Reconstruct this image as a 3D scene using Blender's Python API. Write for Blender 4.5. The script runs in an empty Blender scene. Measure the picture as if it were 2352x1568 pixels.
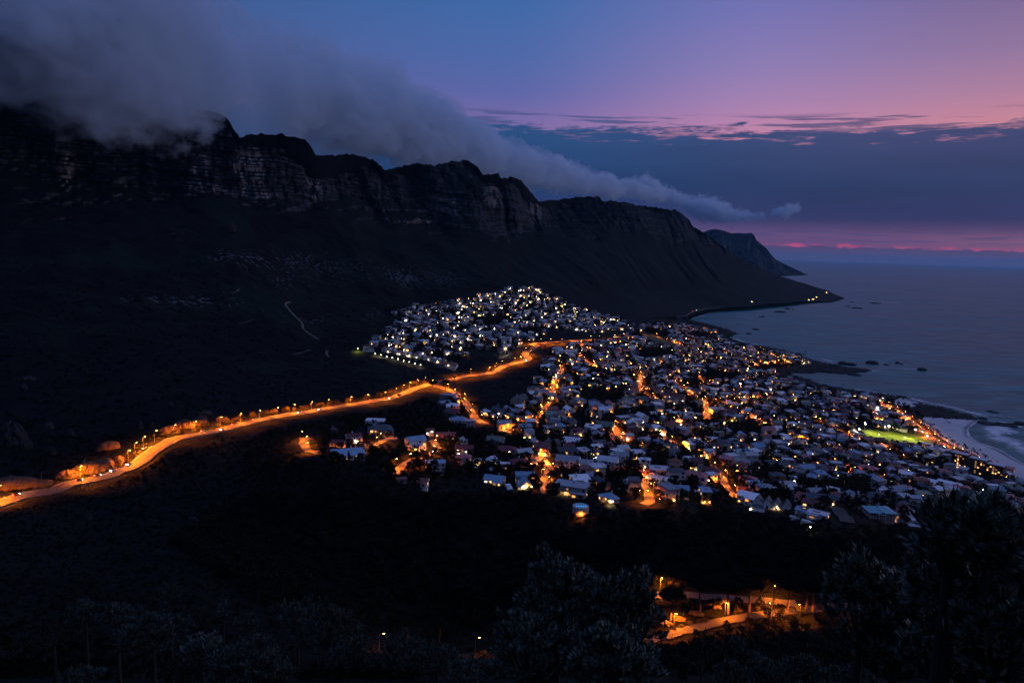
import bpy, math, random
import numpy as np
from mathutils import Vector, Matrix
from mathutils.bvhtree import BVHTree
from mathutils.kdtree import KDTree

rnd = random.Random(7)
scene = bpy.context.scene
COL = scene.collection
PI = math.pi
# ------------------------------------------------------------------ camera
H = 300.0                       # eye height above the sea, metres
FPX, CX, CY = 1568.0, 1176.0, 784.0     # focal length in units of a 2352 px wide picture
PITCH, ROLL = math.radians(7.6), math.radians(1.77)
F_ = Vector((0, math.cos(PITCH), -math.sin(PITCH)))
R0 = Vector((1, 0, 0)); U0 = Vector((0, math.sin(PITCH), math.cos(PITCH)))
R_ = R0 * math.cos(ROLL) + U0 * math.sin(ROLL)
U_ = -R0 * math.sin(ROLL) + U0 * math.cos(ROLL)
CAM = Vector((0, 0, H))
cam_data = bpy.data.cameras.new("camera")
cam_data.lens = 24; cam_data.sensor_width = 36
cam_data.clip_start = 0.3; cam_data.clip_end = 300000
cam = bpy.data.objects.new("camera", cam_data); COL.objects.link(cam)
m = Matrix((R_, U_, -F_)).transposed().to_4x4(); m.translation = CAM
cam.matrix_world = m
scene.camera = cam

def ray(u, v):
    return F_ + R_ * ((u - CX) / FPX) - U_ * ((v - CY) / FPX)
def at(u, v, Y):                 # point seen at (u, v), Y metres ahead
    d = ray(u, v); return CAM + d * (Y / d.y)
def proj(p):
    q = Vector(p) - CAM; w = q.dot(F_)
    if w <= 0.1: return (-9999, -9999, w)
    return (CX + FPX * q.dot(R_) / w, CY - FPX * q.dot(U_) / w, w)
def np_ray(u, v):                # direction scaled to y = 1
    a = (u - CX) / FPX; b = (v - CY) / FPX
    dx = F_.x + R_.x * a - U_.x * b; dy = F_.y + R_.y * a - U_.y * b; dz = F_.z + R_.z * a - U_.z * b
    return dx / dy, dz / dy
def azel(u, v):
    d = ray(u, v).normalized()
    return math.degrees(math.atan2(d.x, d.y)), math.degrees(math.asin(d.z))

# ------------------------------------------------------------------ noise
_P = np.random.RandomState(11).permutation(512)
def perlin(x, y):
    xi = np.floor(x).astype(np.int64); yi = np.floor(y).astype(np.int64)
    xf = x - xi; yf = y - yi
    def g(ix, iy, fx, fy):
        h = _P[(_P[ix & 511] + iy) & 511] * (2 * PI / 512.0)
        return np.cos(h) * fx + np.sin(h) * fy
    s = xf * xf * (3 - 2 * xf); t = yf * yf * (3 - 2 * yf)
    a = g(xi, yi, xf, yf); b = g(xi + 1, yi, xf - 1, yf)
    c = g(xi, yi + 1, xf, yf - 1); d = g(xi + 1, yi + 1, xf - 1, yf - 1)
    return (a + (b - a) * s + (c + (d - c) * s - a - (b - a) * s) * t) * 1.4
def fbm(x, y, o=4):
    r = 0; a = 0.5
    for i in range(o):
        r = r + a * perlin(x + 17.3 * i, y - 9.1 * i); x = x * 2.03; y = y * 2.03; a *= 0.5
    return r
def ridged(x, y, o=3):
    r = 0; a = 0.5
    for i in range(o):
        r = r + a * (1 - 2 * np.abs(perlin(x + 5.3 * i, y + 3.7 * i))); x = x * 2.1; y = y * 2.1; a *= 0.5
    return r

# ------------------------------------------------------------------ node helper
class NT:
    def __init__(s, tree):
        s.t = tree; s.n = tree.nodes; s.l = tree.links
    def node(s, typ, **kw):
        n = s.n.new(typ)
        for k, v in kw.items(): setattr(n, k, v)
        return n
    def put(s, sock, v):
        if isinstance(v, bpy.types.NodeSocket): s.l.new(v, sock)
        elif v is not None: sock.default_value = v
    def m(s, op, a, b=None, c=None, clamp=False):
        n = s.node('ShaderNodeMath', operation=op, use_clamp=clamp)
        for i, v in enumerate((a, b, c)):
            if v is not None: s.put(n.inputs[i], v)
        return n.outputs[0]
    def vm(s, op, a, b=None, out=0, scale=None):
        n = s.node('ShaderNodeVectorMath', operation=op)
        s.put(n.inputs[0], a)
        if b is not None: s.put(n.inputs[1], b)
        if scale is not None: s.put(n.inputs['Scale'], scale)
        return n.outputs[out]
    def ss(s, v, lo, hi):        # smoothstep
        n = s.node('ShaderNodeMapRange', interpolation_type='SMOOTHSTEP')
        s.put(n.inputs[0], v); n.inputs[1].default_value = lo; n.inputs[2].default_value = hi
        return n.outputs[0]
    def lin(s, v, lo, hi, a=0.0, b=1.0):
        n = s.node('ShaderNodeMapRange')
        s.put(n.inputs[0], v)
        for i, q in zip((1, 2, 3, 4), (lo, hi, a, b)): s.put(n.inputs[i], q)
        return n.outputs[0]
    def ramp(s, v, stops, interp='LINEAR'):
        n = s.node('ShaderNodeValToRGB'); n.color_ramp.interpolation = interp
        el = n.color_ramp.elements
        while len(el) > 1: el.remove(el[-1])
        el[0].position = stops[0][0]; el[0].color = (*stops[0][1], 1)
        for p, c in stops[1:]:
            e = el.new(p); e.color = (*c, 1)
        s.put(n.inputs[0], v)
        return n.outputs[0]
    def mix(s, f, a, b, mode='MIX'):
        n = s.node('ShaderNodeMix', data_type='RGBA', blend_type=mode)
        s.put(n.inputs[0], f)
        s.put(n.inputs[6], a if isinstance(a, bpy.types.NodeSocket) else (*a, 1))
        s.put(n.inputs[7], b if isinstance(b, bpy.types.NodeSocket) else (*b, 1))
        return n.outputs[2]
    def noise(s, vec, scale, detail=4, rough=0.55, dist=0.0, dim='3D'):
        n = s.node('ShaderNodeTexNoise', noise_dimensions=dim)
        s.put(n.inputs['Vector'], vec); n.inputs['Scale'].default_value = scale
        n.inputs['Detail'].default_value = detail; n.inputs['Roughness'].default_value = rough
        n.inputs['Distortion'].default_value = dist
        return n.outputs[0]
    def comb(s, x, y, z):
        n = s.node('ShaderNodeCombineXYZ')
        for i, v in enumerate((x, y, z)): s.put(n.inputs[i], v)
        return n.outputs[0]
    def sep(s, v):
        n = s.node('ShaderNodeSeparateXYZ'); s.put(n.inputs[0], v); return n.outputs

def lin8(r, g, b):               # 8-bit sRGB -> linear
    f = lambda c: (c / 255 / 12.92) if c / 255 <= 0.04045 else ((c / 255 + 0.055) / 1.055) ** 2.4
    return (f(r), f(g), f(b))

MATS = {}
def new_mat(name):
    mt = bpy.data.materials.new(name); mt.use_nodes = True
    mt.node_tree.nodes.clear(); MATS[name] = mt
    return mt, NT(mt.node_tree)
def finish(N, shader, disp=None):
    o = N.node('ShaderNodeOutputMaterial'); N.l.new(shader, o.inputs['Surface'])
    return o
def principled(N, color, rough=0.8, normal=None, metal=0.0, spec=0.3):
    b = N.node('ShaderNodeBsdfPrincipled')
    N.put(b.inputs['Base Color'], color if isinstance(color, bpy.types.NodeSocket) else (*color, 1))
    N.put(b.inputs['Roughness'], rough); b.inputs['Metallic'].default_value = metal
    b.inputs['Specular IOR Level'].default_value = spec
    if normal is not None: N.l.new(normal, b.inputs['Normal'])
    return b.outputs[0]
def simple(name, color, rough=0.8, var=0.25, scale=1.0, metal=0.0, bump=0.0, obj_var=0.0, spec=0.3):
    mt, N = new_mat(name)
    tc = N.node('ShaderNodeTexCoord').outputs['Object']
    n = N.noise(tc, scale, 5, 0.65)
    k = N.lin(n, 0.3, 0.7, 1 - var, 1 + var)
    if obj_var:
        oi = N.node('ShaderNodeObjectInfo').outputs['Random']
        k = N.m('MULTIPLY', k, N.lin(oi, 0, 1, 1 - obj_var, 1 + obj_var))
    c = N.vm('SCALE', color, scale=k)
    nor = None
    if bump:
        bn = N.node('ShaderNodeBump'); bn.inputs['Strength'].default_value = bump; bn.inputs['Distance'].default_value = 0.1
        N.l.new(N.noise(tc, scale * 6, 4), bn.inputs['Height']); nor = bn.outputs[0]
    finish(N, principled(N, c, rough, nor, metal, spec))
    return mt
def emis(name, color, strength, sample=False):
    mt, N = new_mat(name)
    e = N.node('ShaderNodeEmission'); e.inputs[0].default_value = (*color, 1); e.inputs[1].default_value = strength
    finish(N, e.outputs[0])
    mt.cycles.emission_sampling = 'AUTO' if sample else 'NONE'
    return mt

# ------------------------------------------------------------------ mesh helpers
def np_mesh(name, V, quads=None, tris=None, mats=(), smooth=False, midx=None):
    me = bpy.data.meshes.new(name)
    V = np.asarray(V, np.float32).reshape(-1, 3)
    nq = 0 if quads is None else len(quads); nt = 0 if tris is None else len(tris)
    me.vertices.add(len(V)); me.vertices.foreach_set('co', V.ravel())
    loops = []
    if nq: loops.append(np.asarray(quads, np.int32).ravel())
    if nt: loops.append(np.asarray(tris, np.int32).ravel())
    loops = np.concatenate(loops)
    me.loops.add(len(loops)); me.loops.foreach_set('vertex_index', loops)
    me.polygons.add(nq + nt)
    st = np.concatenate([np.arange(nq) * 4, nq * 4 + np.arange(nt) * 3]).astype(np.int32)
    me.polygons.foreach_set('loop_start', st)
    if midx is not None: me.polygons.foreach_set('material_index', np.asarray(midx, np.int32))
    if smooth: me.polygons.foreach_set('use_smooth', np.ones(nq + nt, bool))
    for m_ in mats: me.materials.append(MATS[m_] if isinstance(m_, str) else m_)
    me.update(calc_edges=True)
    return me
def link(name, me, parent=None, loc=None, rotz=0.0, **props):
    o = bpy.data.objects.new(name, me); COL.objects.link(o)
    if parent is not None: o.parent = parent
    if loc is not None: o.location = loc
    if rotz: o.rotation_euler = (0, 0, rotz)
    for k, v in props.items():
        if v is not None: o[k] = v
    return o
def empty(name, loc, rotz=0.0, scale=1.0, **props):
    o = link(name, None, None, loc, rotz, **props); o.empty_display_size = 0.5
    if scale != 1.0: o.scale = (scale,) * 3
    return o
class MB:                        # collects simple shapes into one mesh
    def __init__(s): s.V = []; s.F = []; s.M = []
    def add(s, vs, fs, mi=0):
        b = len(s.V); s.V += [tuple(v) for v in vs]
        s.F += [tuple(b + i for i in f) for f in fs]; s.M += [mi] * len(fs)
    def box(s, x0, x1, y0, y1, z0, z1, mi=0):
        s.add([(x0, y0, z0), (x1, y0, z0), (x1, y1, z0), (x0, y1, z0), (x0, y0, z1), (x1, y0, z1), (x1, y1, z1), (x0, y1, z1)],
              [(0, 3, 2, 1), (4, 5, 6, 7), (0, 1, 5, 4), (1, 2, 6, 5), (2, 3, 7, 6), (3, 0, 4, 7)], mi)
    def cyl(s, p0, p1, r0, r1, n=8, mi=0, cap=True):
        p0 = Vector(p0); p1 = Vector(p1); d = (p1 - p0).normalized()
        a = d.orthogonal().normalized(); b = d.cross(a)
        vs = [p0 + (a * math.cos(2 * PI * i / n) + b * math.sin(2 * PI * i / n)) * r0 for i in range(n)]
        vs += [p1 + (a * math.cos(2 * PI * i / n) + b * math.sin(2 * PI * i / n)) * r1 for i in range(n)]
        fs = [(i, (i + 1) % n, n + (i + 1) % n, n + i) for i in range(n)]
        if cap: fs += [tuple(range(n))[::-1], tuple(range(n, 2 * n))]
        s.add(vs, fs, mi)
    def join(s, o, M=None, moff=0):
        b = len(s.V)
        s.V += [tuple(M @ Vector(v)) for v in o.V] if M is not None else o.V
        s.F += [tuple(b + i for i in f) for f in o.F]; s.M += [i + moff for i in o.M]
    def mesh(s, name, mats, smooth=False):
        me = bpy.data.meshes.new(name); me.from_pydata(s.V, [], s.F)
        for m_ in mats: me.materials.append(MATS[m_])
        if any(s.M): me.polygons.foreach_set('material_index', s.M)
        if smooth: me.polygons.foreach_set('use_smooth', [True] * len(s.F))
        me.update(); return me
HAZE = 1.05e-5
# ------------------------------------------------------------------ sky (world)
world = bpy.data.worlds.new("World"); scene.world = world; world.use_nodes = True
world.node_tree.nodes.clear()
N = NT(world.node_tree)
gen = N.node('ShaderNodeTexCoord').outputs['Generated']
gx, gy, gz = N.sep(gen)
AZ = N.m('MULTIPLY', N.m('ARCTAN2', gx, gy), 57.29578)
EL = N.m('MULTIPLY', N.m('ARCSINE', gz), 57.29578)
def elpos(e): return (e + 5) / 95.0
EP = N.lin(EL, -5, 90)
skyL = N.ramp(EP, [(elpos(-5), lin8(50, 58, 95)), (elpos(0), lin8(70, 74, 118)), (elpos(8), lin8(126, 108, 165)), (elpos(10), lin8(122, 106, 166)),
                   (elpos(12.5), lin8(92, 102, 168)), (elpos(15), lin8(78, 104, 168)), (elpos(19), lin8(62, 104, 166)), (elpos(26), lin8(56, 92, 154)),
                   (elpos(50), lin8(96, 120, 180)), (elpos(90), lin8(122, 158, 240))])
skyM = N.ramp(EP, [(elpos(-5), lin8(60, 60, 95)), (elpos(0), lin8(100, 76, 118)), (elpos(4), lin8(112, 80, 124)), (elpos(8), lin8(200, 134, 166)), (elpos(9.8), lin8(190, 132, 168)),
                   (elpos(11.5), lin8(168, 130, 176)), (elpos(14), lin8(142, 124, 178)), (elpos(18), lin8(116, 114, 178)), (elpos(24), lin8(96, 102, 168)),
                   (elpos(50), lin8(100, 120, 180)), (elpos(90), lin8(122, 158, 240))])
skyR = N.ramp(EP, [(elpos(-5), lin8(60, 60, 95)), (elpos(0), lin8(120, 80, 112)), (elpos(4), lin8(130, 86, 118)), (elpos(7.5), lin8(214, 138, 148)), (elpos(9), lin8(206, 134, 148)),
                   (elpos(11.5), lin8(172, 126, 156)), (elpos(14), lin8(144, 116, 156)), (elpos(18), lin8(116, 100, 146)), (elpos(24), lin8(98, 90, 136)),
                   (elpos(50), lin8(104, 118, 178)), (elpos(90), lin8(122, 158, 240))])
clear = N.mix(N.ss(AZ, -2, 21), skyL, skyM)
clear = N.mix(N.ss(AZ, 16, 37), clear, skyR)
# away from the afterglow the sky is a dark blue
back = N.ramp(EP, [(0, lin8(24, 30, 50)), (elpos(20), lin8(34, 44, 76)), (elpos(50), lin8(84, 104, 160)), (1, lin8(122, 158, 240))])
absaz = N.m('ABSOLUTE', N.m('SUBTRACT', AZ, 35.0))
clear = N.mix(N.ss(absaz, 28, 110), clear, back)
# stretched cloud coordinates
cv = N.comb(N.m('MULTIPLY', AZ, 0.16), N.m('MULTIPLY', EL, 1.3), 0.0)
n1 = N.noise(cv, 1.0, 6, 0.6)
n2 = N.noise(N.comb(N.m('MULTIPLY', AZ, 0.42), N.m('MULTIPLY', EL, 2.2), 4.0), 1.3, 7, 0.68)
tilt = N.m('SUBTRACT', EL, N.m('MULTIPLY', N.m('SUBTRACT', 37.0, AZ), 0.02))
jit = N.m('ADD', N.m('MULTIPLY', N.m('SUBTRACT', n2, 0.5), 2.4), N.m('MULTIPLY', N.m('SUBTRACT', n1, 0.5), 2.2))
# the large bank: dark between about 2.6 and 10.4 degrees
etop = N.m('ADD', tilt, jit)
top = N.m('SUBTRACT', 1.0, N.ss(etop, 9.0, 9.5))
bot = N.ss(N.m('ADD', EL, N.m('MULTIPLY', N.m('SUBTRACT', n1, 0.5), 0.8)), 0.7, 2.3)
bank = N.m('MULTIPLY', top, bot)
bankcol = N.mix(N.ss(AZ, -5, 34), N.ramp(EP, [(elpos(1.5), lin8(92, 80, 132)), (elpos(3.5), lin8(40, 56, 108)), (elpos(5.5), lin8(22, 58, 106)), (elpos(9), lin8(38, 78, 130))]),
                N.ramp(EP, [(elpos(1.5), lin8(118, 80, 118)), (elpos(3.0), lin8(46, 50, 96)), (elpos(5.5), lin8(42, 56, 98)), (elpos(9), lin8(66, 72, 116))]))
bankcol = N.vm('SCALE', bankcol, scale=N.lin(N.noise(cv, 0.6, 3), 0.3, 0.7, 0.86, 1.0))
cmask = N.m('SUBTRACT', 1.0, N.ss(absaz, 70, 120))
# pink lit rims at the upper edge
rim = N.m('MULTIPLY', N.ss(etop, 8.3, 9.0), N.m('SUBTRACT', 1.0, N.ss(etop, 9.0, 9.35)))
rim = N.m('MULTIPLY', rim, N.ss(N.noise(N.comb(N.m('MULTIPLY', AZ, 0.25), N.m('MULTIPLY', EL, 2.6), 9.0), 1.2, 5), 0.5, 0.66))
c = N.mix(N.m('MULTIPLY', bank, cmask), clear, bankcol)
c = N.mix(N.m('MULTIPLY', N.m('MULTIPLY', rim, cmask), N.ss(AZ, -4, 20)), c, lin8(206, 134, 160))
# finger streaks above the bank
st = N.noise(N.comb(N.m('MULTIPLY', AZ, 0.10), N.m('MULTIPLY', tilt, 1.9), 2.0), 1.0, 6, 0.6)
band = N.m('MULTIPLY', N.ss(tilt, 8.8, 9.4), N.m('SUBTRACT', 1.0, N.ss(tilt, 10.0, 10.5)))
stm = N.m('MULTIPLY', N.m('MULTIPLY', N.ss(st, 0.50, 0.58), band), cmask)
c = N.mix(N.m('MULTIPLY', stm, 0.9), c, N.mix(N.ss(AZ, 0, 35), lin8(78, 84, 136), lin8(96, 82, 118)))
# glow band low over the sea
glow = N.ramp(N.lin(EL, -1, 4), [(0.0, lin8(84, 66, 92)), (0.2, lin8(84, 70, 108)), (0.38, lin8(122, 72, 114)), (0.50, lin8(106, 74, 116)), (0.7, lin8(92, 72, 122)), (1.0, lin8(60, 60, 106))])
glow = N.mix(N.m('MULTIPLY', N.ss(AZ, 24, 37), 0.55), glow, lin8(150, 92, 112))
c = N.mix(N.m('MULTIPLY', N.m('SUBTRACT', 1.0, N.ss(EL, 1.3, 2.5)), cmask), c, glow)
lowv = N.comb(N.m('MULTIPLY', AZ, 0.9), N.m('MULTIPLY', EL, 3.0), 1.0)
nl = N.noise(lowv, 1.2, 7, 0.68)
lowe = N.m('ADD', EL, N.m('MULTIPLY', N.m('SUBTRACT', nl, 0.5), 0.75))
fire = N.m('MULTIPLY', N.ss(lowe, 0.96, 1.02), N.m('SUBTRACT', 1.0, N.ss(lowe, 1.04, 1.22)))
fire = N.m('MULTIPLY', fire, N.ss(N.noise(N.comb(N.m('MULTIPLY', AZ, 0.30), 0.0, 3.0), 1.0, 3), 0.44, 0.60))
fmask = N.m('MULTIPLY', N.m('MULTIPLY', N.ss(AZ, 17, 22), cmask), fire)
c = N.mix(fmask, c, lin8(214, 78, 118))
low = N.m('SUBTRACT', 1.0, N.ss(lowe, 0.92, 1.04))
c = N.mix(N.m('MULTIPLY', low, cmask), c, N.mix(N.ss(EL, 0.0, 1.2), lin8(98, 78, 104), lin8(86, 64, 100)))
# thin dark streaks inside the glow band
st2 = N.m('MULTIPLY', N.ss(N.noise(N.comb(N.m('MULTIPLY', AZ, 0.22), N.m('MULTIPLY', EL, 4.5), 7.0), 1.0, 5), 0.52, 0.60),
          N.m('MULTIPLY', N.ss(EL, 1.2, 1.6), N.m('SUBTRACT', 1.0, N.ss(EL, 2.2, 2.8))))
c = N.mix(N.m('MULTIPLY', N.m('MULTIPLY', st2, 0.6), cmask), c, lin8(72, 66, 112))
# faint physical twilight on top
sky = N.node('ShaderNodeTexSky', sky_type='NISHITA', sun_disc=False)
sky.sun_elevation = math.radians(1.0); sky.sun_rotation = math.radians(75.0); sky.altitude = 300
c = N.vm('ADD', c, N.vm('SCALE', sky.outputs[0], scale=0.004))
bg = N.node('ShaderNodeBackground'); N.l.new(c, bg.inputs[0]); bg.inputs[1].default_value = 1.03
wo = N.node('ShaderNodeOutputWorld'); N.l.new(bg.outputs[0], wo.inputs[0])
# soft afterglow from the west, low over the sea
sd = bpy.data.lights.new("sun", 'SUN'); sd.energy = 0.36; sd.angle = math.radians(25); sd.color = (0.90, 0.84, 1.0)
so = bpy.data.objects.new("sun", sd); COL.objects.link(so)
so.rotation_euler = (math.radians(78), 0, math.radians(105))
# ------------------------------------------------------------------ terrain: one height field seen as depth over the view
CTRL = []
def C(kind, *pts):
    for u, v, q in pts: CTRL.append((kind, u, v, q))
for u in (-600, 0, 500, 1000, 1500, 2000, 2352, 2950):
    C('Y', (u, 2600, 1.35), (u, 2150, 2.8), (u, 1850, 5.5), (u, 1660, 11), (u, 1575, 48))
C('Y', (-600, 1500, 90), (0, 1500, 110), (450, 1500, 130), (760, 1500, 220), (1000, 1500, 300), (1300, 1500, 308), (1550, 1500, 296), (1800, 1500, 270), (2100, 1500, 190), (2352, 1500, 150), (2950, 1500, 110))
C('Y', (-600, 1400, 150), (0, 1400, 190), (500, 1400, 210), (900, 1400, 325), (1200, 1400, 345), (1600, 1400, 338), (1900, 1400, 335), (2352, 1400, 290), (2950, 1400, 210))
C('Y', (-600, 1300, 220), (0, 1300, 270), (500, 1300, 300), (900, 1300, 350), (1200, 1300, 372), (1500, 1300, 378), (1900, 1300, 390), (2352, 1300, 400), (2950, 1300, 320))
C('Y', (-600, 1200, 330), (0, 1210, 385), (500, 1200, 410), (900, 1200, 400), (1200, 1200, 415), (1500, 1200, 425), (1800, 1210, 440), (2100, 1210, 470), (2352, 1200, 560), (2950, 1200, 520))
C('Y', (-600, 1150, 400), (-600, 1000, 560), (-600, 800, 720), (-600, 500, 1050), (0, 1155, 440), (127, 1120, 475), (254, 1091, 510), (324, 1058, 530), (365, 1023, 560), (444, 998, 610),
  (546, 977, 670), (666, 952, 760), (795, 931, 850), (893, 915, 930), (981, 887, 1030), (1071, 864, 1120), (1157, 839, 1210), (1210, 828, 1260), (1220, 804, 1380), (1320, 780, 1520), (1419, 774, 1660))
C('Y', (0, 1060, 530), (300, 1000, 610), (500, 1070, 540), (760, 1060, 480), (920, 1110, 450), (1270, 1160, 430), (1500, 1165, 432), (1900, 1175, 447), (600, 1000, 640))
C('z', (1100, 1000, 100), (1270, 950, 98), (1400, 900, 90), (1270, 850, 95), (1400, 830, 88), (1500, 1050, 100), (1500, 950, 85), (1500, 800, 72), (1650, 1000, 70),
  (1650, 900, 52), (1650, 820, 30), (1800, 1100, 80), (1800, 1000, 48), (1800, 930, 28), (1800, 880, 12), (2000, 1100, 58), (1950, 1000, 16), (1900, 930, 12),
  (2050, 1000, 6), (2050, 955, 6), (2100, 1060, 14), (2200, 1060, 6), (2200, 1130, 28), (2352, 1130, 10), (2600, 1200, 5), (2900, 1300, 3), (1540, 765, 60), (1700, 800, 8), (1780, 830, 8))
C('Y', (850, 800, 1220), (950, 780, 1330), (1050, 835, 1190), (1100, 760, 1520), (940, 715, 1720), (1200, 740, 1720), (1200, 660, 2180), (1300, 720, 2050), (1400, 735, 2100), (1300, 685, 2300), (1450, 750, 2000), (1500, 740, 2250))
C('z', (1600, 742, 30), (1560, 738, 30), (1580, 725, 14), (1650, 706, 15), (1750, 690, 40), (1850, 680, 40), (1650, 690, 60))
C('z', (1200, 900, 96), (1200, 1050, 110), (1350, 1060, 105), (900, 990, 112), (1000, 1040, 118))
# slopes and cliffs of the range
C('Y', (0, 960, 640), (0, 800, 840), (0, 650, 1080), (0, 520, 1320), (0, 420, 1480), (0, 300, 1590), (0, 150, 1720), (0, 60, 1850), (-600, 60, 1600), (-600, 300, 1380))
C('Y', (300, 900, 770), (300, 750, 1030), (300, 600, 1330), (300, 470, 1580), (300, 380, 1680), (300, 250, 1790), (300, 120, 1900))
C('Y', (600, 880, 930), (600, 760, 1190), (600, 650, 1500), (600, 500, 1830), (560, 480, 1800), (600, 400, 1930), (600, 310, 2030), (500, 250, 2000))
C('Y', (750, 850, 1060), (850, 720, 1560), (850, 600, 2020), (750, 460, 2150), (750, 400, 2260), (780, 356, 2380), (690, 450, 1950), (690, 330, 2080))
C('Y', (1000, 660, 2020), (1000, 580, 2330), (1000, 500, 2580), (1000, 450, 2680), (1050, 375, 2850), (900, 391, 2600), (1090, 480, 2700), (1100, 600, 2350), (1180, 470, 2900), (1190, 415, 3000))
C('Y', (1200, 620, 2620), (1200, 545, 3000), (1350, 452, 3900), (1400, 640, 3000), (1400, 560, 3550), (1400, 500, 3800), (1260, 460, 3600), (1400, 700, 2600), (1500, 700, 3000), (1500, 600, 3800), (1500, 480, 4350))
C('Y', (1580, 490, 4650), (1560, 560, 4350), (1620, 535, 4850), (1600, 640, 4000), (1700, 596, 5200), (1700, 650, 4600), (1800, 640, 5450), (1900, 668, 5500), (1550, 690, 3400))
C('Y', (2100, 700, 5400), (2352, 720, 4500), (2950, 740, 4500), (3050, 1000, 1100))

def solve_rbf(P, w):
    n = len(P); d = np.linalg.norm(P[:, None] - P[None], axis=2)
    K = np.where(d > 0, d * d * np.log(d + 1e-12), 0) + np.eye(n) * 0.002
    A = np.zeros((n + 3, n + 3)); A[:n, :n] = K; A[:n, n] = 1; A[:n, n + 1:] = P; A[n, :n] = 1; A[n + 1:, :n] = P.T
    return np.linalg.solve(A, np.concatenate([w, np.zeros(3)]))
cu = np.array([c_[1] for c_ in CTRL], float); cvv = np.array([c_[2] for c_ in CTRL], float)
_, ck = np_ray(cu, cvv)
cy = np.array([c_[3] if c_[0] == 'Y' else (H - c_[3]) / -k for c_, k in zip(CTRL, ck)])
def warp(u, v):
    return np.stack([u / 1000.0, v / 600.0], -1)
RB = solve_rbf(warp(cu, cvv), np.log(cy)); RP = warp(cu, cvv)
def depth_field(u, v):
    Q = warp(u, v); out = np.empty(len(u))
    for i in range(0, len(u), 20000):
        q = Q[i:i + 20000]; d2 = ((q[:, None] - RP[None]) ** 2).sum(2)
        out[i:i + 20000] = (0.5 * d2 * np.log(d2 + 1e-24)) @ RB[:-3] + RB[-3] + q @ RB[-2:]
    # the bank under the camera and the valley below it come from a plain table
    tv = np.clip((v - 1290) / 60.0, 0, 1)
    ku = np.clip(np.interp(u, TU, np.arange(len(TU))), 0, len(TU) - 1.001); i0 = ku.astype(int); fu_ = ku - i0
    kv = np.clip(np.interp(v, TV, np.arange(len(TV))), 0, len(TV) - 1.001); j0 = kv.astype(int); fv_ = kv - j0
    g = (TL[i0, j0] * (1 - fu_) + TL[i0 + 1, j0] * fu_) * (1 - fv_) + (TL[i0, j0 + 1] * (1 - fu_) + TL[i0 + 1, j0 + 1] * fu_) * fv_
    return np.exp(out * (1 - tv) + g * tv)
TU = np.array([-600, 0, 450, 760, 1000, 1300, 1550, 1800, 2100, 2352, 2950.]); TV = np.array([1290, 1400, 1450, 1500, 1540, 1575, 1660, 1850, 2150, 2600.])
TL = np.log(np.array([[225, 150, 120, 90, 70, 50], [275, 195, 155, 115, 80, 50], [300, 215, 175, 130, 90, 50], [335, 290, 260, 215, 130, 52], [352, 335, 320, 300, 180, 54], [373, 345, 332, 315, 200, 60],
    [374, 345, 330, 305, 190, 58], [386, 345, 322, 290, 190, 58], [396, 335, 300, 220, 120, 50], [404, 300, 230, 150, 80, 45], [325, 210, 150, 110, 70, 40]]))
TL = np.concatenate([TL, np.log(np.array([[12.5, 5.5, 2.8, 1.35]])).repeat(11, 0)], 1)

RIDGE = [(-700, 90), (-300, 120), (0, 165), (200, 200), (300, 222), (400, 244), (450, 252), (500, 259), (520, 272), (532, 288), (541, 302), (550, 316), (575, 309), (600, 307), (625, 311), (650, 308), (680, 314), (700, 322), (712, 333), (720, 345), (725, 357),
         (760, 357), (800, 356), (822, 357), (845, 364), (858, 369), (870, 377), (880, 388), (892, 391), (905, 386), (925, 382), (955, 377), (980, 376), (1000, 381), (1018, 375), (1035, 371), (1070, 370), (1085, 375),
         (1095, 382), (1103, 392), (1110, 401), (1128, 402), (1145, 400), (1150, 408), (1175, 408), (1196, 415), (1206, 426), (1216, 440), (1236, 462), (1276, 459), (1310, 455), (1351, 450), (1375, 452), (1383, 463), (1400, 463), (1416, 461), (1456, 471),
         (1501, 478), (1540, 483), (1549, 482), (1566, 492), (1577, 499), (1584, 508), (1591, 521), (1611, 532), (1651, 560), (1701, 595), (1776, 630), (1851, 652), (1901, 667), (1926, 679), (1938, 684), (1944, 692), (2100, 700), (3200, 735)]
COAST = [(1943, 684), (1909, 695), (1868, 692), (1815, 698), (1780, 700), (1740, 705), (1700, 708), (1658, 712), (1624, 718), (1600, 726), (1577, 734), (1629, 744), (1663, 754), (1700, 767), (1673, 773),
         (1683, 779), (1715, 789), (1751, 794), (1800, 803), (1839, 813), (1868, 828), (1912, 836), (1960, 845), (2003, 851), (1956, 859), (1880, 856), (1809, 857), (1839, 866), (1877, 881), (1921, 889), (1956, 895),
         (2000, 901), (2058, 910), (2091, 920), (2117, 928), (2161, 933), (2205, 948), (2237, 957), (2246, 964), (2222, 983), (2224, 1001), (2249, 1015), (2293, 1033), (2322, 1051), (2352, 1065), (2480, 1120), (2700, 1200), (3200, 1380)]
SAND = [(2105, 962), (2123, 957), (2180, 962), (2240, 964), (2400, 940), (2500, 1000), (2480, 1180), (2330, 1100), (2302, 1077), (2278, 1058), (2234, 1042), (2190, 1024), (2161, 1004), (2132, 980)]
COVE_SAND = [(2045, 924), (2070, 912), (2100, 917), (2112, 928), (2095, 934), (2062, 930)]
PITCH_PX = [(1976, 985), (2015, 988), (2058, 991), (2126, 999), (2136, 1008), (2143, 1018), (2102, 1021), (2044, 1014), (1997, 1006)]
GREEN_PX = [(1478, 764), (1500, 769), (1524, 777), (1546, 790), (1550, 800), (1532, 796), (1500, 784), (1480, 776)]
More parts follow.
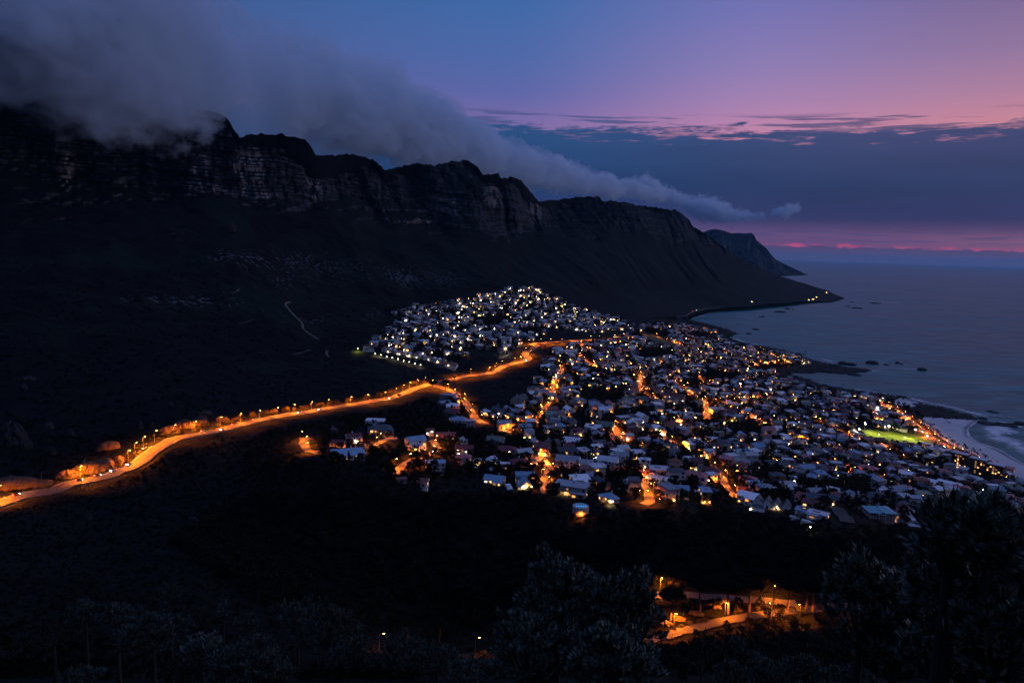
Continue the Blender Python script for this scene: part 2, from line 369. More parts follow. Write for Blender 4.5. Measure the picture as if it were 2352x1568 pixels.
def inside(poly, u, v):
    r = np.zeros(u.shape, bool); n = len(poly)
    for i in range(n):
        x0, y0 = poly[i]; x1, y1 = poly[(i + 1) % n]
        if y0 == y1: continue
        cnd = ((y0 > v) != (y1 > v)) & (u < (x1 - x0) * (v - y0) / (y1 - y0) + x0)
        r ^= cnd
    return r
U = np.concatenate([np.arange(-700, -40, 14), np.arange(-40, 2392, 2.5), np.arange(2400, 3060, 14)]).astype(float)
vr = np.interp(U, [p[0] for p in RIDGE], [p[1] for p in RIDGE])
jag = np.where(U < 1650, 1.0, 0.25)
vr = vr + jag * (12.0 * np.abs(fbm(U / 26.0, U * 0 + .37, 5)) - 2.6 + 3.4 * np.round(2.2 * fbm(U / 9.0, U * 0 + 4, 2)) * 0.5)
rows = []
for t in np.linspace(0, 1, 310): rows.append(vr + (900 - vr) * t)
rows = [r for r in rows]
for v_ in np.concatenate([np.arange(902.3, 1300, 2.3), np.arange(1300, 1600, 4.0), np.arange(1604, 2600, 24)]): rows.append(np.full_like(U, v_))
VV = np.array(rows); UU = np.broadcast_to(U, VV.shape).copy()
nR, nC = VV.shape
uf, vf = UU.ravel(), VV.ravel()
Yf = depth_field(uf, vf)
dx, dz = np_ray(uf, vf)
LAND = COAST + [(3200, 3000), (-1000, 3000), (-1000, -200), (1943, -200)]
land = inside(LAND, uf, vf)
# signed distance (m) to the coast, measured at sea level
cp = []
for (a, b), (c2, d2) in zip(COAST[:-1], COAST[1:]):
    for t in np.linspace(0, 1, 6, endpoint=False): cp.append((a + (c2 - a) * t, b + (d2 - b) * t))
cp = np.array(cp); cdx, cdz = np_ray(cp[:, 0], cp[:, 1]); cY = -H / cdz
cw = np.stack([cdx * cY, cY], 1)
sd_ = np.full(len(uf), 1e4)
sel = np.where((dz < -0.03) & (uf > 1400) & (vf < 1500))[0]
sY = -H / dz[sel]; sw = np.stack([dx[sel] * sY, sY], 1)
for i in range(0, len(sel), 8000):
    q = sw[i:i + 8000]
    a = cw[:-1][None]; b = (cw[1:] - cw[:-1])[None]
    t = np.clip(((q[:, None] - a) * b).sum(2) / (b * b).sum(2), 0, 1)
    sd_[sel[i:i + 8000]] = np.sqrt((((a + b * t[..., None]) - q[:, None]) ** 2).sum(2)).min(1)
sd_ = np.where(land, sd_, -sd_)
sandm = inside(SAND, uf, vf)
hidx = np.clip(1 - np.abs(sd_) / 60, 0, 1)
sY0 = np.where(dz < -0.03, -H / np.minimum(dz, -0.03), 1)
X0 = dx * np.where(dz < -0.03, sY0, Yf); Y0 = np.where(dz < -0.03, sY0, Yf)
rough = np.where(sandm | inside([(2200, 950), (2600, 900), (2700, 1250), (2300, 1100)], uf, vf), 0.1, 1.0)
sd2 = sd_ + rough * (fbm(X0 / 45, Y0 / 45, 4) * 26)
# base heights
zf = H + Yf * dz
below = dz < -0.03
zl = np.maximum(zf, 0.3 + np.clip(sd2 * 0.07, 0, 3))
zl = np.minimum(zl, 0.3 + np.maximum(sd2, 0) * 0.45)
zl = np.where((uf > 1840) & (vf < 715), np.minimum(zl, 0.3 + np.maximum(1943 - uf, 0) * 1.6), zl)
zs = -0.25 - np.clip(-sd2 * 0.12, 0, 8)
znew = np.where(sd2 > 0, zl, zs)
use = below & (np.abs(sd_) < 9000)
zf2 = np.where(use, znew, zf)
Yf = np.where(use, (H - zf2) / np.maximum(-dz, 0.03), Yf)
zf = H + Yf * dz
# cliffs: rock band under the ridge line
CB = [(-700, 330), (0, 430), (150, 455), (300, 470), (420, 480), (550, 492), (640, 485), (740, 470), (850, 490), (950, 520), (1050, 545), (1150, 545), (1250, 540), (1350, 535), (1450, 545), (1550, 550), (1600, 560), (1650, 575), (1700, 596), (3200, 735)]
cb = np.interp(uf, [p[0] for p in CB], [p[1] for p in CB]); rv = np.repeat(vr[None], nR, 0).ravel()
span = np.maximum(cb - rv, 1)
tt = (vf - rv) / span                                  # 0 at the ridge, 1 at the foot of the cliffs
X = dx * Yf
cl = np.clip((1.12 - tt + 0.30 * ridged((X + 0.55 * Yf) / 430 + 3.3 + zf / 1500, zf / 1600, 1) + 0.75 * fbm(X / 130, zf / 80, 4)) / 0.45, 0, 1) * (span > 12)
cl = cl * np.clip(tt / 0.05, 0.0, 1)
px_m = Yf / FPX
# buttresses and gullies (pushed along the line of sight, so the outline stays)
bx = X + 0.55 * Yf
but = ridged(bx / 430 + 3.3 + zf / 1500, zf / 1600, 1) * 190 + ridged(bx / 150 + zf / 700, zf / 420, 2) * 60 + ridged(bx / 60, zf / 120, 3) * 16 + fbm(bx / 22, zf / 30, 4) * 20
step = zf / 42.0 + fbm(bx / 420, zf * 0 + 2, 2) * 1.0
fr = step - np.floor(step)
ter = (np.clip(fr / 0.22, 0, 1) - fr) * 34.0 * np.clip(0.6 + 1.5 * fbm(bx / 200 + 9, zf / 100, 2), 0, 1.4)
step2 = zf / 11.0 + fbm(bx / 120, zf * 0 + 7, 2)
fr2 = step2 - np.floor(step2); ter2 = (np.clip(fr2 / 0.3, 0, 1) - fr2) * 9.0
dY = (-but + ter + ter2) * cl
# spurs and gullies on the slopes below
slope = np.clip((tt - 0.8) / 0.8, 0, 1) * np.clip((Yf - 560) / 600, 0, 1) * np.clip((zf - 110) / 80, 0, 1) * (uf < 1960)
dY2 = (ridged((X + .4 * Yf) / 380 + 8, Yf / 1500, 3) * 125 + fbm(X / 60, Yf / 60, 4) * 14) * slope * (span > 12)
town = (sd2 > 0)
Yf = Yf - np.where(span > 12, dY + dY2, dY2 * 0)
zf = H + Yf * dz
X = dx * Yf
near = np.clip((Yf - 12) / 60, 0, 1)
bumps = (fbm(X / 26, Yf / 26, 4) * 3.2 + fbm(X / 6, Yf / 6, 3) * 0.9) * near * np.clip(1.3 - zf * 0 - (Yf > 2500) * 1.0, 0.0, 1) * (sd2 > 2)
bumps = bumps * np.where(sandm, 0.05, 1.0) * np.where((uf > 1250) & (vf > 760) & (vf < 1160), 0.45, 1.0)
rockshore = (sd2 > -14) & (sd2 < 34) & ~sandm & (uf > 1550) & (vf > 740)
zf = zf + bumps + np.where(rockshore, np.maximum(fbm(X / 9, Yf / 9, 4) * 4.2 + 0.3, -0.6), 0)
TP = np.stack([X, Yf, zf], 1)

# ---- rows behind the ridge, so that the far side is solid, and the patch under the camera
top_ = TP[:nC]
backs = []
rz = np.clip(top_[:, 2], 0, None)
for f_, dr in ((1.5, 0.995), (1.3, 0.8), (1.12, 0.45), (1.03, 0.1)):
    b = top_.copy(); b[:, 0] *= f_; b[:, 1] *= f_
    los = H + (top_[:, 2] - H) * f_
    b[:, 2] = np.where(top_[:, 2] < 2, top_[:, 2], np.maximum(np.minimum(top_[:, 2] * (1 - dr), los - 6 - 60 * (f_ - 1)), -8)); backs.append(b)
last = TP[-nC:]
fronts = []
for k_, z_ in ((0.5, -0.6), (-1.0, -0.9), (-8.0, 1.0), (-60.0, 20.0)):
    q = last.copy(); q[:, 1] = last[:, 1] * 0 + (k_ if k_ > 0 else k_); q[:, 0] = last[:, 0] * (1 + abs(k_) * 0.6); q[:, 2] = H - 1.7 + z_ * (1 if k_ < -1 else 0) - (0.15 if k_ > 0 else 0)
    fronts.append(q)
ALLP = np.concatenate(backs + [TP] + fronts); NRA = nR + len(backs) + len(fronts)
OFF = len(backs) * nC
PALE = np.zeros(len(ALLP), np.float32)
for (a_, b_, ra, rb) in ((458, 385, 22, 48), (552, 385, 14, 34), (590, 395, 20, 46), (712, 350, 30, 28), (722, 405, 15, 46), (480, 440, 50, 16), (600, 452, 40, 14), (1012, 470, 50, 26), (1135, 440, 18, 38), (300, 440, 24, 14), (150, 400, 22, 40), (960, 505, 50, 16), (1230, 480, 14, 26)):
    PALE[OFF:OFF + len(TP)] += np.exp(-(((uf - a_) / ra) ** 2 + ((vf - b_) / rb) ** 2) * 0.9)
ROCKY = np.zeros(len(ALLP), np.float32)
for (a_, b_, ra, rb) in ((620, 600, 90, 26), (760, 600, 110, 30), (900, 640, 120, 30), (420, 540, 60, 30), (500, 590, 90, 20), (640, 650, 120, 18), (520, 690, 150, 22), (330, 690, 120, 14), (700, 740, 90, 20), (1000, 640, 90, 22), (860, 720, 70, 16), (150, 470, 60, 20)):
    ROCKY[OFF:OFF + len(TP)] += np.exp(-(((uf - a_) / ra) ** 2 + ((vf - b_) / rb) ** 2) * 0.8)
CLIFF = np.zeros(len(ALLP), np.float32); CLIFF[OFF:OFF + len(TP)] = cl
# ------------------------------------------------------------------ roads (traced, then laid on the ground)
def make_bvh():
    idx = np.arange(NRA * nC).reshape(NRA, nC)
    q = np.stack([idx[:-1, :-1], idx[1:, :-1], idx[1:, 1:], idx[:-1, 1:]], -1).reshape(-1, 4)
    return BVHTree.FromPolygons(ALLP.tolist(), q.tolist()), q
bvh, QUADS = make_bvh()
def hit(u, v):
    d = ray(u, v).normalized(); r = bvh.ray_cast(CAM, d)
    return r[0]
def ground(x, y):
    r = bvh.ray_cast(Vector((x, y, 1500)), Vector((0, 0, -1)))
    return r[0].z if r[0] is not None else 0.0
ROADS = {  # name: (width m, lamp spacing m or 0, style, points)
 'mountain_road': (12.5, 0, 'main', [(-60, 1172), (0, 1156), (48, 1141), (127, 1121), (190, 1107), (254, 1090), (295, 1076), (324, 1058), (343, 1041), (365, 1026), (397, 1009), (444, 999), (508, 987), (546, 977), (603, 963), (666, 952), (746, 939), (795, 931), (844, 923), (893, 915), (930, 903), (954, 892), (981, 884), (1005, 876), (1040, 871), (1071, 864), (1113, 859), (1140, 853), (1157, 841), (1186, 833), (1208, 828), (1214, 822), (1206, 814), (1208, 809), (1221, 803), (1232, 794), (1220, 788)]),
 'upper_road': (9, 0, 'main', [(1220, 788), (1259, 786), (1292, 783), (1324, 781), (1360, 780), (1397, 779), (1419, 773), (1446, 762)]),
 'side_road': (9, 60, 'st', [(1322, 783), (1343, 800), (1361, 807)]),
 'branch_road': (9, 36, 'st', [(1000, 884), (1024, 894), (1047, 903), (1066, 920), (1083, 946), (1093, 962), (1117, 974)]),
 'hairpin_road': (7, 30, 'st', [(734, 1040), (712, 1036), (700, 1026), (695, 1016), (702, 1009), (716, 1006)]),
 'bend_road': (6, 0, 'st', [(743, 977), (758, 979), (770, 987), (768, 995), (760, 1001)]),
 'lower_street': (7, 26, 'st', [(808, 1040), (835, 1031), (860, 1021), (884, 1013), (909, 1008)]),
 'winding_street': (7, 28, 'st', [(985, 1010), (998, 1018), (1006, 1029), (1000, 1041), (965, 1050), (933, 1063), (918, 1075), (914, 1088)]),
 'crest_street': (8, 24, 'st', [(1140, 990), (1165, 990), (1185, 988), (1210, 976), (1233, 966), (1247, 951), (1254, 936), (1270, 922)]),
 'valley_street': (8, 30, 'st', [(1214, 1041), (1243, 1053), (1257, 1068), (1262, 1087), (1250, 1108), (1258, 1131)]),
 'cul_de_sac': (7, 26, 'st', [(1458, 1088), (1475, 1104), (1487, 1131), (1494, 1150), (1478, 1157)]),
 'steep_street': (8, 26, 'st', [(1401, 972), (1415, 988), (1423, 1004), (1433, 1019), (1448, 1031)]),
 'garden_street': (7, 24, 'st', [(1540, 965), (1553, 982), (1572, 994), (1592, 1001)]),
 'cross_street': (7, 24, 'st', [(1490, 995), (1520, 1006), (1543, 1014), (1560, 1026), (1588, 1037)]),
 'middle_street': (9, 26, 'st', [(1613, 915), (1619, 931), (1622, 950), (1624, 965)]),
 'diagonal_street': (8, 30, 'st', [(1670, 936), (1700, 950), (1731, 965), (1750, 980)]),
 'long_street': (7, 32, 'st', [(1608, 1050), (1621, 1063), (1643, 1077), (1658, 1094), (1665, 1112), (1680, 1134), (1699, 1153)]),
 'east_street': (8, 30, 'st', [(1290, 800), (1309, 809), (1336, 823), (1358, 836), (1366, 846)]),
 'west_hill_street': (8, 30, 'st', [(1285, 836), (1291, 856), (1279, 875), (1268, 892), (1270, 910)]),
 'school_street': (8, 30, 'st', [(1466, 858), (1471, 872), (1466, 888), (1478, 902), (1495, 914), (1514, 930)]),
 'village_street': (8, 34, 'st', [(1538, 868), (1561, 889), (1590, 911)]),
 'park_street': (7, 40, 'st', [(1564, 889), (1605, 888), (1640, 880)]),
 'park_edge_street': (7, 36, 'st', [(1598, 858), (1612, 872), (1632, 884)]),
 'avenue': (10, 34, 'st', [(1580, 918), (1629, 925), (1702, 922), (1739, 916), (1771, 910)]),
 'bay_street': (8, 50, 'st', [(1622, 792), (1634, 806), (1653, 813), (1680, 816)]),
 'terrace_street': (8, 50, 'st', [(1537, 780), (1556, 791), (1578, 804), (1604, 812)]),
 'green_street': (8, 60, 'st', [(1448, 761), (1483, 767), (1519, 774)]),
 'short_street': (8, 40, 'st', [(1600, 822), (1622, 829)]),
 'cove_street': (9, 36, 'st', [(1719, 847), (1739, 840), (1771, 836), (1800, 836)]),
 'shore_street': (8, 40, 'st', [(1740, 800), (1763, 811), (1782, 823), (1812, 836)]),
 'promenade': (14, 0, 'st', [(2010, 920), (2040, 934), (2062, 946), (2088, 966), (2117, 986), (2140, 1007), (2176, 1027), (2208, 1044), (2240, 1060)]),
 'field_street': (8, 28, 'st', [(2000, 1022), (2030, 1032), (2052, 1045), (2080, 1062)]),
 'flat_street': (8, 30, 'st', [(1800, 1000), (1850, 1015), (1900, 1030), (1960, 1048)]),
 'red_roof_street': (8, 30, 'st', [(1860, 960), (1890, 975), (1930, 990), (1960, 1012)]),
 'south_street': (8, 30, 'st', [(1880, 1060), (1930, 1072), (1985, 1092), (2040, 1108)]),
 'gate_drive': (8, 0, 'st', [(1912, 1164), (1926, 1172), (1940, 1184), (1946, 1198)]),
 'hillside_road': (7, 60, 'st', [(986, 727), (1022, 722), (1064, 726), (1105, 729)]),
 'hillside_bend': (7, 60, 'st', [(941, 781), (925, 788), (922, 801)]),
 'hillside_terrace': (7, 60, 'st', [(1035, 812), (1060, 808), (1086, 803)]),
 'hillside_loop': (7, 60, 'st', [(1144, 824), (1158, 819), (1172, 812), (1163, 805)]),
 'hill_avenue': (8, 60, 'st', [(1312, 706), (1322, 722), (1318, 740)]),
 'hill_avenue_lower': (8, 60, 'st', [(1380, 735), (1384, 750)]),
 'coast_road': (9, 0, 'st', [(1549, 728), (1575, 725), (1590, 716), (1614, 709), (1639, 707), (1665, 703)]),
 'valley_road_upper': (7, 0, 'st', [(1500, 1368), (1555, 1363), (1590, 1366), (1621, 1371), (1676, 1373), (1756, 1380), (1830, 1386)]),
 'valley_road_lower': (6.5, 0, 'st', [(1480, 1475), (1522, 1462), (1560, 1450), (1595, 1442), (1646, 1430), (1700, 1417), (1760, 1410), (1811, 1405), (1858, 1399), (1909, 1393), (1990, 1392)]),
}
def smooth_path(pts, step):
    out = []
    n = len(pts)
    for i in range(n - 1):
        p0 = pts[max(i - 1, 0)]; p1 = pts[i]; p2 = pts[i + 1]; p3 = pts[min(i + 2, n - 1)]
        k = max(2, int((p2 - p1).length / step))
        for j in range(k):
            t = j / k
            out.append(0.5 * ((2 * p1) + (p2 - p0) * t + (2 * p0 - 5 * p1 + 4 * p2 - p3) * t * t + (3 * p1 - p0 - 3 * p2 + p3) * t ** 3))
    out.append(pts[-1].copy())
    return out
PATHS = {}
for nm, (w_, sp, sty, pts) in ROADS.items():
    P = []
    for i in range(len(pts) - 1):
        for t in (0, 0.5):
            q = hit(pts[i][0] * (1 - t) + pts[i + 1][0] * t, pts[i][1] * (1 - t) + pts[i + 1][1] * t)
            if q is not None: P.append(q.copy())
    P.append(hit(*pts[-1]).copy())
    P = smooth_path(P, 5.0)
    z = np.array([p.z for p in P]); k = min(9, len(z) // 2 * 2 - 1)
    if k >= 3:
        zp = np.pad(z, k // 2, 'edge'); z = np.convolve(zp, np.ones(k) / k, 'valid')
    for p, zz in zip(P, z): p.z = max(zz, 1.2)
    PATHS[nm] = P
# flatten the ground along the roads
samples = [(p, ROADS[nm][0] / 2) for nm, P in PATHS.items() for p in P]
kd = KDTree(len(samples))
for i, (p, w_) in enumerate(samples): kd.insert((p.x, p.y, 0), i)
kd.balance()
cand = np.where((ALLP[:, 1] > 150) & (ALLP[:, 1] < 4600) & (ALLP[:, 2] > 0.2) & (ALLP[:, 2] < 300))[0]
cand = cand[CLIFF[cand] < 0.1]
for i in cand:
    x, y, z = ALLP[i]
    co, j, d = kd.find((x, y, 0))
    p, hw = samples[j]
    if d < hw + 9:
        k = max(0.0, min(1.0, (d - hw - 1.5) / 7.5)); k = k * k * (3 - 2 * k)
        ALLP[i, 2] = (p.z - 0.35) * (1 - k) + z * k
bvh, QUADS = make_bvh()
def road_dist(x, y):
    co, j, d = kd.find((x, y, 0)); return d - samples[j][1]
def ribbon(P, w, off, lift, nx=4):
    V = []; Fq = []
    L = len(P)
    for i, p in enumerate(P):
        t = (P[min(i + 1, L - 1)] - P[max(i - 1, 0)]); t.z = 0; t.normalize()
        n = Vector((t.y, -t.x, 0))
        for j in range(nx + 1):
            q = p + n * (off + w * (j / nx - 0.5))
            V.append((q.x, q.y, max(p.z, ground(q.x, q.y) + 0.12 if lift > 0.0 else p.z) + lift))
    for i in range(L - 1):
        for j in range(nx):
            a = i * (nx + 1) + j; Fq.append((a, a + 1, a + nx + 2, a + nx + 1))
    return V, Fq
# ------------------------------------------------------------------ ground materials
mt, N = new_mat('terrain_ground')
geo = N.node('ShaderNodeNewGeometry'); pos = geo.outputs['Position']
att = N.node('ShaderNodeAttribute', attribute_name='cliff').outputs['Fac']
palea = N.node('ShaderNodeAttribute', attribute_name='pale').outputs['Fac']; rocky = N.node('ShaderNodeAttribute', attribute_name='rocky').outputs['Fac']
px, py, pz = N.sep(pos)
nb = N.noise(pos, 0.02, 6, 0.62)
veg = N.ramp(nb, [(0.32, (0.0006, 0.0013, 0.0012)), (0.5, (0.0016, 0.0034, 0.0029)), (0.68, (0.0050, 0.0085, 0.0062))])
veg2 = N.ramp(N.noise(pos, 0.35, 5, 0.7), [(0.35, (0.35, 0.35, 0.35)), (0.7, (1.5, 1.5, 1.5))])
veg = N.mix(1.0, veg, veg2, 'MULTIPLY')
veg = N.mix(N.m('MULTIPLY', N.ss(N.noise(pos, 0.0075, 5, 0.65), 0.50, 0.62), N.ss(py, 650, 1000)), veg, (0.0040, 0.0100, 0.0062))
# boulder fields on the high slope
vor = N.node('ShaderNodeTexVoronoi', feature='F1'); N.put(vor.inputs['Vector'], pos); vor.inputs['Scale'].default_value = 0.085
dots = N.m('LESS_THAN', vor.outputs['Distance'], N.lin(N.m('MULTIPLY', N.noise(pos, 0.05, 3), rocky), 0.15, 0.75, 0.02, 0.42))
fieldm = N.m('MULTIPLY', N.ss(N.noise(pos, 0.012, 4, 0.6), 0.40, 0.55), N.ss(rocky, 0.15, 0.8))
veg = N.mix(N.m('MULTIPLY', N.m('MULTIPLY', dots, fieldm), 1.0), veg, (0.075, 0.08, 0.09))
# banded sandstone
warpv = N.noise(pos, 0.006, 4)
strata = N.noise(N.comb(N.m('MULTIPLY', px, 0.012), N.m('MULTIPLY', py, 0.012), N.m('ADD', N.m('MULTIPLY', pz, 0.16), N.m('MULTIPLY', warpv, 2.0))), 1.0, 5, 0.7)
vert = N.noise(N.comb(N.m('MULTIPLY', px, 0.09), N.m('MULTIPLY', py, 0.09), N.m('MULTIPLY', pz, 0.018)), 1.0, 5, 0.7)
rock = N.ramp(strata, [(0.36, (0.006, 0.007, 0.008)), (0.46, (0.020, 0.025, 0.029)), (0.54, (0.058, 0.063, 0.070)), (0.60, (0.026, 0.030, 0.034)), (0.70, (0.012, 0.013, 0.015))])
rock = N.mix(1.0, rock, N.ramp(vert, [(0.35, (0.62, 0.62, 0.64)), (0.65, (1.3, 1.28, 1.25))]), 'MULTIPLY')
pale = N.m('MULTIPLY', N.ss(N.m('ADD', N.noise(pos, 0.02, 4, 0.6), N.m('MULTIPLY', palea, 0.5)), 0.62, 0.85), N.ss(vert, 0.38, 0.54))
rock = N.mix(pale, rock, N.mix(N.ss(N.noise(pos, 0.02, 2), 0.4, 0.6), (0.17, 0.135, 0.135), (0.165, 0.17, 0.19)))
nz = N.sep(geo.outputs['Normal'])[2]
steep = N.m('SUBTRACT', 1.0, N.ss(N.m('ADD', nz, N.m('MULTIPLY', N.m('SUBTRACT', N.noise(pos, 0.05, 4), 0.5), 0.5)), 0.45, 0.68))
rm = N.m('MULTIPLY', steep, N.ss(att, 0.05, 0.5))
col = N.mix(rm, veg, rock)
# wet shore rock just above the water
shore = N.m('MULTIPLY', N.m('SUBTRACT', 1.0, N.ss(pz, 2.2, 4.0)), N.ss(py, 950, 1000))
col = N.mix(shore, col, N.ramp(N.noise(pos, 0.12, 5, 0.7), [(0.35, (0.006, 0.006, 0.007)), (0.7, (0.045, 0.043, 0.042))]))
bn = N.node('ShaderNodeBump'); bn.inputs['Strength'].default_value = 0.5; bn.inputs['Distance'].default_value = 2.0
N.l.new(N.noise(pos, 0.25, 5, 0.7), bn.inputs['Height'])
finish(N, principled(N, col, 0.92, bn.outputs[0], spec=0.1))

mt, N = new_mat('sand_beach')
pos = N.node('ShaderNodeNewGeometry').outputs['Position']; pz = N.sep(pos)[2]
c = N.ramp(N.noise(pos, 0.03, 6, 0.6), [(0.3, (0.40, 0.39, 0.40)), (0.7, (0.50, 0.49, 0.49))])
c = N.mix(N.m('SUBTRACT', 1.0, N.ss(pz, 0.35, 1.0)), c, (0.16, 0.15, 0.165))
finish(N, principled(N, c, 0.7, None, spec=0.3))
mt, N = new_mat('pitch_grass')
pos = N.node('ShaderNodeNewGeometry').outputs['Position']
c = N.ramp(N.noise(pos, 0.08, 5, 0.6), [(0.3, (0.085, 0.11, 0.008)), (0.7, (0.13, 0.155, 0.012))])
finish(N, principled(N, c, 0.9, None, spec=0.1))
simple('lawn_grass', (0.020, 0.045, 0.016), 0.9, 0.3, 0.2)
# sea
mt, N = new_mat('sea_water')
pos = N.node('ShaderNodeNewGeometry').outputs['Position']; sx, sy, sz_ = N.sep(pos)
w1 = N.noise(N.comb(N.m('MULTIPLY', sx, 0.006), N.m('MULTIPLY', sy, 0.034), 0.0), 1.0, 8, 0.68)
w2 = N.noise(N.comb(N.m('MULTIPLY', sx, 0.0012), N.m('MULTIPLY', sy, 0.0055), 3.0), 1.0, 5, 0.6)
bn = N.node('ShaderNodeBump'); bn.inputs['Strength'].default_value = 0.8; bn.inputs['Distance'].default_value = 7.0
N.l.new(w1, bn.inputs['Height'])
bn2 = N.node('ShaderNodeBump'); bn2.inputs['Strength'].default_value = 0.7; bn2.inputs['Distance'].default_value = 26.0
N.l.new(w2, bn2.inputs['Height']); N.l.new(bn.outputs[0], bn2.inputs['Normal'])
rg = N.lin(w2, 0.35, 0.65, 0.30, 0.42)
sc = N.mix(N.ss(w1, 0.40, 0.62), N.ramp(w2, [(0.35, (0.006, 0.075, 0.075)), (0.65, (0.018, 0.140, 0.142))]), N.ramp(w2, [(0.35, (0.025, 0.150, 0.148)), (0.65, (0.065, 0.240, 0.240))]))
b = N.node('ShaderNodeBsdfPrincipled'); N.l.new(sc, b.inputs['Base Color']); N.l.new(rg, b.inputs['Roughness'])
b.inputs['IOR'].default_value = 1.33; b.inputs['Specular Tint'].default_value = (0.72, 0.92, 1.0, 1); b.inputs['Specular IOR Level'].default_value = 0.2; N.l.new(bn2.outputs[0], b.inputs['Normal'])
finish(N, b.outputs[0])
# foam: white lace with gaps
mt, N = new_mat('foam_lace')
pos = N.node('ShaderNodeNewGeometry').outputs['Position']
at_ = N.node('ShaderNodeAttribute', attribute_name='edge').outputs['Fac']
a = N.m('ADD', N.m('ADD', N.m('MULTIPLY', N.noise(pos, 0.035, 8, 0.74, 1.2), 1.5), -0.25), N.m('MULTIPLY', at_, 0.34))
b = N.node('ShaderNodeBsdfPrincipled'); b.inputs['Base Color'].default_value = (0.62, 0.62, 0.66, 1); b.inputs['Roughness'].default_value = 0.8
N.l.new(N.ss(a, 0.46, 0.90), b.inputs['Alpha']); finish(N, b.outputs[0])
# asphalt
def asphalt(name, base):
    mt, N = new_mat(name)
    pos = N.node('ShaderNodeNewGeometry').outputs['Position']
    c = N.ramp(N.noise(pos, 0.5, 5, 0.65), [(0.3, tuple(k * 0.7 for k in base)), (0.7, tuple(k * 1.35 for k in base))])
    c = N.mix(1.0, c, N.ramp(N.noise(pos, 0.05, 3), [(0.35, (0.8, 0.8, 0.8)), (0.65, (1.15, 1.15, 1.15))]), 'MULTIPLY')
    finish(N, principled(N, c, 0.75, None, spec=0.3))
asphalt('asphalt_dark', (0.028, 0.026, 0.025)); asphalt('asphalt_street', (0.038, 0.035, 0.033))
simple('road_paint', (0.34, 0.32, 0.29), 0.7, 0.4, 0.8)
simple('concrete_kerb', (0.12, 0.11, 0.105), 0.85, 0.25, 0.6)

# ------------------------------------------------------------------ ground objects, split by what they are
uq = np.concatenate([np.full(OFF, -1e4), uf, np.full(len(ALLP) - OFF - len(TP), -1e4)])
vq = np.concatenate([np.full(OFF, -1e4), vf, np.full(len(ALLP) - OFF - len(TP), -1e4)])
cen_u = uq[QUADS].mean(1); cen_v = vq[QUADS].mean(1)
tag_ = np.zeros(len(QUADS), int)
sdq = np.full(len(ALLP), -1.0); sdq[OFF:OFF + len(TP)] = sd2
msd = sdq[QUADS].mean(1)
tag_[inside(SAND, cen_u, cen_v) & (msd > -6)] = 1
tag_[inside(COVE_SAND, cen_u, cen_v)] = 1
tag_[inside(PITCH_PX, cen_u, cen_v)] = 2
tag_[inside(GREEN_PX, cen_u, cen_v)] = 3
def submesh(name, k, mat):
    q = QUADS[tag_ == k]; ids, inv = np.unique(q.ravel(), return_inverse=True)
    me = np_mesh(name, ALLP[ids], quads=inv.reshape(-1, 4), mats=[mat], smooth=True)
    a = me.attributes.new('cliff', 'FLOAT', 'POINT'); a.data.foreach_set('value', CLIFF[ids])
    for nm_, ar_ in (('pale', PALE), ('rocky', ROCKY)):
        a = me.attributes.new(nm_, 'FLOAT', 'POINT'); a.data.foreach_set('value', ar_[ids])
    return link(name, me, kind='structure')
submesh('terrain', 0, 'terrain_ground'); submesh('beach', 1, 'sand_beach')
submesh('sports_field', 2, 'pitch_grass'); submesh('park_lawn', 3, 'lawn_grass')
# far headland across the water
FAR = [(1596, 545), (1611, 535), (1628, 528), (1643, 526), (1655, 528), (1666, 531), (1680, 536), (1696, 535), (1712, 536), (1726, 535), (1733, 541), (1737, 551), (1748, 560), (1761, 571), (1772, 585), (1781, 595), (1797, 604), (1816, 613), (1851, 630), (1871, 637.5), (1900, 638.5), (1941, 641)]
fu = np.arange(1560, 1944, 1.2); fr_ = np.interp(fu, [p[0] for p in FAR], [p[1] for p in FAR]) + 0.5 * fbm(fu / 6.0, fu * 0 + 3, 3)
rowsF = []
for t in np.linspace(0, 1, 60):
    vv = fr_ + (646 - fr_) * t
    _, kz = np_ray(fu, vv)
    Yb = 13200 - 2600 * t + 900 * ridged(fu / 40.0, fu * 0 + t * 1.5, 3) * min(t * 5, 1) + fbm(fu / 8, fu * 0 + t * 9, 3) * 300 * min(t * 5, 1)
    zz = H + Yb * kz
    k0 = zz < 1.0
    Yb = np.where(k0, np.minimum(Yb, (H + 3) / np.maximum(-kz, 0.008)), Yb)
    xx, kz = np_ray(fu, vv); rowsF.append(np.stack([xx * Yb, Yb, H + Yb * kz], 1))
r0 = rowsF[0].copy(); r0[:, :2] *= 1.12; r0[:, 2] = -5
rowsF = [r0] + rowsF
Vf = np.concatenate(rowsF); nf = len(fu); ii = np.arange(len(Vf)).reshape(-1, nf)
qf = np.stack([ii[:-1, :-1], ii[1:, :-1], ii[1:, 1:], ii[:-1, 1:]], -1).reshape(-1, 4)
me = np_mesh('distant_headland', Vf, quads=qf, mats=['terrain_ground'], smooth=True)
a = me.attributes.new('cliff', 'FLOAT', 'POINT'); a.data.foreach_set('value', np.repeat(np.clip(1.2 - np.arange(61) / 25.0, 0, 1), nf).astype(np.float32))
link('distant_headland', me, kind='structure')
# sea sheet reaching the horizon
xs = np.array([-90000, -20000, -6000, 0, 2000, 6000, 20000, 90000.]); ys = np.array([-2000, 200, 2000, 5000, 12000, 30000, 60000, 120000.])
G = np.array([(x, y, 0.0) for y in ys for x in xs]); jj = np.arange(64).reshape(8, 8)
qs = np.stack([jj[:-1, :-1], jj[:-1, 1:], jj[1:, 1:], jj[1:, :-1]], -1).reshape(-1, 4)
link('sea', np_mesh('sea', G, quads=qs, mats=['sea_water']), kind='structure')
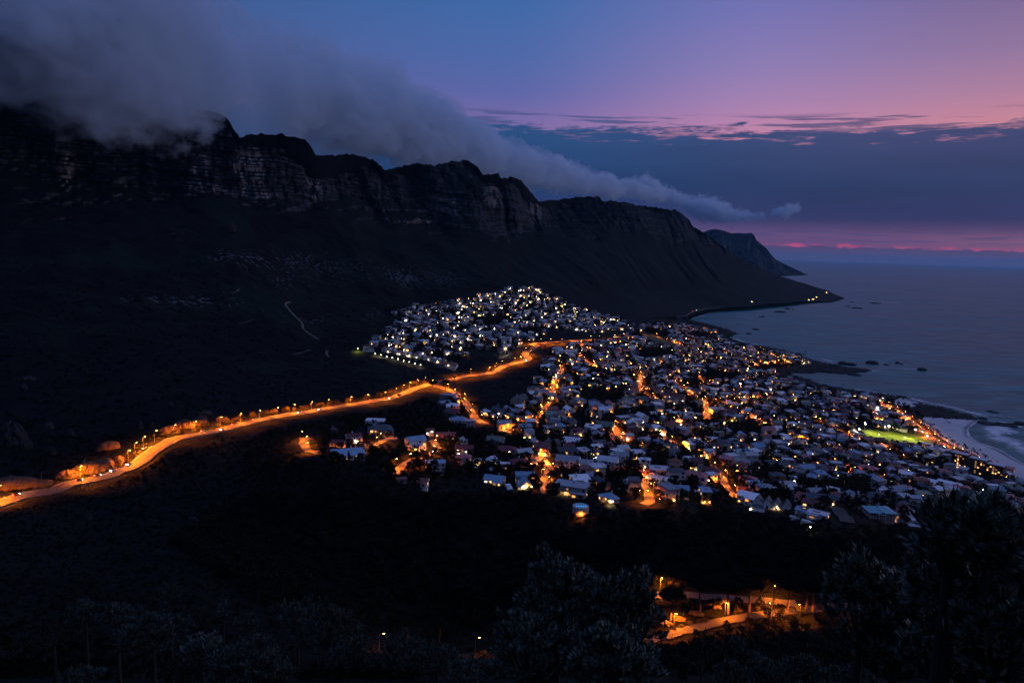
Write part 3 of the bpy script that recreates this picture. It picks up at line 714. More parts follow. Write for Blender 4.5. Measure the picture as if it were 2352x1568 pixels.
# foam lines
def sea_pt(u, v):
    d = ray(u, v); return CAM + d * (-(H - 0.12) / d.z)
def foam(name, pts, w, seed=0, z=0.12):
    P = smooth_path([sea_pt(*p) for p in pts], 4.0)
    V = []; E = []; Fq = []; L = len(P); nx = 8
    for i, p in enumerate(P):
        t = (P[min(i + 1, L - 1)] - P[max(i - 1, 0)]).normalized(); n = Vector((t.y, -t.x, 0))
        ww = w * (0.65 + 0.5 * math.sin(i * 0.13 + seed) ** 2) * min(1, 0.2 + 0.8 * min(i, L - 1 - i) / (L * 0.15 + 1))
        for j in range(nx + 1):
            q = p + n * ww * (j / nx - 0.5); V.append((q.x, q.y, z + 0.01 * j)); E.append(1 - abs(j / nx - 0.3) * 2.0 if j / nx < 0.3 else 1 - abs(j / nx - 0.3) * 2.2)
    for i in range(L - 1):
        for j in range(nx):
            a = i * (nx + 1) + j; Fq.append((a, a + 1, a + nx + 2, a + nx + 1))
    me = np_mesh(name, V, quads=Fq, mats=['foam_lace'], smooth=True)
    at2 = me.attributes.new('edge', 'FLOAT', 'POINT'); at2.data.foreach_set('value', np.array(E, np.float32))
    return link(name, me, kind='stuff')
foam('surf_foam', [(2249, 967), (2230, 976), (2221, 986), (2221, 1000), (2230, 1008), (2250, 1018), (2272, 1026), (2296, 1036), (2325, 1053), (2356, 1069), (2400, 1090)], 9, z=1.0)
foam('surf_foam', [(2300, 968), (2276, 980), (2268, 994), (2286, 1008), (2318, 1022), (2352, 1038), (2400, 1062)], 78, 2, 0.5)
foam('surf_foam', [(2270, 972), (2300, 979), (2352, 981), (2420, 984)], 26, 5, 0.4)
for pts, w_ in [([(2093, 914), (2110, 921), (2140, 925)], 26), ([(2118, 924), (2150, 929), (2190, 937), (2230, 948), (2270, 958)], 24), ([(2150, 927), (2200, 938), (2250, 950), (2352, 960)], 14),
                ([(1880, 823), (1905, 829), (1930, 833)], 22), ([(2010, 832), (2025, 833), (2040, 834)], 14), ([(2070, 846), (2100, 848), (2130, 850)], 14), ([(1985, 855), (2010, 852), (2030, 850)], 12),
                ([(1945, 706), (1970, 708), (1990, 710)], 36), ([(2000, 693), (2040, 696), (2070, 694)], 36), ([(1940, 686), (1960, 688), (1980, 690)], 40), ([(1560, 735), (1600, 729), (1640, 718), (1680, 711)], 24),
                ([(1680, 776), (1715, 787), (1760, 795)], 22), ([(2000, 898), (2020, 903), (2040, 903)], 12), ([(2290, 913), (2302, 914), (2316, 914)], 12), ([(1950, 893), (1975, 895), (2000, 898)], 14)]:
    foam('surf_foam', pts, w_, w_)
# ------------------------------------------------------------------ cloud pouring over the range, and the air
def cloud(name, pts, dens, label, cscale=1.0, seed=0.0, namp=1.35):
    P = [(at(u, v, Y), r * Y / FPX) for u, v, Y, r in pts]
    x0, x1 = P[0][0].x, P[-1][0].x
    ymin = min(p.y for p, r in P); ymax = max(p.y for p, r in P); zmin = min(p.z for p, r in P); zmax = max(p.z for p, r in P); rmax = max(r for p, r in P)
    mt, N = new_mat(name + '_vapour')
    pos = N.node('ShaderNodeNewGeometry').outputs['Position']; px, py, pz = N.sep(pos)
    t = N.lin(px, x0, x1)
    stops = [((p.x - x0) / (x1 - x0), ((p.y - ymin) / (ymax - ymin + 1e-6), (p.z - zmin) / (zmax - zmin + 1e-6), r / rmax)) for p, r in P]
    rc = N.ramp(t, stops, 'B_SPLINE' if False else 'LINEAR')
    ry, rz_, rr = N.sep(rc)
    yc = N.m('MULTIPLY_ADD', ry, ymax - ymin, ymin); zc = N.m('MULTIPLY_ADD', rz_, zmax - zmin, zmin); R = N.m('MULTIPLY', rr, rmax)
    ddy = N.m('MULTIPLY', N.m('SUBTRACT', py, yc), 0.75); ddz = N.m('SUBTRACT', pz, zc)
    dist = N.m('SQRT', N.m('ADD', N.m('MULTIPLY', ddy, ddy), N.m('MULTIPLY', ddz, ddz)))
    q = N.m('DIVIDE', dist, R)
    sp = N.comb(N.m('ADD', px, seed), py, N.m('MULTIPLY', pz, 1.35))
    n = N.noise(sp, 0.0060 * cscale, 6.0, 0.62)
    n2 = N.noise(sp, 0.0016 * cscale, 2.0, 0.5)
    n3 = N.noise(sp, 0.022 * cscale, 3.0, 0.6)
    q = N.m('ADD', q, N.m('MULTIPLY', N.m('SUBTRACT', n3, 0.5), N.lin(t, 0.10, 0.45, 0.3, 1.0)))
    q2 = N.m('ADD', q, N.m('ADD', N.m('MULTIPLY', N.m('SUBTRACT', n, 0.5), N.lin(t, 0.4, 0.95, namp, namp * 1.6)), N.m('MULTIPLY', N.m('SUBTRACT', n2, 0.5), 0.35)))
    endf = N.m('MULTIPLY', N.ss(t, 0.0, 0.02), N.m('SUBTRACT', 1.0, N.ss(t, 0.97, 1.0)))
    d = N.m('MULTIPLY', N.m('SUBTRACT', 1.0, N.ss(q2, 0.76, 0.96)), endf)
    d = N.m('MULTIPLY', d, N.m('MULTIPLY', N.lin(t, 0.20, 0.50, 1.8, 4.0) if dens > 0.018 else 1.0, dens))
    vs = N.node('ShaderNodeVolumePrincipled')
    vs.inputs['Color'].default_value = (0.80, 0.91, 1.0, 1); vs.inputs['Anisotropy'].default_value = 0.2
    N.put(vs.inputs['Density'], d)
    o = N.node('ShaderNodeOutputMaterial'); N.l.new(vs.outputs[0], o.inputs['Volume'])
    # hull round the core line
    V = []; Fq = []; n_ = 20
    for i, (p, r) in enumerate(P):
        for k in range(n_):
            a = 2 * PI * k / n_; V.append((p.x, p.y + math.cos(a) * r * 1.35 / 0.75, p.z + math.sin(a) * r * 1.35))
    for i in range(len(P) - 1):
        for k in range(n_):
            Fq.append((i * n_ + k, i * n_ + (k + 1) % n_, (i + 1) * n_ + (k + 1) % n_, (i + 1) * n_ + k))
    me = bpy.data.meshes.new(name); me.from_pydata(V, [], Fq + [tuple(range(n_))[::-1], tuple(range(len(V) - n_, len(V)))])
    me.materials.append(mt); me.update()
    return link(name, me, kind='stuff', label=label)
cloud('cloud', [(-420, -20, 1380, 235), (-100, 20, 1520, 225), (120, 25, 1640, 245), (300, 56, 1720, 262), (430, 104, 1850, 228), (560, 170, 2140, 166), (660, 208, 2400, 138), (800, 247, 2650, 124), (920, 280, 2850, 114), (1030, 318, 3050, 88),
                (1120, 345, 3300, 60), (1200, 380, 3500, 48), (1300, 405, 3800, 40), (1390, 424, 4050, 32), (1450, 438, 4300, 24), (1530, 455, 4500, 16)], 0.02,
      'grey-blue blanket of cloud pouring over the mountain tops')
for pts, lb in [([(1430, 425, 5400, 12), (1480, 428, 5450, 26), (1530, 450, 5500, 22), (1600, 470, 5600, 14)], 'thin torn shred of cloud trailing off the end of the cloud blanket'),
            ([(1575, 480, 5600, 10), (1604, 476, 5650, 27), (1640, 484, 5700, 28), (1690, 496, 5750, 16), (1760, 499, 5800, 8)], 'small pale pink cloud above the end of the range'),
            ([(1770, 492, 5800, 9), (1802, 488, 5850, 18), (1836, 476, 5900, 11)], 'smallest pink cloud puff right of the range')]:
    cloud('cloud', pts, 0.016, lb, 2.6, pts[0][0] * 3.0, 2.6)
hz = MB(); hz.box(-95000, 95000, -3000, 125000, -12, 1150)
mt, N = new_mat('haze_air')
v_ = N.node('ShaderNodeVolumePrincipled'); v_.inputs['Color'].default_value = (0.26, 0.64, 1.0, 1); v_.inputs['Density'].default_value = HAZE; v_.inputs['Anisotropy'].default_value = 0.3
o = N.node('ShaderNodeOutputMaterial'); N.l.new(v_.outputs[0], o.inputs['Volume'])
if HAZE > 0: link('haze', hz.mesh('haze', ['haze_air']), kind='stuff')
# ------------------------------------------------------------------ materials of the things
WALLS = {'white': (0.72, 0.72, 0.72), 'cream': (0.60, 0.54, 0.44), 'grey': (0.36, 0.36, 0.37), 'pink': (0.55, 0.38, 0.36), 'brown': (0.20, 0.14, 0.11), 'stone': (0.40, 0.35, 0.30)}
ROOFS = {'white': (0.72, 0.74, 0.78), 'pale': (0.48, 0.50, 0.54), 'grey': (0.27, 0.29, 0.33), 'slate': (0.06, 0.066, 0.08), 'terracotta': (0.24, 0.065, 0.045), 'maroon': (0.13, 0.022, 0.03),
         'blue': (0.20, 0.33, 0.46), 'turquoise': (0.24, 0.50, 0.55), 'rose': (0.42, 0.13, 0.14), 'green': (0.16, 0.20, 0.15)}
for k, c in WALLS.items(): simple('plaster_' + k, c, 0.85, 0.10, 0.4, obj_var=0.12)
for k, c in ROOFS.items():
    mt, N = new_mat('roof_' + k)
    tc = N.node('ShaderNodeTexCoord').outputs['Object']; sx, sy, sz_ = N.sep(tc)
    rib = N.m('SINE', N.m('MULTIPLY', N.m('ADD', sx, sy), 9.0))
    n = N.noise(tc, 0.35, 6, 0.7)
    oi = N.node('ShaderNodeObjectInfo').outputs['Random']
    kf = N.m('MULTIPLY', N.lin(n, 0.3, 0.7, 0.72, 1.2), N.lin(oi, 0, 1, 0.8, 1.15))
    kf = N.m('MULTIPLY', kf, N.lin(rib, -1, 1, 0.86, 1.05))
    finish(N, principled(N, N.vm('SCALE', c, scale=kf), 0.6, None, spec=0.35))
simple('glass_dark', (0.02, 0.024, 0.03), 0.15, 0.2, 0.5, spec=0.6)
simple('door_wood', (0.10, 0.05, 0.03), 0.6, 0.3, 2.0)
simple('pole_metal', (0.30, 0.30, 0.30), 0.5, 0.2, 1.0, metal=0.3)
simple('solar_panel', (0.012, 0.014, 0.03), 0.2, 0.2, 1.0, spec=0.6)
simple('wood_deck', (0.22, 0.15, 0.10), 0.7, 0.3, 1.5)
simple('pool_water', (0.10, 0.42, 0.52), 0.15, 0.1, 0.6)
simple('brick_dark', (0.11, 0.055, 0.04), 0.85, 0.25, 1.2)
simple('bark', (0.09, 0.06, 0.045), 0.95, 0.4, 2.5, bump=0.6)
simple('bark_silver', (0.03, 0.028, 0.026), 0.9, 0.3, 6.0)
simple('tree_leaf', (0.014, 0.017, 0.007), 0.85, 0.5, 0.4, obj_var=0.35, spec=0.1)
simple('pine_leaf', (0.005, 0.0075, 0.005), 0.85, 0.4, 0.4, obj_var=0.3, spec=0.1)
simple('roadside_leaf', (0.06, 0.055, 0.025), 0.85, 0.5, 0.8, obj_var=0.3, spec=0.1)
simple('palm_leaf', (0.028, 0.036, 0.018), 0.7, 0.3, 0.8, obj_var=0.3)
simple('silver_leaf', (0.046, 0.072, 0.054), 0.5, 0.35, 7.0, spec=0.55, obj_var=0.15)
simple('grey_leaf', (0.032, 0.050, 0.038), 0.6, 0.4, 4.0, spec=0.3, obj_var=0.3)
simple('green_leaf', (0.008, 0.012, 0.007), 0.7, 0.4, 3.0, spec=0.2, obj_var=0.3)
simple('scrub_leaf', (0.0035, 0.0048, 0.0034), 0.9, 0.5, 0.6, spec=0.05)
simple('boulder', (0.028, 0.030, 0.032), 0.9, 0.4, 0.5, bump=0.8, obj_var=0.3)
simple('cut_rock', (0.09, 0.068, 0.05), 0.95, 0.45, 0.35, bump=1.0)
simple('shore_rock', (0.030, 0.030, 0.033), 0.8, 0.4, 0.3, bump=0.8)
simple('tyre_rubber', (0.015, 0.015, 0.015), 0.8, 0.1)
for k, c in {'white': (0.7, 0.7, 0.7), 'silver': (0.4, 0.4, 0.42), 'red': (0.35, 0.02, 0.02), 'dark': (0.03, 0.03, 0.04), 'blue': (0.03, 0.06, 0.2)}.items():
    simple('paint_' + k, c, 0.3, 0.05, 1.0, spec=0.5)
emis('window_warm', (1.0, 0.50, 0.14), 2.4); emis('window_orange', (1.0, 0.30, 0.05), 2.0); emis('window_white', (1.0, 0.86, 0.62), 2.4); emis('window_dim', (1.0, 0.45, 0.14), 0.45)
emis('lamp_sodium', (1.0, 0.48, 0.10), 90); emis('lamp_pale', (1.0, 0.78, 0.42), 42); emis('lamp_flood', (1.0, 1.0, 0.85), 260)
emis('spark_warm', (1.0, 0.56, 0.17), 60); emis('spark_white', (1.0, 0.86, 0.62), 45); emis('spark_orange', (1.0, 0.34, 0.05), 75)
emis('headlight_glow', (1.0, 0.92, 0.75), 130); emis('taillight_glow', (1.0, 0.03, 0.03), 70); emis('pool_light', (0.25, 0.5, 1.0), 3.0); emis('beacon_glow', (1.0, 0.5, 0.1), 90)

def spot(parent, loc, power, color, cone=165, radius=0.15, rot=None, name='bulb_light', blend=0.4):
    key = (power, color, cone, radius, blend)
    ld = spot.cache.get(key)
    if ld is None:
        ld = bpy.data.lights.new(name, 'SPOT'); ld.energy = power; ld.color = color; ld.spot_size = math.radians(cone); ld.spot_blend = blend; ld.shadow_soft_size = radius
        spot.cache[key] = ld
    o = bpy.data.objects.new(name, ld); COL.objects.link(o); o.parent = parent; o.location = loc
    if rot: o.rotation_euler = rot
    return o
spot.cache = {}
SODIUM = (1.0, 0.19, 0.006); PALE = (1.0, 0.72, 0.40)

# ------------------------------------------------------------------ labels that single things out
ORD = ['first', 'second', 'third', 'fourth', 'fifth', 'sixth', 'seventh', 'eighth', 'ninth', 'tenth', 'eleventh', 'twelfth', 'thirteenth', 'fourteenth', 'fifteenth', 'sixteenth',
       'seventeenth', 'eighteenth', 'nineteenth', 'twentieth'] + ['twenty-' + x for x in ('first', 'second', 'third', 'fourth', 'fifth', 'sixth', 'seventh', 'eighth', 'ninth')] + ['thirtieth'] + ['thirty-' + x for x in ('first', 'second', 'third', 'fourth', 'fifth', 'sixth', 'seventh', 'eighth', 'ninth')]
ANCHORS = [(800, 990, 'by the left red-roofed villas'), (700, 1020, 'by the small hairpin road'), (950, 1010, 'round the blue gabled house'), (930, 1080, 'at the dead end on the lower left'), (1060, 1060, 'by the lit maroon gable house'),
           (1150, 1080, 'round the white pyramid roof'), (1240, 1100, 'along the valley street'), (1320, 1130, 'by the big lit flat-roofed house'), (1300, 1050, 'by the grey gabled houses'), (1400, 1070, 'near the white villa in the middle'), (1490, 1120, 'along the cul-de-sac'),
           (1600, 1110, 'by the rose-roofed houses'), (1700, 1120, 'along the long sloping street'), (1770, 1170, 'by the row of four white gables'), (1860, 1170, 'under the lit white villa'), (1930, 1180, 'by the orange gated drive'), (2030, 1190, 'beside the turquoise-roofed house'),
           (1050, 950, 'along the orange branch road'), (1170, 930, 'by the long slate-roofed hall'), (1180, 980, 'along the crest street'), (1280, 880, 'below the junction of the orange roads'), (1300, 810, 'by the grey building with a dome'), (1280, 980, 'where the crest street bends'),
           (1330, 1000, 'above the white wing-roofed house'), (1430, 1000, 'along the steep orange street'), (1370, 910, 'on the dark wooded slope mid town'), (1400, 840, 'by the long white flats'), (1480, 880, 'along the school street'), (1530, 900, 'by the red-roofed school'), (1560, 980, 'along the garden street'),
           (1620, 940, 'along the short straight street'), (1700, 940, 'along the wide avenue'), (1700, 1010, 'below the wide avenue'), (1600, 1040, 'where the cross street ends'), (1690, 1060, 'above the long sloping street'), (1640, 860, 'beside the dark park trees'), (1560, 800, 'below the small green lawn'),
           (1450, 760, 'at the end of the upper orange road'), (1660, 800, 'by the far bay street'), (1780, 830, 'by the rocky cove'), (1850, 920, 'above the shore rocks'), (1940, 950, 'north of the lit sports field'), (1800, 980, 'inland of the sports field'), (1900, 1010, 'just left of the sports field'),
           (2060, 1050, 'just below the sports field'), (2160, 1060, 'by the dark apartment block'), (2240, 1110, 'behind the silver trees by the shore'), (2120, 1110, 'above the dark silver trees'), (1960, 1070, 'on the flat below the sports field'), (1860, 1080, 'between the avenue and white villa'), (1800, 1060, 'in the middle of the lower town'),
           (2000, 950, 'at the top of the promenade'), (2320, 1100, 'at the beach end of town'), (900, 790, 'at the left of the upper suburb'), (960, 820, 'in the terrace row of the upper suburb'), (1040, 790, 'in the lower upper suburb'), (960, 720, 'on the far left hillside shelf'), (1110, 770, 'by the pale flats uphill'),
           (1170, 790, 'right of the pale flats uphill'), (1060, 720, 'on the high hillside'), (1200, 680, 'at the very top of the suburb'), (1220, 730, 'in the high suburb'), (1320, 720, 'at the right of the high suburb'), (1400, 740, 'on the lower right of the high suburb'), (1520, 760, 'above the small green lawn')]
def near_anchor(u, v):
    return min(ANCHORS, key=lambda a: (a[0] - u) ** 2 + ((a[1] - v) * 1.6) ** 2)[2]
REG = []          # (object, description, where, u, v, plural form)
def register(o, desc, where, u, v): REG.append((o, desc, where, u, v))
def write_labels():
    G = {}
    for r in REG: G.setdefault((r[1], r[2]), []).append(r)
    for (desc, where), L in G.items():
        L.sort(key=lambda r: r[3])
        for i, r in enumerate(L):
            if len(L) == 1: t = '%s %s' % (desc, where)
            else: t = '%s %s, %s from left' % (desc, where, ORD[min(i, len(ORD) - 1)])
            r[0]['label'] = t

# ------------------------------------------------------------------ houses
def roof_gable(w, r, x0, x1, y0, y1, z, h, axis, ov=0.5):
    if axis == 'x':
        ym = (y0 + y1) / 2
        r.add([(x0 - ov, y0 - ov, z - .12), (x1 + ov, y0 - ov, z - .12), (x1 + ov, y1 + ov, z - .12), (x0 - ov, y1 + ov, z - .12), (x0 - ov, ym, z + h), (x1 + ov, ym, z + h)],
              [(0, 3, 2, 1), (0, 1, 5, 4), (2, 3, 4, 5), (1, 2, 5), (3, 0, 4)])
        for xa, xb in ((x0 - ov - .12, x0 - ov - .01), (x1 + ov + .01, x1 + ov + .12)):
            w.add([(xa, y0, z - .1), (xb, y0, z - .1), (xb, y1, z - .1), (xa, y1, z - .1), (xa, ym, z + h * .93), (xb, ym, z + h * .93)], [(0, 3, 2, 1), (0, 1, 5, 4), (2, 3, 4, 5), (1, 2, 5), (3, 0, 4)])
    else:
        xm = (x0 + x1) / 2
        r.add([(x0 - ov, y0 - ov, z - .12), (x1 + ov, y0 - ov, z - .12), (x1 + ov, y1 + ov, z - .12), (x0 - ov, y1 + ov, z - .12), (xm, y0 - ov, z + h), (xm, y1 + ov, z + h)],
              [(0, 3, 2, 1), (3, 0, 4, 5), (1, 2, 5, 4), (0, 1, 4), (2, 3, 5)])
        for ya, yb in ((y0 - ov - .12, y0 - ov - .01), (y1 + ov + .01, y1 + ov + .12)):
            w.add([(x0, ya, z - .1), (x1, ya, z - .1), (x1, yb, z - .1), (x0, yb, z - .1), (xm, ya, z + h * .93), (xm, yb, z + h * .93)], [(0, 3, 2, 1), (3, 0, 4, 5), (1, 2, 5, 4), (0, 1, 4), (2, 3, 5)])
def roof_hip(r, x0, x1, y0, y1, z, h, ov=0.6):
    x0 -= ov; x1 += ov; y0 -= ov; y1 += ov
    L, D = x1 - x0, y1 - y0
    if L >= D: a = ((x0 + D / 2), (y0 + y1) / 2); b = ((x1 - D / 2), (y0 + y1) / 2)
    else: a = ((x0 + x1) / 2, y0 + L / 2); b = ((x0 + x1) / 2, y1 - L / 2)
    vs = [(x0, y0, z), (x1, y0, z), (x1, y1, z), (x0, y1, z), (a[0], a[1], z + h), (b[0], b[1], z + h)]
    fs = [(0, 3, 2, 1), (0, 1, 5, 4), (2, 3, 4, 5), (1, 2, 5), (3, 0, 4)] if L >= D else [(0, 3, 2, 1), (3, 0, 4, 5), (1, 2, 5, 4), (0, 1, 4), (2, 3, 5)]
    r.add(vs, fs)
def roof_flat(r, x0, x1, y0, y1, z, ov=0.5):
    r.box(x0 - ov, x1 + ov, y0 - ov, y1 + ov, z + .01, z + .35)
    for a in ((x0 - ov, x1 + ov, y0 - ov, y0 - ov + .25), (x0 - ov, x1 + ov, y1 + ov - .25, y1 + ov), (x0 - ov, x0 - ov + .25, y0 - ov + .25, y1 + ov - .25), (x1 + ov - .25, x1 + ov, y0 - ov + .25, y1 + ov - .25)):
        r.box(*a, z + .35, z + .62)
def roof_mono(w, r, x0, x1, y0, y1, z, h, ov=0.6):
    r.add([(x0 - ov, y0 - ov, z), (x1 + ov, y0 - ov, z), (x1 + ov, y1 + ov, z + h), (x0 - ov, y1 + ov, z + h), (x0 - ov, y0 - ov, z + .3), (x1 + ov, y0 - ov, z + .3), (x1 + ov, y1 + ov, z + h + .3), (x0 - ov, y1 + ov, z + h + .3)],
          [(0, 3, 2, 1), (4, 5, 6, 7), (0, 1, 5, 4), (1, 2, 6, 5), (2, 3, 7, 6), (3, 0, 4, 7)])
    w.add([(x0, y0, z - .1), (x1, y0, z - .1), (x1, y1, z - .1), (x0, y1, z - .1), (x1, y1, z + h * .9), (x0, y1, z + h * .9)], [(0, 1, 4, 5), (1, 2, 4), (3, 0, 5), (2, 3, 5, 4)])
def gen_house(w, d, st, roof, rg, lit=0.3, nwin=4, extras=True, wing=True, rise=0.28):
    """-> list of (part name, material key, MB, children) in local metres; front is -y"""
    parts = []
    hh = 2.9 * st + 0.2
    W, Rf = MB(), MB()
    x0, x1, y0, y1 = -w / 2, w / 2, -d / 2, d / 2
    W.box(x0, x1, y0, y1, -6, hh)
    def rf(x0, x1, y0, y1, z, kind):
        s = min(x1 - x0, y1 - y0)
        if kind == 'flat': roof_flat(Rf, x0, x1, y0, y1, z)
        elif kind == 'hip': roof_hip(Rf, x0, x1, y0, y1, z, s * rise)
        elif kind == 'mono': roof_mono(W, Rf, x0, x1, y0, y1, z, s * 0.14)
        else: roof_gable(W, Rf, x0, x1, y0, y1, z, s * (rise + .04), 'x' if (x1 - x0) >= (y1 - y0) else 'y')
    rf(x0, x1, y0, y1, hh, roof)
    wins = []
    per = max(1, int(w / 3.4))
    def add_wins(xa, xb, yf, zb, nst, skip=0):
        n = max(1, int((xb - xa) / 3.4))
        for s_ in range(nst):
            for i in range(n):
                xc = xa + (i + .5) * (xb - xa) / n; ww = rg.uniform(.6, 1.25); zz = zb + 2.9 * s_ + .9
                wins.append(('f', xc - ww, xc + ww, yf, zz, zz + rg.choice((1.2, 1.4, 1.7))))
    add_wins(x0, x1, y0, 0, st)
    if wing and w > 8:
        sx = rg.choice((-1, 1)); ww = w * rg.uniform(.38, .55); dd = d * rg.uniform(.45, .75); ws = max(1, st - rg.choice((0, 1)))
        cx_ = sx * (w / 2 - ww / 2 - rg.uniform(0, .6)); wy0 = y0 - dd * .62; wh = 2.9 * ws + .2 - (0.35 if ws == st else 0)
        wins[:] = [q for q in wins if not (cx_ - ww / 2 - .5 < (q[1] + q[2]) / 2 < cx_ + ww / 2 + .5 and q[4] < wh)]
        W.box(cx_ - ww / 2, cx_ + ww / 2, wy0, y0 + .05 - .1, -6, wh)
        rf(cx_ - ww / 2, cx_ + ww / 2, wy0, y0 - .55 if roof == 'flat' or ws < st else y0 + d * .3, wh, roof if rg.random() < .7 else 'flat')
        add_wins(cx_ - ww / 2, cx_ + ww / 2, wy0, 0, ws)
    for side in (-1, 1):
        for s_ in range(st):
            for yy in (-d * .22, d * .25):
                ww = rg.uniform(.5, 1.0); zz = 2.9 * s_ + .9
                wins.append(('s', side, yy - ww, yy + ww, zz, zz + 1.35))
    rg.shuffle(wins)
    wins.sort(key=lambda q: 0 if q[0] == 'f' else 1)
    nf = [q for q in wins if q[0] == 'f']; ns = [q for q in wins if q[0] == 's']
    rg.shuffle(nf); keep = nf[:max(1, int(nwin * .7))] + ns[:max(0, nwin - int(nwin * .7))]
    parts.append(['wall', 'WALL', W, []])
    ch = []
    if extras and rg.random() < .5:
        c = MB(); cx_ = rg.uniform(-w * .3, w * .3); c.box(cx_ - .5, cx_ + .5, d * .1, d * .1 + .8, hh - .2, hh + 1.6 + (0 if roof == 'flat' else min(w, d) * rise)); ch.append(['chimney', 'WALL', c])
    if extras and roof in ('flat', 'mono') and rg.random() < .4:
        c = MB(); c.box(-w * .25, w * .1, -d * .05, d * .25, hh + .36 + (d * .11 if roof == 'mono' else 0), hh + .55 + (d * .13 if roof == 'mono' else 0)); ch.append(['solar_panel', 'solar_panel', c])
    parts.append(['roof', 'ROOF', Rf, ch])
    for q in keep:
        m_ = MB(); on = rg.random() < lit
        if q[0] == 'f': m_.box(q[1], q[2], q[3] - .07, q[3] - .005, q[4], q[5])
        else: sx = q[1]; xx = sx * (w / 2); m_.box(min(xx + sx * .005, xx + sx * .07), max(xx + sx * .005, xx + sx * .07), q[2], q[3], q[4], q[5])
        parts.append(['window', rg.choice(('window_warm', 'window_orange', 'window_warm', 'window_white', 'window_dim')) if on else 'glass_dark', m_, []])
    if extras and w > 9:
        b = MB(); bz = 2.9 * (st - 1) if st > 1 else 0.05
        b.box(x0 + .3, x0 + w * .45, y0 - 2.0, y0 - .08, bz - .2, bz); bal = ['balcony', 'WALL', b, []]
        rl = MB(); rl.box(x0 + .3, x0 + w * .45, y0 - 2.0, y0 - 1.93, bz + .01, bz + .95)
        bal[3].append(['railing', 'pole_metal', rl]); parts.append(bal)
        if rg.random() < .6:
            tr = MB(); ty = y0 - (d * .75 if wing else 2.3); tr.box(x0 - 1.5, x1 + 1.5, ty - 4.5, ty, -5, -.05); tr.box(x0 - 1.5, x1 + 1.5, ty - 4.5, ty - 4.2, -.04, .85); tr.box(x1 + 1.2, x1 + 1.5, ty - 4.19, ty, -.04, .85); parts.append(['terrace', 'WALL', tr, []])
        dd = MB(); dd.box(x1 - 2.4, x1 - 1.2, y0 - .06, y0 - .003, 0, 2.15); parts.append(['door', 'door_wood', dd, []])
    return parts, hh
def build_house(name, parts, loc, rz, wall, roof, **props):
    r = empty(name, loc, rz, **props)
    key = lambda k: {'WALL': 'plaster_' + wall, 'ROOF': 'roof_' + roof}.get(k, k)
    for nm, mk, mb, ch in parts:
        o = link(nm, mb.mesh(nm, [key(mk)]), r)
        for c in ch: link(c[0], c[2].mesh(c[0], [key(c[1])]), o)
    return r
def porch_lamp(parent, x, y, z, kind='warm', power=0):
    b = MB(); b.box(x - .22, x + .22, y - .22, y + .22, z - .2, z + .2)
    o = link('porch_lamp', b.mesh('porch_lamp', ['spark_' + kind]), parent)
    if power: spot(parent, (x, y - .4, z - .15), power, {'warm': (1, .55, .2), 'white': (1, .85, .6), 'orange': (1, .36, .07)}[kind], 160, .3)
    return o
HOUSES = []       # (x, y, radius) occupied
def ground_min(x, y, r):
    return min(ground(x + a, y + b) for a, b in ((0, 0), (r, 0), (-r, 0), (0, r), (0, -r)))
WN = {'white': 'white', 'cream': 'cream', 'grey': 'grey', 'pink': 'pink', 'brown': 'brown', 'stone': 'stone'}
RTXT = {'flat': 'flat-roofed', 'hip': 'hip-roofed', 'gable': 'gabled', 'mono': 'slant-roofed'}
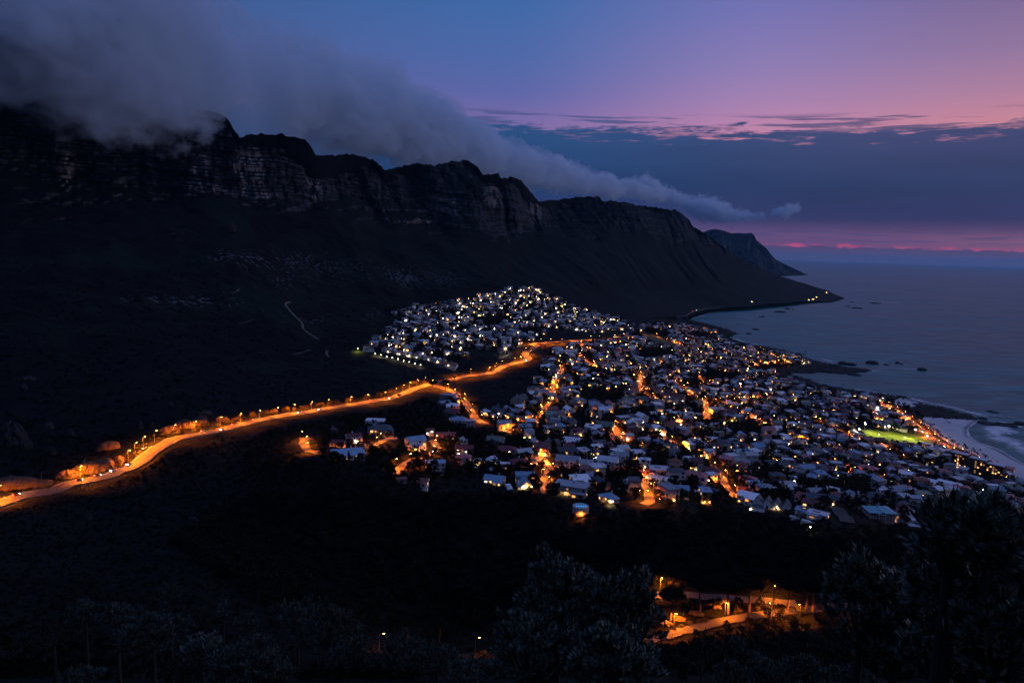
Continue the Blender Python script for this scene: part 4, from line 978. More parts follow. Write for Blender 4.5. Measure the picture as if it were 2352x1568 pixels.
# hand placed houses: u, v of the base, width px, storeys, roof kind, roof colour, wall, yaw deg, lit share, lamp, label
HL = [
 (873, 1000, 54, 2, 'hip', 'slate', 'grey', 10, .15, 'white', 'long two-storey house under dark slate hip roofs by the villas'), (862, 980, 42, 2, 'flat', 'white', 'white', -12, .05, '', 'modern white two-level house with deep flat roof slabs'),
 (812, 1018, 34, 2, 'gable', 'maroon', 'white', 12, .1, 'white', 'white-walled villa with long maroon roof under the slate house'), (776, 1026, 32, 1, 'gable', 'maroon', 'white', -20, 0, '', 'leftmost low villa with maroon roof and white walls'),
 (799, 1056, 74, 1, 'mono', 'blue', 'white', 8, .55, '', 'lowest left modern house with slanting blue-grey roofs and lit windows'), (954, 1034, 44, 3, 'gable', 'blue', 'white', 25, .5, 'warm', 'three-level house with blue gabled roof and lit porch'),
 (988, 1000, 19, 2, 'hip', 'terracotta', 'pink', 0, .1, 'white', 'small pink tower house with terracotta hip roof'), (1024, 1010, 46, 1, 'gable', 'terracotta', 'stone', 0, .2, 'white', 'long low house with terracotta roof above the hairpin drive'),
 (1058, 1026, 24, 2, 'gable', 'grey', 'stone', 70, 0, '', 'steep grey gabled house behind the maroon gable'), (1066, 1046, 40, 2, 'gable', 'maroon', 'white', 0, .95, 'white', 'two-storey house with maroon gable and row of lit orange windows'),
 (1064, 1066, 34, 2, 'hip', 'rose', 'pink', -8, .1, '', 'pink terraced house with rose roof above its pool'), (1000, 1082, 46, 2, 'flat', 'blue', 'white', 4, .05, '', 'blue-roofed flat house on thin white columns'),
 (1132, 1066, 30, 1, 'hip', 'white', 'white', 20, .1, '', 'white house with steep pyramid roof above a small pool'), (1160, 1082, 21, 2, 'flat', 'white', 'pink', 0, .1, 'warm', 'small pinkish white cube house lit by one lamp'),
 (1160, 1042, 52, 1, 'hip', 'maroon', 'cream', -6, .2, 'white', 'long maroon roofed house with lit end terrace'), (1190, 1072, 50, 1, 'hip', 'maroon', 'white', 8, .1, 'warm', 'dark maroon roofed house with white end tower'),
 (1136, 1112, 48, 1, 'gable', 'blue', 'stone', -14, .7, '', 'blue-grey gabled house with glowing orange end wall'), (1206, 1110, 46, 2, 'flat', 'blue', 'grey', 4, .35, '', 'flat blue-roofed house with chimney and small lit windows'),
 (966, 1116, 36, 1, 'gable', 'terracotta', 'cream', -10, .05, '', 'terracotta-roofed house half hidden in dark trees at the lower left'), (922, 1110, 22, 1, 'hip', 'terracotta', 'stone', 10, 0, '', 'small terracotta roof alone at the dead end'),
 (1040, 937, 30, 1, 'hip', 'white', 'white', 0, .1, '', 'small white hip-roofed house right under the branch road'), (1038, 950, 32, 1, 'hip', 'maroon', 'cream', 5, .05, '', 'maroon-roofed house just above the pale blue roof'),
 (1052, 970, 38, 1, 'hip', 'blue', 'white', 15, .05, '', 'pale blue hip-roofed house beside the branch road'), (1081, 978, 19, 2, 'flat', 'white', 'white', 0, 0, '', 'little white cube house at the foot of the branch road'),
 (1032, 918, 36, 2, 'flat', 'grey', 'stone', -20, .05, '', 'stone-grey two-storey house at the top of the branch road'), (1020, 930, 26, 1, 'gable', 'grey', 'grey', 30, .05, '', 'grey gabled house left of the branch road'),
 (1138, 1018, 40, 1, 'gable', 'green', 'grey', -8, 0, '', 'dark green-roofed house alone in the black trees'), (1313, 1138, 78, 2, 'flat', 'grey', 'stone', -12, .85, 'warm', 'big flat grey-roofed house with long glowing glass front'),
 (1304, 1074, 54, 2, 'gable', 'grey', 'white', -10, .1, '', 'large grey gabled house with white gable trims'), (1302, 1051, 42, 2, 'gable', 'slate', 'grey', 12, .1, 'white', 'slate gabled house behind the large grey gables'),
 (1394, 1074, 48, 2, 'gable', 'pale', 'white', -10, .1, '', 'bright white villa with pale grey gables in the middle'), (1413, 1060, 22, 2, 'flat', 'pale', 'white', 0, .6, 'warm', 'narrow white house with lit orange lower floor'),
 (1311, 1020, 38, 1, 'mono', 'white', 'cream', -14, .1, '', 'house with one wide white slanting wing roof'), (1361, 994, 36, 2, 'mono', 'white', 'white', -12, .05, '', 'white house with dark solar panels on a tilted roof'),
 (1392, 990, 34, 2, 'gable', 'green', 'white', -8, .15, '', 'pale green-roofed house beside the steep street'), (1482, 1078, 22, 3, 'flat', 'white', 'white', 0, .1, 'warm', 'tall narrow white box house above the cul-de-sac'),
 (1515, 1112, 52, 1, 'flat', 'pale', 'pink', -14, .1, '', 'long pinkish house with flat roof right of the cul-de-sac'), (1584, 1062, 34, 1, 'hip', 'white', 'white', -6, .1, '', 'low house with clean white hip roof'),
 (1594, 1110, 56, 2, 'hip', 'rose', 'pink', -10, .1, '', 'large house with several rose-red roofs'), (1634, 1096, 38, 2, 'hip', 'maroon', 'cream', -10, .05, '', 'maroon-roofed cream house beside the rose-red roofs'),
 (1622, 1140, 56, 1, 'gable', 'slate', 'brown', -22, .2, 'orange', 'long black-slate gabled house with orange terrace lamp'), (1717, 1108, 40, 1, 'hip', 'rose', 'white', -10, .05, '', 'rose hip-roofed house right of the long street'),
 (1710, 1134, 34, 1, 'hip', 'maroon', 'grey', -15, .05, '', 'deep red roof just above the white terrace house'), (1716, 1158, 44, 2, 'mono', 'white', 'white', -12, .5, 'warm', 'white two-level house with warm arched doorways'),
 (1878, 1192, 44, 1, 'flat', 'pale', 'white', -10, .2, 'warm', 'low pale flat-roofed house under the maroon roof'), (1845, 1184, 34, 1, 'mono', 'blue', 'white', -14, .05, '', 'low pale blue roof left below the maroon roof'),
 (1864, 1176, 44, 2, 'hip', 'maroon', 'brown', -8, .05, '', 'large dark maroon hip roof above the pale flat roofs'), (1912, 1136, 50, 1, 'flat', 'white', 'white', -12, .6, 'warm', 'low white villa with tiered flat roofs and glowing terrace'),
 (1807, 1120, 38, 1, 'flat', 'slate', 'brown', -4, .7, 'orange', 'dark flat-roofed house with three orange door lights'), (1828, 1134, 40, 1, 'mono', 'pale', 'grey', -20, .05, '', 'pale slanting roof beside the three orange door lights'),
 (1852, 1152, 42, 1, 'gable', 'terracotta', 'cream', -16, .1, 'white', 'terracotta-roofed house under the pale slanting roof'), (1872, 1160, 40, 2, 'gable', 'slate', 'grey', 10, 0, '', 'dark blue slate-roofed house above the maroon roof'),
 (1934, 1098, 38, 1, 'hip', 'grey', 'cream', -10, .3, 'warm', 'cream house with blue-grey hip roof and yellow window'), (2058, 1086, 36, 2, 'hip', 'terracotta', 'pink', -12, .3, 'orange', 'pink house with terracotta roof lit orange from the street'),
 (1993, 1088, 40, 2, 'hip', 'rose', 'pink', -10, .3, 'orange', 'pink-walled rose-roofed house among the orange street lamps'), (1894, 1088, 32, 2, 'gable', 'maroon', 'pink', -10, .1, 'orange', 'maroon-roofed pink house left of the cream hip house'),
 (2074, 1126, 34, 1, 'hip', 'rose', 'cream', 0, .1, '', 'dusty pink roof behind the tall mast'), (2124, 1130, 40, 1, 'gable', 'slate', 'brown', -8, .1, '', 'dark brown gabled house near the silver trees'),
 (2178, 1120, 50, 1, 'mono', 'white', 'white', -14, .4, 'warm', 'wide white slanting roof with lamps along its front'), (2232, 1104, 40, 1, 'hip', 'pale', 'pink', -10, .3, 'orange', 'pale hip-roofed house with orange lamps near the apartment block'),
 (2130, 1112, 34, 1, 'mono', 'white', 'white', -12, .1, '', 'small white slanting roof left of the wide white one'), (2140, 1077, 25, 1, 'flat', 'white', 'white', -10, .1, 'warm', 'small white flat-roofed house below the sports field shops'),
 (2203, 1082, 34, 1, 'mono', 'pale', 'pink', -12, .1, 'warm', 'pale mono-pitch roof under the dark apartment block'), (2243, 1086, 46, 2, 'flat', 'slate', 'grey', -10, .2, 'warm', 'dark flat-roofed shop building beside the beach'),
 (2308, 1088, 34, 3, 'flat', 'rose', 'pink', -10, .3, 'orange', 'pinkish block with orange lamps closest to the beach'), (1887, 1010, 27, 2, 'hip', 'white', 'white', -10, .1, '', 'white hip-roofed house glowing pale left of the field'),
 (1425, 838, 40, 2, 'flat', 'slate', 'white', -8, .3, 'white', 'long two-storey white building with row of windows'), (1308, 815, 36, 2, 'gable', 'pale', 'cream', 40, .1, '', 'long pale building with ridged grey roof beside the dome'),
 (1534, 862, 24, 3, 'hip', 'maroon', 'pink', -20, .3, 'warm', 'tall pink school block with dark red hip roof'), (1508, 903, 34, 2, 'gable', 'maroon', 'cream', -60, .35, 'white', 'red-roofed school wing running down the hill'),
 (1546, 919, 52, 2, 'gable', 'maroon', 'cream', -4, .5, 'warm', 'long red-roofed school hall with lit windows'), (1193, 928, 40, 2, 'gable', 'slate', 'cream', 55, .4, '', 'long hall with steep dark slate roof and lit side'),
 (1114, 772, 28, 3, 'flat', 'pale', 'white', -14, .1, '', 'long pale block of flats on the hillside'), (1164, 788, 20, 4, 'flat', 'pale', 'white', -10, .05, '', 'tall narrow pale apartment tower on the hillside'),
 (1028, 841, 46, 1, 'hip', 'terracotta', 'white', -14, .2, 'warm', 'long low building with dark red roof under the terrace row'), (846, 803, 24, 2, 'hip', 'maroon', 'white', 0, .2, 'white', 'leftmost white house with maroon roof by the green lit bushes'),
]
# ------------------------------------------------------------------ roads as objects
for nm, (w_, sp, sty, pts) in ROADS.items():
    V, Fq = ribbon(PATHS[nm], w_, 0, 0.22, 6 if sty == 'main' else 4)
    link(nm, np_mesh(nm, V, quads=Fq, mats=['asphalt_dark' if sty == 'main' else 'asphalt_street'], smooth=True), kind='structure')
    if nm in ('mountain_road', 'promenade', 'branch_road', 'upper_road'):
        VV_, FF = [], []
        offs = ((-w_ / 2 + .6, .15), (w_ / 2 - .6, .15), (0.0, .16)) + (((-w_ / 4, .14),) if nm == 'mountain_road' else ())
        for off, ww in offs:
            v2, f2 = ribbon(PATHS[nm], ww, off, 0.30, 1)
            if off == -w_ / 4: f2 = [f for i, f in enumerate(f2) if i % 3 == 0]
            b = len(VV_); VV_ += v2; FF += [tuple(b + i for i in f) for f in f2]
        link('road_markings', np_mesh('road_markings', VV_, quads=FF, mats=['road_paint']), kind='structure')
    # kerbs: raised strips on both sides
    if sty == 'main' or w_ > 7.5:
        VV_, FF = [], []
        for sgn in (-1, 1):
            L = PATHS[nm]; n = len(L)
            for i, p in enumerate(L):
                t = (L[min(i + 1, n - 1)] - L[max(i - 1, 0)]); t.z = 0; t.normalize(); nn = Vector((t.y, -t.x, 0)) * sgn
                for o_, z_ in ((w_ / 2 - .02, -.6), (w_ / 2 - .02, .40), (w_ / 2 + .35, .40), (w_ / 2 + .35, -.6)):
                    q = p + nn * o_; VV_.append((q.x, q.y, p.z + z_))
                if i < n - 1:
                    b = len(VV_) - 4
                    for k in range(3): FF.append((b + k, b + k + 1, b + k + 5, b + k + 4))
        link('kerb', np_mesh('kerb', VV_, quads=FF, mats=['concrete_kerb']), kind='structure')
simple('path_earth', (0.10, 0.09, 0.08), 0.95, 0.3, 0.2)
for pts, w_ in [([(668, 694), (656, 700), (666, 714), (680, 729), (694, 743), (697, 757), (714, 769), (731, 779)], 4.5), ([(550, 664), (545, 669), (533, 673)], 3.0), 
                ([(548, 744), (566, 740), (581, 735)], 2.0), ([(752, 806), (750, 814), (756, 820)], 4), ([(672, 815), (700, 808), (712, 804)], 2.5), ([(735, 605), (722, 614)], 4)]:
    P = [hit(*p) for p in pts]; P = smooth_path([p.copy() for p in P if p], 6.0)
    V, Fq = ribbon(P, w_, 0, 0.3, 1)
    link('footpath', np_mesh('footpath', V, quads=Fq, mats=['path_earth']), kind='structure')

# ------------------------------------------------------------------ street lamps
def lamp_parts(h, arm, glow):
    p = MB(); p.cyl((0, 0, -1.0), (0, 0, h), .11, .06, 6)
    a = MB(); a.cyl((0, 0, h - .1), (arm, 0, h + .25), .05, .04, 5)
    hd = MB(); hd.box(arm - .15, arm + .65, -.17, .17, h + .2, h + .36)
    g = MB(); g.box(arm - .05, arm + .6, -.14, .14, h + .06, h + .195)
    return [('pole', p.mesh('pole', ['pole_metal'])), ('arm', a.mesh('arm', ['pole_metal'])), ('lamp_head', hd.mesh('lamp_head', ['pole_metal'])), ('lamp_glass', g.mesh('lamp_glass', [glow]))]
LP = {(h, g): lamp_parts(h, 1.6, g) for h, g in ((10, 'lamp_sodium'), (7.5, 'lamp_sodium'), (7.5, 'lamp_pale'))}
LAMP_XY = []
N_LAMP = [0]
def street_lamp(x, y, z, face, h=10, glow='lamp_sodium', power=30000, lit=True, where=None, desc=None):
    r = empty('street_lamp', (x, y, z), face, category='street lamp', group='street lamps of the town and mountain road')
    for nm, me in LP[(h, glow)]:
        o = link(nm if not (nm == 'lamp_glass' and not lit) else nm, me, r)
        if nm == 'lamp_glass' and not lit: o.data = o.data.copy(); o.data.materials[0] = MATS['glass_dark']
        if nm == 'lamp_glass' and lit:
            spot(r, (1.8, 0, h - 0.02), power, SODIUM if glow == 'lamp_sodium' else PALE, 166, .2)
    u, v, _ = proj((x, y, z + h))
    d = desc or ('tall orange street lamp' if h == 10 else ('orange street lamp' if glow == 'lamp_sodium' else 'pale yellow street lamp'))
    register(r, d, where or near_anchor(u, v), u, v); LAMP_XY.append((x, y)); N_LAMP[0] += 1
    return r
def place_lamp_px(u, v, h=10, Y0=None, **kw):
    Y = Y0 or 600
    if Y0:
        c = at(u, v, Y0); z = ground(c.x, c.y); h_ = c.z - z
        q = Vector((c.x, c.y, c.z - h)) if h_ > h else Vector((c.x, c.y, z))
    else:
        for _ in range(5):
            q = hit(u, v + h * FPX / Y * 0.97)
            if q is None: return
            if q.y < 150 and h < 10: return
            Y = q.y
    # turn the arm to the nearest road
    co, j, d = kd.find((q.x, q.y, 0)); p = samples[j][0]
    face = math.atan2(p.y - q.y, p.x - q.x)
    street_lamp(q.x, q.y, q.z, face, h, **kw)
MAIN = [(96, 1083), (185, 1067.6), (295, 1032.7), (310, 1015), (329, 1001), (355, 988), (400, 975), (448, 966), (506, 956.5), (552, 948.6), (596, 941), (637, 935), (675, 928), (715, 922), (753, 917), (805, 911), (849, 906),
        (883, 900), (908, 891), (925.5, 884), (940.6, 878), (957, 872.6), (975.5, 866.5), (992, 873), (1026, 881), (1043, 853), (1081, 847), (1123, 843), (1138, 834), (1151, 829), (1184, 822), (1198, 819), (1207, 812), (1221, 805), (1205, 799)]
for i, (u, v) in enumerate(MAIN):
    place_lamp_px(u, v, lit=(i != 0), power=130000 if i else 1, where='beside the mountain road')
P = PATHS['mountain_road']
for j in (2, 6):
    t = (P[j + 1] - P[j - 1]).normalized(); n = Vector((-t.y, t.x, 0)); n = n if n.y > 0 else -n; q = P[j] + n * 8.6
    street_lamp(q.x, q.y, ground(q.x, q.y), math.atan2(-n.y, -n.x), 10, power=130000, where='beside the mountain road')
for u, v in [(1214, 780.5), (1226, 779), (1243, 779), (1266, 778), (1292, 778), (1318, 774), (1358, 772), (1378, 772), (1413, 769), (1433, 767)]:
    place_lamp_px(u, v, power=130000, where='beside the upper orange road')
for u, v in [(1516, 1321), (1548, 1402), (1665, 1377), (1836, 1389), (1778, 1338), (1771, 1386), (2059, 1396), (2023, 1418), (871, 1452), (1091, 1461), (1423, 1505)]:
    place_lamp_px(u, v, h=7.5, power=52000 if u > 1450 else 9000, where='down in the dark wooded valley')
for nm, (w_, sp, sty, pts) in ROADS.items():
    if not sp: continue
    P = PATHS[nm]; acc = sp * 0.4; side = 1
    pale = nm.startswith('hill')
    for i in range(1, len(P)):
        acc += (P[i] - P[i - 1]).length
        if acc >= sp:
            acc = 0; side = -side
            t = (P[i] - P[i - 1]).normalized(); n = Vector((t.y, -t.x, 0)) * side
            q = P[i] + n * (w_ / 2 + 0.6)
            street_lamp(q.x, q.y, P[i].z - 0.1, math.atan2(-n.y, -n.x), 7.5, 'lamp_pale' if pale else 'lamp_sodium', (14000 if pale else 62000) * (1 if P[i].y < 1500 else 1.6))
P = PATHS['promenade']; acc = 0
for i in range(1, len(P)):
    acc += (P[i] - P[i - 1]).length
    if acc > 42:
        acc = 0; t = (P[i] - P[i - 1]).normalized(); n = Vector((t.y, -t.x, 0))
        for sgn in (-1, 1):
            q = P[i] + n * sgn * 8; street_lamp(q.x, q.y, P[i].z - .1, math.atan2(-n.y * sgn, -n.x * sgn), 7.5, 'lamp_sodium', 52000, where='along the palm promenade by the beach')

# ------------------------------------------------------------------ houses
def add_house_obj(x, y, z, rz, w, d, st, roof, rc, wall, lit, lamp, nwin, desc=None, full=None, name='house', cat='house', rise=.28, seedr=None):
    rg = random.Random(seedr if seedr is not None else int(x * 7 + y * 13))
    parts, hh = gen_house(w, d, st, roof, rg, lit, nwin, extras=nwin > 3, rise=rise)
    r = build_house(name, parts, (x, y, z), rz, wall, rc, category=cat, group='houses of the town')
    if lamp: porch_lamp(r, rg.uniform(-w * .4, w * .4), -d / 2 - .35 - (0), 2.3, lamp, 1600)
    u, v, _ = proj((x, y, z + hh / 2))
    if full: r['label'] = full
    else: register(r, desc or '%s %s house with %s roof' % (WN[wall], RTXT[roof], rc), near_anchor(u, v), u, v)
    return r
for (u, v, wp, st, roof, rc, wall, yaw, lit, lamp, lab) in HL:
    q = hit(u, v)
    w = wp * q.y / FPX; d = min(w * .62, 13)
    az = math.atan2(q.x, q.y); rz = math.radians(yaw) - az
    fx, fy = math.sin(az), math.cos(az)
    c = (q.x + fx * d * .5, q.y + fy * d * .5)
    rise = 0.55 if 'pyramid' in lab else (0.4 if 'steep' in lab else .26)
    nw = 10 if wp > 30 else 6
    cat = 'flats' if ('block of flats' in lab or 'tower on' in lab or 'pinkish block' in lab) else ('school' if 'school' in lab else 'house')
    add_house_obj(c[0], c[1], q.z, rz, w, d, st, roof, rc, wall, lit, lamp, nw, full=lab, rise=rise, cat=cat, name={'flats': 'apartment_block', 'school': 'school_building', 'house': 'house'}[cat])
    HOUSES.append((c[0], c[1], w * .55 + 2))

# the row of white terrace houses
for i in range(13):
    u = 882 + i * 11.4; v = 808 + i * 2.3
    q = hit(u, v); w = 9.4 * q.y / FPX
    r = add_house_obj(q.x, q.y + 4, q.z, math.radians(-18), w, w * 1.25, 2, 'gable', 'pale' if i % 3 else 'terracotta', 'cream', .1, 'white' if i % 2 else '', 2,
                      full='white gabled terrace house under the upper suburb, %s from left of its row' % ORD[i])
    HOUSES.append((q.x, q.y + 4, w * .6))
for i in range(9):
    q = hit(862 + i * 13, 815 + i * 3.3)
    g = empty('garden_lamp', q, 0, category='garden lamp', group='lamps along the terrace wall', label='bright pale lamp along the wall below the terrace houses, %s from left' % ORD[i])
    pm = MB(); pm.cyl((0, 0, -.5), (0, 0, 2.6), .06, .05, 6); link('pole', pm.mesh('pole', ['pole_metal']), g)
    gm = MB(); gm.box(-.3, .3, -.3, .3, 2.6, 3.1); link('lamp_glass', gm.mesh('lamp_glass', ['lamp_pale']), g)
    spot(g, (0, 0, 2.5), 5000, PALE, 170, .2)

# four white gables in a row, with a slate wing and a lawn
def four_gables():
    q = hit(1772, 1170); az = math.atan2(q.x, q.y); s = q.y / FPX
    r = empty('house', q, -az + math.radians(-4), category='house', group='houses of the town', label='white house with four steep gables in a row above a small lawn')
    gw = 19.5 * s
    for i in range(4):
        x = (i - 1.5) * gw * 1.08; W, Rf = MB(), MB()
        a, b = x - gw / 2, x + gw / 2; h = 3.6; pk = h + gw * .62
        W.add([(a, 0, -4), (b, 0, -4), (b, 0, h), (x, 0, pk), (a, 0, h), (a, 9, -4), (b, 9, -4), (b, 9, h), (x, 9, pk), (a, 9, h)], [(0, 1, 2, 3, 4), (9, 8, 7, 6, 5), (0, 5, 6, 1), (1, 6, 7, 2), (4, 9, 5, 0)])
        link('wall', W.mesh('wall', ['plaster_white']), r)
        for sg in (-1, 1):
            e = x + sg * gw * .5
            Rf.add([(x, .35, pk + .02), (e, .35, h + .02), (e, 9.3, h + .02), (x, 9.3, pk + .02), (x, .35, pk + .22), (e, .35, h + .22), (e, 9.3, h + .22), (x, 9.3, pk + .22)], [(0, 3, 2, 1), (4, 5, 6, 7), (0, 1, 5, 4), (1, 2, 6, 5), (2, 3, 7, 6), (3, 0, 4, 7)])
        link('roof', Rf.mesh('roof', ['roof_slate']), r)
        D = MB(); D.box(x - .75, x + .75, -.07, -.01, 0, 2.0); D.cyl((x, -.07, 2.0), (x, -.01, 2.0), .75, .75, 12); link('door', D.mesh('door', ['glass_dark']), r)
        O = MB(); O.cyl((x, -.06, h + 1.0), (x, -.01, h + 1.0), .28, .28, 10); link('window', O.mesh('window', ['glass_dark']), r)
    W, Rf = MB(), MB(); W.box(-2.2 * gw, -.75 * gw, -9, -3.2, -4, 2.6); roof_gable(W, Rf, -2.2 * gw, -.75 * gw, -9, -3.2, 2.6, 1.9, 'x', .1)
    link('wall', W.mesh('wall', ['plaster_white']), r); link('roof', Rf.mesh('roof', ['roof_blue' if 0 else 'roof_slate']), r)
    for x in (-2.25 * gw, -.72 * gw):
        c = MB(); c.box(x - .4, x + .4, -9.2, -8.2, -3, 4.6); link('chimney', c.mesh('chimney', ['plaster_white']), r)
    T = MB(); T.box(-2.4 * gw, 2.3 * gw, -10.5, -9.6, -5, .6); T.box(2.2 * gw, 2.35 * gw, -9.6, 0, -5, .8); link('wall', T.mesh('wall', ['plaster_white']), r)
    Lw = MB(); Lw.box(-.6 * gw, 2.15 * gw, -9.4, -.3, -1, .12); link('lawn', Lw.mesh('lawn', ['lawn_grass']), r)
    porch_lamp(r, .6 * gw, -.3, 2.6, 'warm', 1500); porch_lamp(r, -2.3 * gw, -9.4, 1.0, 'warm', 1800); porch_lamp(r, .3 * gw, -10.8, .4, 'orange', 5000)
    HOUSES.append((q.x, q.y, 26))
four_gables()
def portico_house():
    q = hit(2026, 1198); az = math.atan2(q.x, q.y); s = q.y / FPX
    r = empty('house', q, -az + math.radians(26), category='house', group='houses of the town', label='pale pink mansion with turquoise hip roof and columned portico above the silver trees')
    W, Rf = MB(), MB(); w, d, h = 17.5, 12.5, 6.6
    W.box(-w / 2, w / 2, 0, d, -6, h); roof_hip(Rf, -w / 2, w / 2, 0, d, h, 2.9, .9)
    Rf.box(-2.2, -1.4, 5, 5.8, h + 2.0, h + 4.1); Rf.add([(-4.2, -3.4, h), (1.2, -3.4, h), (1.2, 4, h), (-4.2, 4, h), (-1.5, -3.4, h + 2.2), (-1.5, 4, h + 2.2)], [(0, 3, 2, 1), (3, 0, 4, 5), (1, 2, 5, 4), (0, 1, 4), (2, 3, 5)])
    link('wall', W.mesh('wall', ['plaster_pink']), r); ro = link('roof', Rf.mesh('roof', ['roof_turquoise']), r)
    S = MB(); S.add([(2.5, 3.4, h + 1.55), (6.0, 3.4, h + 1.55), (6.0, 1.6, h + .8), (2.5, 1.6, h + .8), (2.5, 3.4, h + 1.7), (6.0, 3.4, h + 1.7), (6.0, 1.6, h + .95), (2.5, 1.6, h + .95)], [(0, 1, 2, 3), (7, 6, 5, 4), (0, 4, 5, 1), (1, 5, 6, 2), (2, 6, 7, 3), (3, 7, 4, 0)])
    link('solar_panel', S.mesh('solar_panel', ['solar_panel']), ro)
    P_ = MB(); P_.add([(-4.0, -3.3, h + .02), (1.0, -3.3, h + .02), (-1.5, -3.3, h + 2.0), (-4.0, -3.1, h + .02), (1.0, -3.1, h + .02), (-1.5, -3.1, h + 2.0)], [(0, 1, 2), (5, 4, 3), (0, 3, 4, 1), (1, 4, 5, 2), (2, 5, 3, 0)]); P_.box(-4.1, 1.1, -3.35, -.02, h - .6, h - .02)
    link('portico', P_.mesh('portico', ['plaster_white']), r)
    for x in (-3.7, -2.2, -.8, .7):
        c = MB(); c.cyl((x, -3.0, -5), (x, -3.0, h - .62), .34, .28, 10); link('column', c.mesh('column', ['plaster_pink']), r)
    for x in (2.6, 4.6, 6.6):
        c = MB(); c.cyl((x, -.7, -5), (x, -.7, h - .05), .28, .24, 10); link('column', c.mesh('column', ['plaster_pink']), r)
    for x in (-7.2, -5.3, -3.0, -1.5, 0, 2.9, 5.2, 7.4):
        for z in (.6, 3.9):
            c = MB(); c.box(x - .5, x + .5, -.07, -.01, z, z + 1.7); link('window', c.mesh('window', ['glass_dark']), r)
    HOUSES.append((q.x, q.y + 5, 14))
portico_house()
# round orange-lit pool terrace under the big glass house
q = hit(1333, 1176); r = empty('pool_terrace', q, 0, category='pool terrace', label='round stone drum with a glowing blue pool on top below the glass-fronted house')
c = MB(); c.cyl((0, 0, -5), (0, 0, 4.4), 5.4, 5.2, 24); link('wall', c.mesh('wall', ['plaster_stone']), r)
c = MB(); c.cyl((0, 0, 4.41), (0, 0, 4.55), 4.3, 4.3, 24); link('water', c.mesh('water', ['pool_water']), r)
for a in range(5):
    c = MB(); c.box(-3 + a * 1.5, -2.7 + a * 1.5, -1.5, -1.2, 4.56, 4.75); link('pool_light', c.mesh('pool_light', ['pool_light']), r)
porch_lamp(r, 0, -6.0, 1.2, 'orange', 0); spot(r, (0, -7.6, 2.2), 6500, SODIUM, 175, .3)
HOUSES.append((q.x, q.y, 9))
for u, v, wp, lb in ((1085, 1072, 26, 'pale blue pool on the terrace of the pink house'), (1134, 1078, 14, 'turquoise pool below the white pyramid roof'), (1530, 1084, 12, 'small glowing turquoise pool in the dark trees mid town'), (1728, 1134, 12, 'bright blue pool beside the long street'), (890, 1000, 20, 'faint blue pool behind the slate-roofed house')):
    q = hit(u, v); w = wp * q.y / FPX; r = empty('swimming_pool', (q.x, q.y, q.z), .2, category='swimming pool', label=lb)
    c = MB(); c.box(-w / 2 - .8, w / 2 + .8, -3.2, 3.2, -4, .75); link('terrace', c.mesh('terrace', ['plaster_white']), r)
    c = MB(); c.box(-w / 2, w / 2, -2.2, 2.2, .76, .82); link('water', c.mesh('water', ['pool_water']), r); HOUSES.append((q.x, q.y, w * .5))
# dome
q = hit(1281, 812); r = empty('domed_hall', q, 0, category='hall', label='pale round hall with a low dome left of the ridged grey roof')
c = MB(); c.cyl((0, 8, -5), (0, 8, 7), 11, 11, 24); link('wall', c.mesh('wall', ['plaster_white']), r)
c = MB()
for k in range(6):
    a0, a1 = k * PI / 12, (k + 1) * PI / 12; c.cyl((0, 8, 7 + 6 * math.sin(a0)), (0, 8, 7 + 6 * math.sin(a1) + .001), 11.4 * math.cos(a0), max(.1, 11.4 * math.cos(a1)), 24, cap=False)
link('dome', c.mesh('dome', ['roof_pale'], True), r)
for k in range(6):
    a = -PI / 2 + (k - 2.5) * .4; c = MB(); x, y = 11.05 * math.cos(a), 8 + 11.05 * math.sin(a); c.box(x - .7, x + .7, y - .1, y + .02, 2, 4.5); link('window', c.mesh('window', ['glass_dark' if k % 3 else 'window_warm']), r)
HOUSES.append((q.x, q.y + 8, 14))
# dark apartment block by the beach
def tower_block():
    q = hit(2236, 1086); s = q.y / FPX; az = math.atan2(q.x, q.y)
    r = empty('apartment_block', q, -az + math.radians(-16), category='apartment block', label='dark brick apartment block in three stepped parts with lit yellow stairwells by the beach')
    for i, (x, w, h) in enumerate(((-40, 26, 33), (-10, 28, 30), (20, 28, 26))):
        W = MB(); W.box(x * s * 1.2, (x + w) * s * 1.2, 0, 13, -6, h * s * 1.15); link('wall', W.mesh('wall', ['brick_dark']), r)
        Rf = MB(); Rf.box(x * s * 1.2 - .4, (x + w) * s * 1.2 + .4, -.4, 13.4, h * s * 1.15 + .02, h * s * 1.15 + .7); link('roof', Rf.mesh('roof', ['roof_pale']), r)
        for k in range(4):
            c = MB(); xx = (x + w * k / 3.0) * s * 1.2; c.box(xx - .35, xx + .35, -1.6, -.02, -6, h * s * 1.15 + .3); link('fin', c.mesh('fin', ['brick_dark']), r)
        nf = int(h * s * 1.15 / 2.7)
        for f in range(nf):
            for k in range(6):
                xx = (x + w * (k + .5) / 6) * s * 1.2; on = rnd.random() < (.85 if k in (2,) else .16)
                c = MB(); c.box(xx - .95, xx + .95, -.09, -.02, f * 2.7 + .5, f * 2.7 + 2.0); link('window', c.mesh('window', [rnd.choice(['window_warm', 'window_dim', 'window_dim']) if on else 'glass_dark']), r)
            c = MB(); c.box(x * s * 1.2 + .4, (x + w) * s * 1.2 - .4, -1.3, -.1, f * 2.7 + .12, f * 2.7 + .28); link('balcony', c.mesh('balcony', ['plaster_brown']), r)
    HOUSES.append((q.x, q.y + 6, 34))
tower_block()

